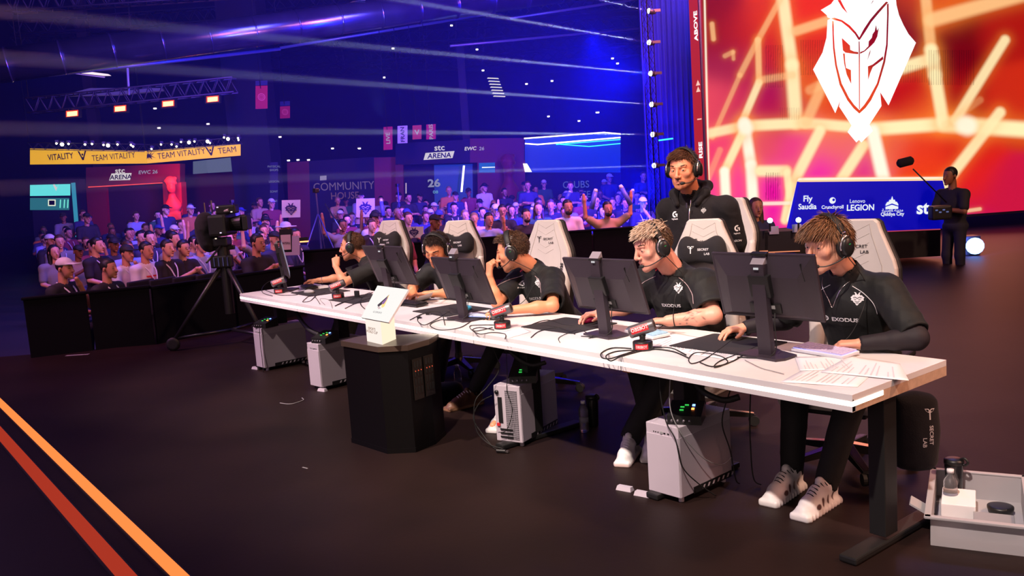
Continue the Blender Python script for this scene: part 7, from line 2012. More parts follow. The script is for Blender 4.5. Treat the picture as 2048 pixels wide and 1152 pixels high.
t = booth('community_booth', 'maroon and black booth reading COMMUNITY HOUSE behind the audience', B2, (690, 430), [('left_wall', [(574, 440), (574, 325), (618, 322), (618, 440)], mar, .6, 0), ('center_panel', [(618, 440), (618, 322), (748, 314), (748, 440)], navy, .6, 0), ('right_wall', [(748, 440), (748, 315), (792, 314), (792, 440)], mat('booth_crimson', (.13, .006, .03), .6, emit=.06, emit_color=(.5, .02, .1)), .6, .05)])
W_(B2.text('COMMUNITY', 688, 372, 16, glow('com_sign', (.16, .10, .22), .8), None, .03, rot=-.03, bold=.01, sx=.9), t); W_(B2.text('HOUSE', 690, 391, 14, glow('com_sign2', (.14, .06, .14), .8), None, .03, rot=-.03, bold=.01, sx=.9), t); W_(B2.slab([(640, 361), (640, 352), (653, 351), (653, 360)], .01, glow('com_sq', (.3, .25, .45), .8), off=.03).build('small_screen'), t)
B3 = Wall(920, 35, 3)
blu = mat('booth_blue', (.004, .02, .16), .5, emit=.25, emit_color=(.0, .10, .45))
t = booth('arena_booth', 'dark booth with white arena sign in the centre of the hall', B3, (920, 430), [('header', [(791, 330), (791, 287), (940, 279), (1050, 279), (1050, 322), (940, 325)], navy, .8, 0), ('header_right', [(940, 325), (940, 277), (1048, 276), (1048, 322)], mar, .8, .02), ('left_wall', [(791, 440), (791, 328), (806, 328), (806, 440)], mar, .6, 0), ('inner_dark', [(800, 440), (800, 328), (960, 322), (960, 440)], navy, .3, -.8), ('blue_room', [(868, 440), (868, 330), (945, 328), (945, 440)], blu, .2, -.7), ('right_wall', [(955, 440), (955, 324), (1050, 320), (1050, 440)], mar, .6, 0)])
W_(B3.text('stc', 879, 296, 12, wht, None, .03, rot=-.02, bold=.02, sx=1.1), t); W_(B3.slab([(847, 320), (851, 306), (909, 302), (905, 316)], .01, wht, off=.03).build('sign_plate'), t); W_(B3.text('ARENA', 878, 311, 10, navy, None, .06, rot=-.01, bold=.03, sx=1.05, shear=.15), t)
W_(B3.text('EWC', 941, 297, 7, wht, None, .05, rot=-.02, bold=.03, sx=1.1, shear=.15), t); W_(B3.text('26', 963, 297, 7, wht2, None, .05, rot=-.02, bold=.02, sx=1.1, shear=.15), t); W_(B3.text('26', 868, 366, 15, glow('n26', (.30, .30, .45), .8), None, -.45, rot=-.02, bold=.05, sx=1.2), t); W_(B3.text('08', 871, 384, 6, glow('n08', (.15, .35, .55), .8), None, -.45, rot=-.02, bold=.03, sx=1.3), t)
W_(B3.slab([(921, 384), (926, 331), (930, 331), (925, 384)], .05, glow('tube_w', (.85, .75, 1), 2.2), off=.1).build('light_tube'), t); W_(B3.slab([(958, 345), (958, 326), (990, 325), (990, 345)], .05, glow('scr_bl', (.02, .12, .55), .9), off=.08).build('blue_screen'), t); W_(B3.slab([(964, 336), (964, 334), (990, 333.5), (990, 335)], .02, glow('bar_w', (.85, .85, 1), 1.5), off=.14).build('bar_light'), t)
W_(B3.slab([(1050, 344), (1046, 327), (1054, 327), (1064, 344)], .05, glow('slant_w', (.95, .85, .75), 1.6), off=.1).build('slant_light'), t); W_(B3.slab([(811, 387), (811, 366), (813, 366), (813, 387)], .05, glow('sm_tube', (.6, .45, .6), .9), off=.1).build('small_tube'), t)
bust(B3, 1018, 308, 420, 'maroon bust statue beside the central arena booth', mat('statue_maroon', (.20, .02, .04), .6, emit=.03, emit_color=(.6, .05, .1)), .8)
B4 = Wall(1145, 36, 2)
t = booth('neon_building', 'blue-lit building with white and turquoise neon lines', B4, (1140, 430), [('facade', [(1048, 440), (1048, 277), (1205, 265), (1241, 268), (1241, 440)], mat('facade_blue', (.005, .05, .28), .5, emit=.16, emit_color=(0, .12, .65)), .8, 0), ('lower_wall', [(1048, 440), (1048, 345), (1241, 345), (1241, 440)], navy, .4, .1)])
nw = glow('neon_white', (1.0, .80, .90), 2.6); nc = glow('neon_cyan', (.05, .75, .85), 1.7)
def neon(w_, pts, wpx, m, t, off=.15):
    P = [w_.pt(x, y, off) for x, y in pts]; r = (w_.pt(pts[0][0], pts[0][1], off) - w_.pt(pts[0][0], pts[0][1] + wpx, off)).length / 2
    W_(MB().tube(P, r, m, 8).build('neon_tube'), t)
neon(B4, [(1048, 277), (1208, 265), (1241, 268)], 2.6, nw, t); neon(B4, [(1048, 287), (1075, 289), (1241, 275)], 2.6, nw, t); neon(B4, [(1112, 289), (1241, 279)], 2.0, nc, t); neon(B4, [(1112, 288), (1178, 293), (1241, 287)], 2.0, nc, t)
W_(B4.text('CLUBS', 1152, 369, 14, glow('club_sign', (.08, .10, .26), .8), None, .25, rot=-.03, bold=.01, sx=.95), t); W_(B4.text('HOUSE', 1154, 389, 13, glow('club_sign2', (.07, .09, .22), .8), None, .25, rot=-.03, bold=.01, sx=.95), t)
t = root_of('neon_bar', 'short turquoise neon bar left of the standing person', 'lamp', Wall(1330, 19.5, 0), 1330, 279); neon(Wall(1330, 19.3, 0), [(1316, 281), (1346, 277)], 3, nc, t, 0)
# hanging vertical banners
HB = Wall(820, 32, 4)
for x, y0, y1, w, m, txt, lab, tc in ((776, 253, 300, 18, redm, 'LIVE', 'red vertical banner, leftmost of the four over the central booth', wht2), (805, 251, 287, 20, T('flag_white', (.55, .45, .55), .7, emit=.12, emit_color=(.6, .5, .6)), 'FRAN', 'white vertical banner over the central booth', ink), (834, 250, 279, 18, T('flag_orange', (.50, .06, .04), .7, emit=.15, emit_color=(.6, .06, .05)), 'V', 'orange-red banner with a pale mark over the central booth', wht2), (862, 248, 279, 19, redm, 'PARIS', 'red vertical banner, rightmost of the four over the central booth', wht2)):
    t = root_of('vertical_banner', lab, 'banner', HB, x, (y0 + y1) / 2); W_(HB.slab([(x - w / 2, y1), (x - w / 2, y0 + 1), (x + w / 2, y0), (x + w / 2, y1 - 1)], .02, m).build('cloth'), t); W_(HB.text(txt, x, (y0 + y1) / 2, 8 if len(txt) > 1 else 10, tc, None, .02, rot=PI / 2 - .03 if len(txt) > 1 else 0, bold=.03, sx=1.1), t)

for n_ in list(COL.objects):
    if n_.name.startswith('vertical_banner'): hung(n_, [n_.location + Vector((0, 0, .3)) - VF * .03])
# ceiling lamps as small bright points
cl = glow('ceiling_lamp', (.95, .85, .9), 3)
for i, (x, y) in enumerate(((310, 217), (318, 256), (416, 248), (564, 235), (560, 274), (768, 155), (786, 97), (1225, 117), (1235, 127), (1316, 162), (1336, 171), (1353, 180), (1356, 186), (1097, 233), (1158, 242), (1196, 225), (665, 297), (719, 297), (577, 321), (596, 320), (617, 320), (718, 296), (954, 99), (903, 51), (1053, 168), (966, 141), (1194, 225), (1104, 162))):
    d = 38; p = at(x, y, d=d); t = thing('ceiling_lamp', 'tiny lamp high in the dark hall, %s' % ('over the left booths' if x < 450 else 'over the community booth' if x < 740 else 'over the central arena booth' if x < 1040 else 'over the neon building' if x < 1290 else 'before the blue drape'), 'lamp', p, group='tiny lamps scattered high in the hall')
    MB().box((0, 0, 0), (.10, .10, .05), cl, rot=CAM_YAW).build('lens', t); MB().box((0, 0, .05), (.14, .14, .05), MT['black_metal'], rot=CAM_YAW).build('housing', t)
# round mesh-like light fixture cluster
t = thing('louvre_light', 'pale louvred light fixture high in the hall centre', 'lamp', at(990, 172, d=36)); w_ = Wall(990, 36, 0)
for k in range(7): W_(w_.slab([(974 + k * 2, 157 + k * 6), (976 + k * 2, 155 + k * 6), (996 + k * 2.5, 156 + k * 6), (998 + k * 2, 158 + k * 6)], .05, glow('louvre', (.75, .70, .65), 1.0)).build('slat'), t)
# --- moving-head lamps on a tower, with beams in haze ----------------------------------
TW = Wall(1303, 17, 0); tow = truss(Vector((TW.pt(1312, 420).x, TW.pt(1312, 420).y, 0)), Vector((TW.pt(1312, 420).x, TW.pt(1312, 420).y, 7.5)), .14, 'lamp_tower', 'dark lattice tower carrying the column of beam lamps', m=T('tower_black', (.004, .004, .008), .9, spec=.1), n=40, cat='tower')
hz, N, L = _new_mat('beam_haze'); N.remove(N['Principled BSDF']); vs_ = N.new('ShaderNodeVolumeScatter'); vs_.inputs['Color'].default_value = (.9, .95, 1, 1); vs_.inputs['Density'].default_value = .20; vs_.inputs['Anisotropy'].default_value = .0; L.new(vs_.outputs[0], N['Material Output'].inputs['Volume'])
BEAMS = [((1299, 22), (1150, -12)), ((1299, 85), (860, 10)), ((1302, 147), (640, 84)), ((1304, 209), (560, 155)), ((1306, 269), (540, 262)), ((1309, 331), (700, 352))]
for i, (p, q) in enumerate(BEAMS):
    a = TW.pt(*p); far = at(q[0] - 700, q[1] + (q[1] - p[1]) * 700 / (p[0] - q[0]), d=11.0 if i else 15); d = (far - a); L_ = d.length; dn = d.normalized()
    t = thing('beam_lamp', 'beam lamp on the tower left of the giant screen, %s' % ('topmost', 'second from top', 'third from top', 'third from bottom', 'second from bottom', 'lowest')[i], 'lamp', a, group='beam lamps stacked on the tower')
    R = dn.to_track_quat('Z', 'Y').to_matrix()
    MB().lathe([(.03, -.12), (.055, -.05), (.055, .0), (.045, .01)], m=MT['black_metal'], n=16, R=R).build('housing', t); MB().sph((0, 0, 0), .050, glow('beam_lens_%d' % i, (.85, .9, 1), 9), 12).build('lens', t)
    MB().box(VR * .10, (.2, .05, .05), MT['black_metal'], rot=CAM_YAW).build('bracket', t)
    r1 = L_ * math.tan(math.radians(.5))
    o = MB().tube([dn * .05, dn * L_], [.020, r1 + .020], hz, 20).build('haze_beam'); o.location = a; o['kind'] = 'stuff'
    lamp('beam_%d' % i, 'SPOT', a - dn * .6 + dn * .66, far, 55000 if i < 5 else 20000, (.55, .70, 1.0), .008, 1.0, .3)

hz2, N, L = _new_mat('hall_haze'); N.remove(N['Principled BSDF']); v2 = N.new('ShaderNodeVolumeScatter'); v2.inputs['Color'].default_value = (.24, .28, 1, 1); v2.inputs['Density'].default_value = .0085; v2.inputs['Anisotropy'].default_value = .2; L.new(v2.outputs[0], N['Material Output'].inputs['Volume'])
q = at(700, 300, d=34); o = MB().box((0, 0, 0), (62, 36, 12.6), hz2, rot=CAM_YAW).build('haze'); o.location = Vector((q.x, q.y, 6.1)) + VR * 4; o['kind'] = 'stuff'
lamp('haze_blue_a', 'SPOT', DR.pt(1280, 150, 3), at(500, 150, d=34), 10000, (.0, .012, 1.0), .3, 110, .8)
lamp('haze_blue_b', 'SPOT', DR.pt(1285, 380, 3), at(900, 200, d=40), 7000, (.0, .01, 1.0), .3, 110, .8)
lamp('haze_blue_c', 'SPOT', at(1180, 60, d=24), at(1280, 430, d=20), 6000, (.0, .01, 1.0), .2, 50, .8)
# ------------------------------------------------------------------ audience, crew and barriers
AZ = -0.32
SK = [mat('skin_a', S(214, 160, 136), .5, attr='mul'), mat('skin_b', S(190, 132, 104), .5, attr='mul'), mat('skin_c', S(140, 90, 66), .5, attr='mul'), mat('skin_d', S(228, 180, 160), .5, attr='mul')]
TOPS = [('navy', mat('top_navy', (.03, .035, .11), .8)), ('black', mat('top_black', (.015, .015, .02), .8)), ('white', mat('top_white', (.62, .62, .66), .8)), ('grey', mat('top_grey', (.20, .20, .23), .8)), ('pale blue', mat('top_pale_blue', (.28, .36, .62), .8)),
        ('maroon', mat('top_maroon', (.20, .03, .05), .8)), ('dark green', mat('top_green', (.03, .12, .06), .8)), ('tan', mat('top_tan', (.40, .28, .17), .8)), ('orange', mat('top_orange', (.50, .16, .05), .8))]
TW_ = [8, 8, 1.6, 2.5, 1.2, 1.2, 1, 1, .6]
HR = [('black hair', mat('hr_black', (.010, .009, .010), .5)), ('brown hair', mat('hr_brown', (.06, .03, .016), .5)), ('fair hair', mat('hr_fair', (.25, .16, .08), .5))]
CAPS = [('black cap', mat('cap_black', (.012, .012, .014), .7)), ('white cap', mat('cap_white', (.6, .6, .6), .7)), ('blue cap', mat('cap_blue', (.03, .05, .25), .7))]
PANT = mat('crowd_trousers', (.015, .015, .028), .8); PANT2 = mat('crowd_jeans', (.06, .07, .14), .8)
BEARD = mat('crowd_beard', (.02, .012, .009), .7)

def crowd_proto(pose, hair='hair', beard=False, h=.017, glasses=False):
    """facing -y, on the seat or standing, origin on the floor"""
    root = thing('person', 'spectator', 'person', (0, 0, 0)); st = pose.startswith('stand')
    z = .40 if st else 0
    hd = (0, -.06, 1.24 + z); nb = (0, .0, 1.05 + z); ch = (0, .02, .86 + z); pe = (0, .06, .52 + z)
    shL, shR = (.19, .0, .98 + z), (-.19, .0, .98 + z)
    A = dict(lap=((.24, -.04, .72), (.10, -.28, .62), (-.24, -.04, .72), (-.10, -.28, .62)),
             clap=((.27, -.12, .76), (.03, -.30, .90), (-.27, -.12, .76), (-.03, -.30, .90)),
             chin=((.25, -.14, .74), (.04, -.20, 1.04), (-.24, -.06, .72), (.04, -.26, .68)),
             up=((.40, -.05, 1.12), (.42, -.08, 1.42), (-.40, -.05, 1.12), (-.42, -.08, 1.42)),
             one=((.26, -.18, .90), (.20, -.26, 1.20), (-.24, -.04, .72), (-.10, -.28, .62)),
             cross=((.25, -.08, .74), (-.08, -.20, .78), (-.25, -.08, .74), (.08, -.22, .76)))
    ar = A[pose.split('_')[-1]]; ar = [(a, b, c + z) for a, b, c in ar]
    s = SDF(); R = basis((0, -1, -.02), (0, 0, 1))
    s.setT(R, hd, 1.06)
    s.ell((0, -.014, .030), (.076, .094, .088), .02); s.ell((0, .030, -.035), (.058, .060, .078), .03); s.cap((0, .088, .01), (0, .108, -.030), .010, .014, .012); s.cap((0, .070, -.098), (0, .072, -.10), .020, .02, .02)
    for a in (-1, 1): s.ell((a * .030, .096, .004), (.017, .012, .010), .01, sub=True); s.ell((a * .082, -.01, -.005), (.010, .018, .030), .006)
    s.ell((0, .093, -.070), (.020, .008, .006), .004)
    s.setT(); s.cap((0, .0, 1.17 + z), nb, .05, .06, .03); s.ell(ch, (.15, .09, .17), .05); s.ell(pe, (.14, .10, .14), .05)
    for sh, el, w in ((shL, ar[0], ar[1]), (shR, ar[2], ar[3])):
        limb(s, sh, el, w, .048, .040, .030); d = vn(np.array(w) - np.array(el)); s.cap(w, np.array(w) + d * .09, .034, .026, .02)
    hips = ((.09, .04, .50 + z), (-.09, .04, .50 + z)); kn = ((.13, -.40, .50), (-.13, -.40, .50)) if not st else ((.10, .02, .50), (-.10, .0, .50)); an = ((.13, -.36, .08), (-.13, -.36, .08)) if not st else ((.10, .05, .08), (-.10, .04, .08))
    for i in (0, 1): limb(s, hips[i], kn[i], an[i], .07, .05, .04); s.cap(an[i], (an[i][0], an[i][1] - .14, .04), .04, .035, .02)
    s.setT(R, hd, 1.06)
    for a in (-1, 1):
        s.blot((a * .030, .085, .003), (.013, .02, .006), (.10, .07, .07), .4); s.blot((a * .031, .088, .023), (.017, .02, .005), (.18, .12, .10), .4); s.blot((a * .022, .08, -.012), (.016, .03, .012), (.75, .66, .62), .6)
    s.blot((0, .092, -.069), (.021, .02, .006), (.55, .26, .26), .4); s.blot((0, .10, -.045), (.014, .03, .006), (.62, .5, .48), .5); s.setT()
    b = s.mesh('body', h, SK[0], root, base=(1, 1, 1), bands=([(-.07, .07, .008)], [(-.20, -.10, .010)], [(1.11 + z, 1.32 + z, .006)]))
    s = SDF(); s.ell(ch, (.195, .125, .20), .06); s.ell((0, .04, .70 + z), (.175, .13, .18), .06); s.ell(pe, (.18, .14, .13), .05)
    for sh, el in ((shL, ar[0]), (shR, ar[2])): s.cap((0, .0, 1.03 + z), sh, .06, .075, .04); e = np.array(sh) + (np.array(el) - np.array(sh)) * .75; s.cap(sh, e, .075, .066, .03)
    s.cap((0, 0, 1.06 + z), (0, -.02, 1.2 + z), .062, .062, .004, sub=True)
    s.mesh('top', h, TOPS[0][1], root, base=None, disp=wrinkle(.008, 22, 3))
    s = SDF(); s.ell(pe, (.185, .15, .11), .04)
    for i in (0, 1): s.cap(hips[i], kn[i], .088, .07, .03); s.cap(kn[i], np.array(an[i]) + (0, 0, .04), .07, .055, .03)
    s.mesh('trousers', h * 1.4, PANT, root, base=None)
    s = SDF().setT(R, hd, 1.06)
    if hair == 'hair':
        s.ell((0, -.020, .040), (.083, .098, .092), .01); s.box((0, .12, -.03), (.12, .082, .092), .0, .02, sub=True); s.box((0, .03, -.10), (.12, .085, .085), .0, .02, sub=True); s.box((0, 0, -.15), (.2, .2, .075), .0, .01, sub=True)
        s.mesh('hair', .012, HR[0][1], root, base=None, disp=wrinkle(.008, 70, 5))
    elif hair == 'long':
        s.ell((0, -.025, .035), (.088, .10, .095), .01); s.cap((.06, -.05, -.02), (.075, -.02, -.20), .045, .03, .03); s.cap((-.06, -.05, -.02), (-.075, -.02, -.20), .045, .03, .03); s.cap((0, -.08, 0), (0, -.08, -.18), .06, .05, .03)
        s.box((0, .13, -.05), (.058, .10, .115), .02, .02, sub=True); s.mesh('long_hair', .012, HR[0][1], root, base=None, disp=wrinkle(.008, 60, 6))
    elif hair == 'fedora':
        s.ell((0, 0, .085), (.085, .10, .06), .01); s.box((0, 0, .062), (.13, .145, .006), .005, .01); s.mesh('hat', .010, CAPS[1][1], root, base=None)
    else:
        s.ell((0, -.012, .055), (.084, .101, .080), .01); s.box((0, 0, -.06), (.2, .2, .105), .0, .005, sub=True); s.box((0, .12, .055), (.065, .065, .006), .005, .02, R=Matrix.Rotation(-.15, 3, 'X')); s.mesh('cap', .010, CAPS[0][1], root, base=None)
    if beard:
        s = SDF().setT(R, hd, 1.06); s.ell((0, .045, -.085), (.058, .055, .045), .02); s.box((0, .09, -.03), (.04, .05, .028), .01, .01, sub=True); s.mesh('beard', .012, BEARD, root, base=None)
    if glasses:
        mb = MB()
        for a in (-1, 1): mb.tube([(a * .034 + .022 * math.cos(q), -.06 - .118, hd[2] + .006 + .018 * math.sin(q)) for q in np.linspace(0, 2 * PI, 14)], .003, MT['black_plastic'], 5)
        mb.build('glasses', root)
    return root
PROTO = [crowd_proto('lap'), crowd_proto('clap'), crowd_proto('chin'), crowd_proto('cross', 'cap'), crowd_proto('lap', 'long'), crowd_proto('one'), crowd_proto('clap', 'cap'), crowd_proto('lap', 'hair', beard=True), crowd_proto('stand_cross'), crowd_proto('stand_lap', 'cap'), crowd_proto('up', 'hair', beard=True), crowd_proto('lap', 'fedora'), crowd_proto('up', 'hair'), crowd_proto('clap', 'hair', glasses=True)]
KIND = ['seated', 'clapping', 'chin-resting', 'arms-crossed', 'long-haired', 'waving', 'clapping', 'bearded', 'standing', 'standing', 'cheering', 'hatted', 'cheering', 'clapping']
used_proto = set()
crs = random.Random(11)
def place(k, loc, rz, top=None, skin=None, hair=None, scale=1.0, jeans=False):
    if k in used_proto: o = copy_tree(PROTO[k])
    else: o = PROTO[k]; used_proto.add(k)
    o.location = loc; o.rotation_euler = (0, 0, rz); o.scale = (scale,) * 3
    top = top if top is not None else crs.choices(range(len(TOPS)), TW_)[0]; skin = skin if skin is not None else crs.choices(range(4), (4, 4, 1.5, 2))[0]
    hn = ''
    for c in o.children:
        m = None; n = c.name.split('.')[0]
        if n == 'body': m = SK[skin]
        elif n == 'top': m = TOPS[top][1]
        elif n == 'trousers': m = PANT2 if jeans else PANT
        elif n in ('hair', 'long_hair'):
            i = hair if hair is not None else crs.choices(range(3), (5, 4, 1))[0]; m = HR[i][1]; hn = ('long ' if n == 'long_hair' else '') + HR[i][0]
        elif n == 'cap':
            i = hair if hair is not None else crs.choices(range(3), (4, 2, 1.5))[0]; m = CAPS[i][1]; hn = CAPS[i][0]
        elif n == 'hat': hn = 'white hat'
        if m is not None and c.material_slots:
            c.material_slots[0].link = 'OBJECT'; c.material_slots[0].material = m
    return o, TOPS[top][0], hn
def face_rz(p, tx=-3.0, ty=4.5): 
    d = Vector((tx - p.x, ty - p.y)); return math.atan2(d.y, d.x) + PI / 2
def ground(px, d, z=AZ):
    v = Vector(_fw + _r2 * (px - 1024) / CAM_F); h = Vector((v.x, v.y, 0)) / Vector((v.x, v.y, 0)).dot(VF); q = Vector(CAM_LOC) + h * d; return Vector((q.x, q.y, z))
def front_d(px): return 12.3 + max(0, px - 100) * .0042 if px < 600 else 17.5

GRP = 'spectators of the audience blocks'
special = [ # px, d, proto, top, skin, hair, label, scale
    (128, 10.9, 2, 1, 1, None, 'person with a white cap and lanyard resting his cheek, front left barrier', 1.0, 'whitecap'),
    (216, 10.9, 0, 1, 1, 0, 'black-haired person looking down with lanyard, front left barrier', .97, ''),
    (297, 13.0, 0, 2, 1, 0, 'person in white shirt with red print, leaning back in the front row', 1.03, 'faze'),
    (258, 13.2, 2, 2, 1, 0, 'person in white shirt left of the one with the red print', 1.0, ''),
    (340, 13.3, 0, 1, 0, 0, 'person in black top right of the one with the red print', 1.03, ''),
    (372, 13.6, 13, 1, 0, 0, 'person in black top, fourth in the front row of the left block', 1.0, ''),
    (408, 14.2, 0, 4, 0, 0, 'person in pale blue top beside the broadcast camera cover', 1.0, ''),
    (520, 12.6, 13, 1, 1, 0, 'person with glasses and clasped hands right of the broadcast camera', 1.05, ''),
    (556, 14.5, 3, 0, 0, 0, 'capped person in navy top behind the edge-on monitor', 1.0, ''),
    (580, 16.2, 11, 2, 1, None, 'person with a pale hat under the raised mask sign, left block', 1.05, ''),
    (598, 15.2, 0, 0, 0, 0, 'person in navy top holding a small dark board', 1.0, ''),
    (805, 14.2, 0, 5, 1, 0, 'person in a maroon sweater between the two leftmost chairs', 1.02, ''),
    (752, 17.0, 0, 1, 3, 1, 'fair-skinned person behind the leftmost chair', 1.0, ''),
    (876, 13.0, 9, 1, 2, 0, 'dark-clad standing person just behind the head-bowed player', .86, ''),
    (985, 16.3, 5, 4, 1, 0, 'person in pale top behind the bearded middle player', 1.0, ''),
    (1060, 17.0, 7, 1, 0, 0, 'bearded spectator above the middle white chair', 1.0, ''),
    (1143, 16.6, 7, 2, 1, 0, 'bearded spectator in white top left of the cheering one', 1.1, ''),
    (1222, 16.2, 10, 7, 1, 0, 'bearded spectator with both arms raised holding cheering sticks', 1.05, ''),
    (1293, 19.0, 2, 1, 3, 1, 'spectator in black top at the right end by the standing person', 1.0, ''),
    (190, 22.0, 9, 1, 1, 0, 'standing spectator in black cap at the rear of the left block', 1.02, ''),
]
for (px, d, k, tp, skn, hr, lab, sc, ex) in special:
    p = ground(px, d); o, c_, h_ = place(k, p, face_rz(p), tp, skn, hr, sc); tag(o, lab, 'person')
    if 'group' in o: del o['group']
    if ex == 'faze':
        for c in o.children:
            if c.name.split('.')[0] == 'top':
                fr = frame((0, -.115, .84), (1, 0, 0), (0, -1, .0)); bvv = BVHTree.FromPolygons([v.co.copy() for v in c.data.vertices], [tuple(q.vertices) for q in c.data.polygons])
                geo_mesh('emblem', poly_geo([[(-1, .5), (1, .5), (.8, .25), (.1, .25), (.0, .0), (.6, .0), (.4, -.2), (-.1, -.2), (-.4, -.7), (-.5, -.2), (-.2, .25), (-.8, .25)]]), fr, MT['red_print'], c, .095, bvv, lift=.006)
    if ex == 'whitecap':
        s = SDF().setT(basis((0, -1, -.02)), (0, -.06, 1.24), 1.06); s.ell((0, -.012, .055), (.086, .103, .082), .01); s.box((0, 0, -.06), (.2, .2, .105), .0, .005, sub=True); s.box((0, .12, .055), (.065, .065, .006), .005, .02); s.mesh('cap', .010, CAPS[1][1], o, base=None)
    if px in (128, 216):
        MB().tube(smooth_path([(.09, .02, 1.08), (.07, -.12, .95), (.01, -.17, .78), (-.05, -.12, .95), (-.09, .02, 1.08)], 5), .010, T('lanyard_white', (.6, .6, .65), .6), 6).build('lanyard', o)

def crowd_block(name, x0, x1, d0, d1, step, fill, lean=0.0):
    row = 0; d = d0
    while d < d1:
        row += 1; dx = 1760 * .66 / d; x = x0 + crs.uniform(0, dx * .6); line = []
        while x < x1:
            dd = d + crs.uniform(-.18, .18) + (x - x0) * lean; px = x + crs.uniform(-.12, .12) * dx
            clash = any(abs(px - tx_) < 1760 * .5 / dd and abs(dd - td_) < .8 for tx_, td_ in ((650, 16.5), (812, 24), (482, 21))) or any(abs(px - s_[0]) < 1760 * .40 / dd and abs(dd - s_[1]) < 1.0 for s_ in special)
            if crs.random() < fill and not clash:
                back = (d - d0) / (d1 - d0)
                if back > .55 and crs.random() < .30: k = crs.choice([8, 9])
                else: k = crs.choices([0, 1, 2, 3, 4, 5, 6, 7, 12, 13], [5, 3, 2, 2, 2, 1.2, 1.5, 2, .5, 1.5])[0]
                p = ground(px, dd); o, c_, h_ = place(k, p, face_rz(p) + crs.uniform(-.3, .3), None, None, None, crs.uniform(.93, 1.07), crs.random() < .4); line.append((px, o, c_, h_, k))
            x += dx
        line.sort(key=lambda q: q[0])
        for i, (px, o, c_, h_, k) in enumerate(line):
            tag(o, '%s spectator, %s top, %s, %s row, %s block, %s from left' % (KIND[k], c_, h_, NUM[row], name, NUM[i + 1]), 'person', GRP)
        d += step; step *= 1.02
crowd_block('left', 90, 590, 14.9, 29, 1.18, .88)
crowd_block('right', 690, 1300, 18.2, 30, 1.35, .88)

# raised stage edge and barriers
sk = mat('barrier_black', (.003, .003, .006), .8, spec=.15)
def barrier(a, b, h, label, z0=AZ, posts=True):
    t = thing('barrier', label, 'barrier', a); d = b - a; n = max(2, int(d.length / 1.1)); dn = d.normalized(); nn = Vector((dn.y, -dn.x, 0))
    for k in range(n):
        q = d * ((k + .5) / n); mb = MB(); mb.box(q + Vector((0, 0, h / 2)), (d.length / n - .03, .05, h), sk, rot=math.atan2(d.y, d.x), bev=.01); mb.build('panel', t)
    mb = MB(); mb.box(d / 2 + Vector((0, 0, h)), (d.length, .10, .03), sk, rot=math.atan2(d.y, d.x), bev=.008); mb.build('top_rail', t); return t
E0, E1, E2 = ground(40, 9.6, AZ), ground(600, 12.6, AZ), ground(1330, 15.2, AZ)
barrier(ground(40, 9.9), ground(300, 10.4), 1.00, 'black barrier in front of the capped person at the far left'); barrier(ground(300, 10.4), ground(610, 12.0), .98, 'black barrier behind the broadcast camera')
barrier(ground(612, 14.4), ground(1330, 14.9), 1.02, 'long black barrier between the audience and the players\' chairs')
# dark audience seats along the front row
sp = thing('audience_seat', 'seat', 'seat', (0, 0, 0)); sm = T('seat_black', (.010, .010, .016), .7)
MB().box((0, 0, .44), (.46, .44, .06), sm, bev=.02).build('seat', sp); MB().box((0, .23, .68), (.46, .05, .50), sm, bev=.02, rot=Matrix.Rotation(-.12, 3, 'X')).build('backrest', sp)
for sx in (-.2, .2): MB().box((sx, 0, .21), (.03, .42, .42), sm).build('leg', sp)
seats = [(255, 12.2), (300, 12.3), (347, 12.4), (395, 12.6), (440, 12.8), (700, 15.8), (745, 15.9), (930, 15.6), (1000, 15.5), (1100, 15.5), (1150, 15.4), (1200, 15.4), (1255, 15.4)]
for i, (px, d) in enumerate(seats):
    o = sp if i == 0 else copy_tree(sp); p = ground(px, d); o.location = p; o.rotation_euler.z = face_rz(p) + PI
    tag(o, 'empty black seat in front of the %s audience block, %s from left' % ('left' if px < 600 else 'right', NUM[i + 1 if i < 5 else i - 4]), 'seat', 'empty seats before the audience')

# raised mask signs and sheets in the crowd
def sign(px, py, w, h, d, label, geo=True, m=None, hands=True, yaw=0, gs=1.0):
    w_ = Wall(px, d, yaw); t = root_of('crowd_sign', label, 'sign', w_, px, py + h / 2)
    W_(w_.slab([(px - w / 2, py + h / 2), (px - w / 2, py - h / 2), (px + w / 2, py - h / 2 - 1), (px + w / 2, py + h / 2 - 1)], .012, m or T('sign_card', (.62, .60, .66), .7)).build('card'), t)
    if geo: W_(w_.emblem(MASK_GEO, px, py, h * .70 * gs, T('sign_ink', (.03, .02, .12), .7), None, .006), t)
    return t
sign(582, 418, 37, 35, 16.0, 'white card with dark mask emblem held over the pale hat'); sign(731, 416, 37, 37, 22, 'white card with dark mask emblem held up left of the leftmost chair'); sign(828, 465, 38, 22, 13.8, 'white sheet with mask emblem behind the head-bowed player', gs=1.3)
sign(584, 492, 30, 38, 14.6, 'plain pale card held right of the edge-on monitor', geo=False, m=T('card_grey', (.40, .36, .42), .7)); 
t = sign(571, 482, 25, 46, 12.2, 'small dark board with a pale sheet held above the edge-on monitor', geo=False, m=MT['black_plastic']); w_ = Wall(571, 12.15, 0); W_(w_.slab([(562, 500), (561, 470), (581, 469), (582, 499)], .004, T('sheet_pink', (.5, .42, .46), .7)).build('sheet'), t)
W_(w_.text('PAPERS', 571, 486, 4, MT['black_print'], None, .01), t)
def stick(a, b, d, label):
    p, q = at(a[0], a[1], d=d), at(b[0], b[1], d=d); t = thing('cheering_stick', label, 'cheering stick', p)
    MB().tube([Vector(), (q - p) * .85], .045, T('stick_blue', (.10, .12, .55), .4), 10).build('tube', t); MB().tube([(q - p) * .85, q - p], [.045, .03], T('stick_white', (.8, .75, .85), .4), 10).build('tip', t)
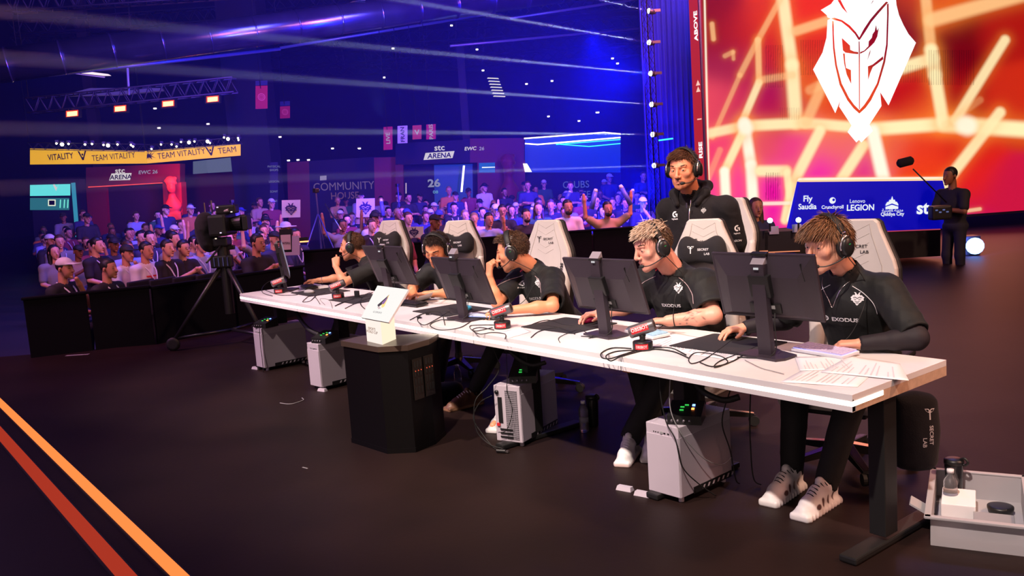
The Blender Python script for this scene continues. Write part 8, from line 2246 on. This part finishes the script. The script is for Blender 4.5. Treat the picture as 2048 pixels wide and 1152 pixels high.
for a, b, d, lab in (((1262, 410), (1240, 370), 16, 'white-tipped cheering stick in the cheering spectator\'s left hand'), ((1183, 418), (1192, 378), 16, 'cheering stick in the cheering spectator\'s right hand'), ((766, 432), (762, 398), 21, 'upright cheering stick right of the second mask sign'), ((1058, 448), (1064, 415), 20, 'short cheering stick above the middle chair'), ((1262, 405), (1266, 378), 20, 'cheering stick behind the cheering spectator\'s right-hand stick'), ((1133, 398), (1140, 382), 22, 'slim cheering stick below the CLUBS sign'), ((477, 445), (474, 418), 18, 'cheering stick above the broadcast camera')): stick(a, b, d, lab)

# broadcast camera on a wheeled pedestal --------------------------------------------
cp = ground(455, 9.95, 0); t = thing('broadcast_camera', 'black broadcast camera on wheeled tripod between barrier and desk', 'camera', cp, CAM_YAW)
bp_ = MT['black_plastic']
# local: x = right in the picture, y away
MB().box((.02, 0, 1.36), (.20, .42, .24), bp_, bev=.03).build('camera_body', t)
mb = MB(); mb.cyl((.12, 0, 1.36), (.28, -.04, 1.37), .075, bp_, 20, .095); mb.box((.31, -.05, 1.37), (.06, .18, .16), bp_, bev=.01); mb.build('lens', t)
mb = MB(); mb.box((.10, -.02, 1.53), (.22, .16, .10), bp_, bev=.02); mb.cyl((-.02, -.05, 1.50), (.14, -.1, 1.52), .018, T('mic_grey', (.3, .25, .25), .5), 12); o1 = mb.build('viewfinder', t)
mb = MB(); mb.cyl((-.16, 0, 1.50), (-.16, 0, 1.62), .008, MT['grey_metal'], 8); mb.cyl((-.08, 0, 1.50), (-.08, 0, 1.64), .008, MT['grey_metal'], 8); mb.build('antenna', t)
s = SDF(); s.ell((-.17, 0, 1.32), (.12, .15, .20), .05); s.ell((-.15, 0, 1.18), (.10, .13, .12), .05); s.mesh('rain_cover', .012, MT['velour_black'], t, base=None, disp=wrinkle(.015, 26, 8))
mb = MB(); mb.box((0, 0, 1.17), (.16, .20, .10), bp_, bev=.02); mb.cyl((0, 0, .98), (0, 0, 1.15), .07, bp_, 16); mb.box((0, 0, 1.10), (.26, .06, .05), bp_, bev=.01); mb.build('fluid_head', t)
mb = MB(); mb.cyl((0, 0, .35), (0, 0, 1.0), .055, bp_, 16); 
mb.build('column', t)
for k in range(3):
    a = math.radians(200 + 120 * k); d = Vector((math.cos(a), math.sin(a), 0)); lg = MB().tube([Vector((0, 0, .95)), d * .62 + Vector((0, 0, .12))], [.032, .022], bp_, 8).build('tripod_leg', t)
    MB().tube([Vector((0, 0, .16)), d * .62 + Vector((0, 0, .14))], .018, T('dolly_steel', (.05, .045, .06), .35, .8), 8).build('dolly_arm', t)
    q = d * .64 + Vector((0, 0, .075)); mb = MB(); mb.lathe([(.045, -.018), (.075, -.018), (.075, .018), (.045, .018)], q, MT['black_rubber'], 20, Matrix.Rotation(PI / 2, 3, 'X')); mb.lathe([(0, -.012), (.045, -.012), (.045, .012), (0, .012)], q, MT['gun_grey'], 16, Matrix.Rotation(PI / 2, 3, 'X')); mb.build('caster_wheel', lg)
mb = MB(); mb.tube([Vector((.02, -.05, 1.15)), Vector((-.05, -.45, .98))], .012, bp_, 8); mb.build('pan_bar', t)
mb = MB(); mb.box((-.02, -.03, .95), (.24, .10, .14), bp_, bev=.02); 
for k in range(4): mb.box((-.09 + k * .05, -.085, .95), (.012, .01, .10), T('glint_blue', (.15, .2, .5), .2, .6))
mb.build('battery_box', t)
for k, (x, z, c) in enumerate(((.02, 1.56, (.8, .6, 1)), (.17, 1.50, (1, .8, .8)), (.06, 1.28, (.8, .7, 1)), (.0, 1.22, (1, .8, .6)))): MB().box((x, -.215 if z < 1.5 else -.11, z), (.02, .004, .012), GL('cam_led_%d' % k, c, 1.2)).build('status_light', t)

def light_stand(px, ytop, ybot, d, label, spread=.35):
    b = ground(px, d); top = at(px, ytop, d=d); H = top.z - b.z; t = thing('tripod_stand', label, 'stand', b); st = T('stand_steel', (.08, .08, .22), .4, .6)
    MB().cyl((0, 0, H * .35), (0, 0, H), .018, st, 8).build('mast', t)
    for k in range(3):
        a = .4 + k * 2.09; MB().tube([Vector((0, 0, H * .80)), Vector((spread * math.cos(a), spread * math.sin(a), .01))], .014, st, 6).build('leg', t)
    MB().box((0, 0, H + .04), (.12, .08, .08), MT['black_plastic'], bev=.01).build('head', t)
light_stand(650, 384, 470, 16.5, 'tripod stand in the aisle right of the left audience block', .7); light_stand(812, 372, 430, 24, 'slim tripod stand in front of the central arena booth', .5); light_stand(482, 405, 470, 21, 'slim tripod stand behind the broadcast camera', .5)
a = at(651, 408, d=16.2); b = at(682, 460, d=15.4); o = MB().tube([Vector(), b - a], .014, MT['grey_metal'], 8).build('boom_pole'); o.location = a; tag(o, 'slanting pole running from the aisle tripod toward the profile player', 'pole')
p = ground(615, 12.5); t = thing('floor_lamp', 'small orange floor lamp left of the profile player', 'lamp', at(608, 478, d=12.6)); MB().box((0, 0, 0), (.12, .08, .05), MT['black_metal'], rot=CAM_YAW).build('housing', t); MB().box((0, 0, -.035), (.11, .07, .02), glow('lamp_amber', (1, .35, .12), 2.5), rot=CAM_YAW).build('lens', t)

# crew beyond the players ----------------------------------------------------------------
def place_crew(k, px, py_head, d, z_head, label, rz, top, skin, hair, sc=1.0):
    q = at(px, py_head, d=d); o, c_, h_ = place(k, Vector((q.x, q.y, q.z - z_head * sc)), rz, top, skin, hair, sc); tag(o, label, 'person'); return o
o = place_crew(4, 1509, 415, 11.6, 1.24, 'long-haired person in dark printed shirt at the production tables', CAM_YAW + .1, 0, 1, 1)
for c in o.children:
    if c.name.split('.')[0] == 'top':
        for i, tx in enumerate(('HEAVEN', 'ON AIR')): geo_mesh('print', text_geo(tx, .02), frame((0, -.16, .90 - i * .05), (1, 0, 0), (0, -1, 0)), GL('shirt_print', (.35, .4, .9), .5), c, .030, lift=.0)
o = place_crew(8, 1905, 352, 12.6, 1.64, 'crew person standing with a boom pole by the blue board', CAM_YAW - 1.15, 1, 2, 0)
a = at(1893, 405, d=12.4); b = at(1826, 338, d=12.2); t = thing('boom_microphone', 'fluffy boom microphone held up before the giant screen', 'microphone', a)
MB().tube([Vector(), b - a], .010, MT['black_plastic'], 8).build('pole', t)
e0, e1 = at(1795, 328, d=12.2) - a, at(1826, 320, d=12.2) - a
MB().tube([e0, e0.lerp(e1, .12), e0.lerp(e1, .88), e1], [.035, .062, .062, .035], T('fur_black', (.012, .010, .014), 1.0, bump=.5, bscale=60), 14).build('windshield', t)
t = thing('equipment_bag', 'black equipment bag with glinting fittings hanging at the boom operator\'s waist', 'bag', at(1880, 425, d=12.3)); MB().box((0, 0, 0), (.28, .16, .20), MT['black_plastic'], rot=CAM_YAW, bev=.03).build('pouch', t)
for k in range(4): MB().box(VR * (-.09 + k * .05) - VF * .09 + ZU * (.04 - .03 * (k % 2)), (.03, .01, .02), GL('bag_glint', (.3, .35, .8), .35), rot=CAM_YAW).build('fitting', t)
t = thing('moving_light', 'bright bluish-white stage lamp on the floor at the right edge', 'lamp', at(1950, 492, d=13.5)); MB().sph((0, 0, 0), .13, glow('blue_flood', (.25, .4, 1), 4), 14).build('lens', t); MB().box(VF * .18, (.26, .22, .3), MT['black_metal'], rot=CAM_YAW, bev=.02).build('housing', t)
lamp('floor_blue', 'SPOT', at(1948, 488, d=13.2), at(1850, 500, d=15), 160, (.1, .15, 1.0), .1, 120)
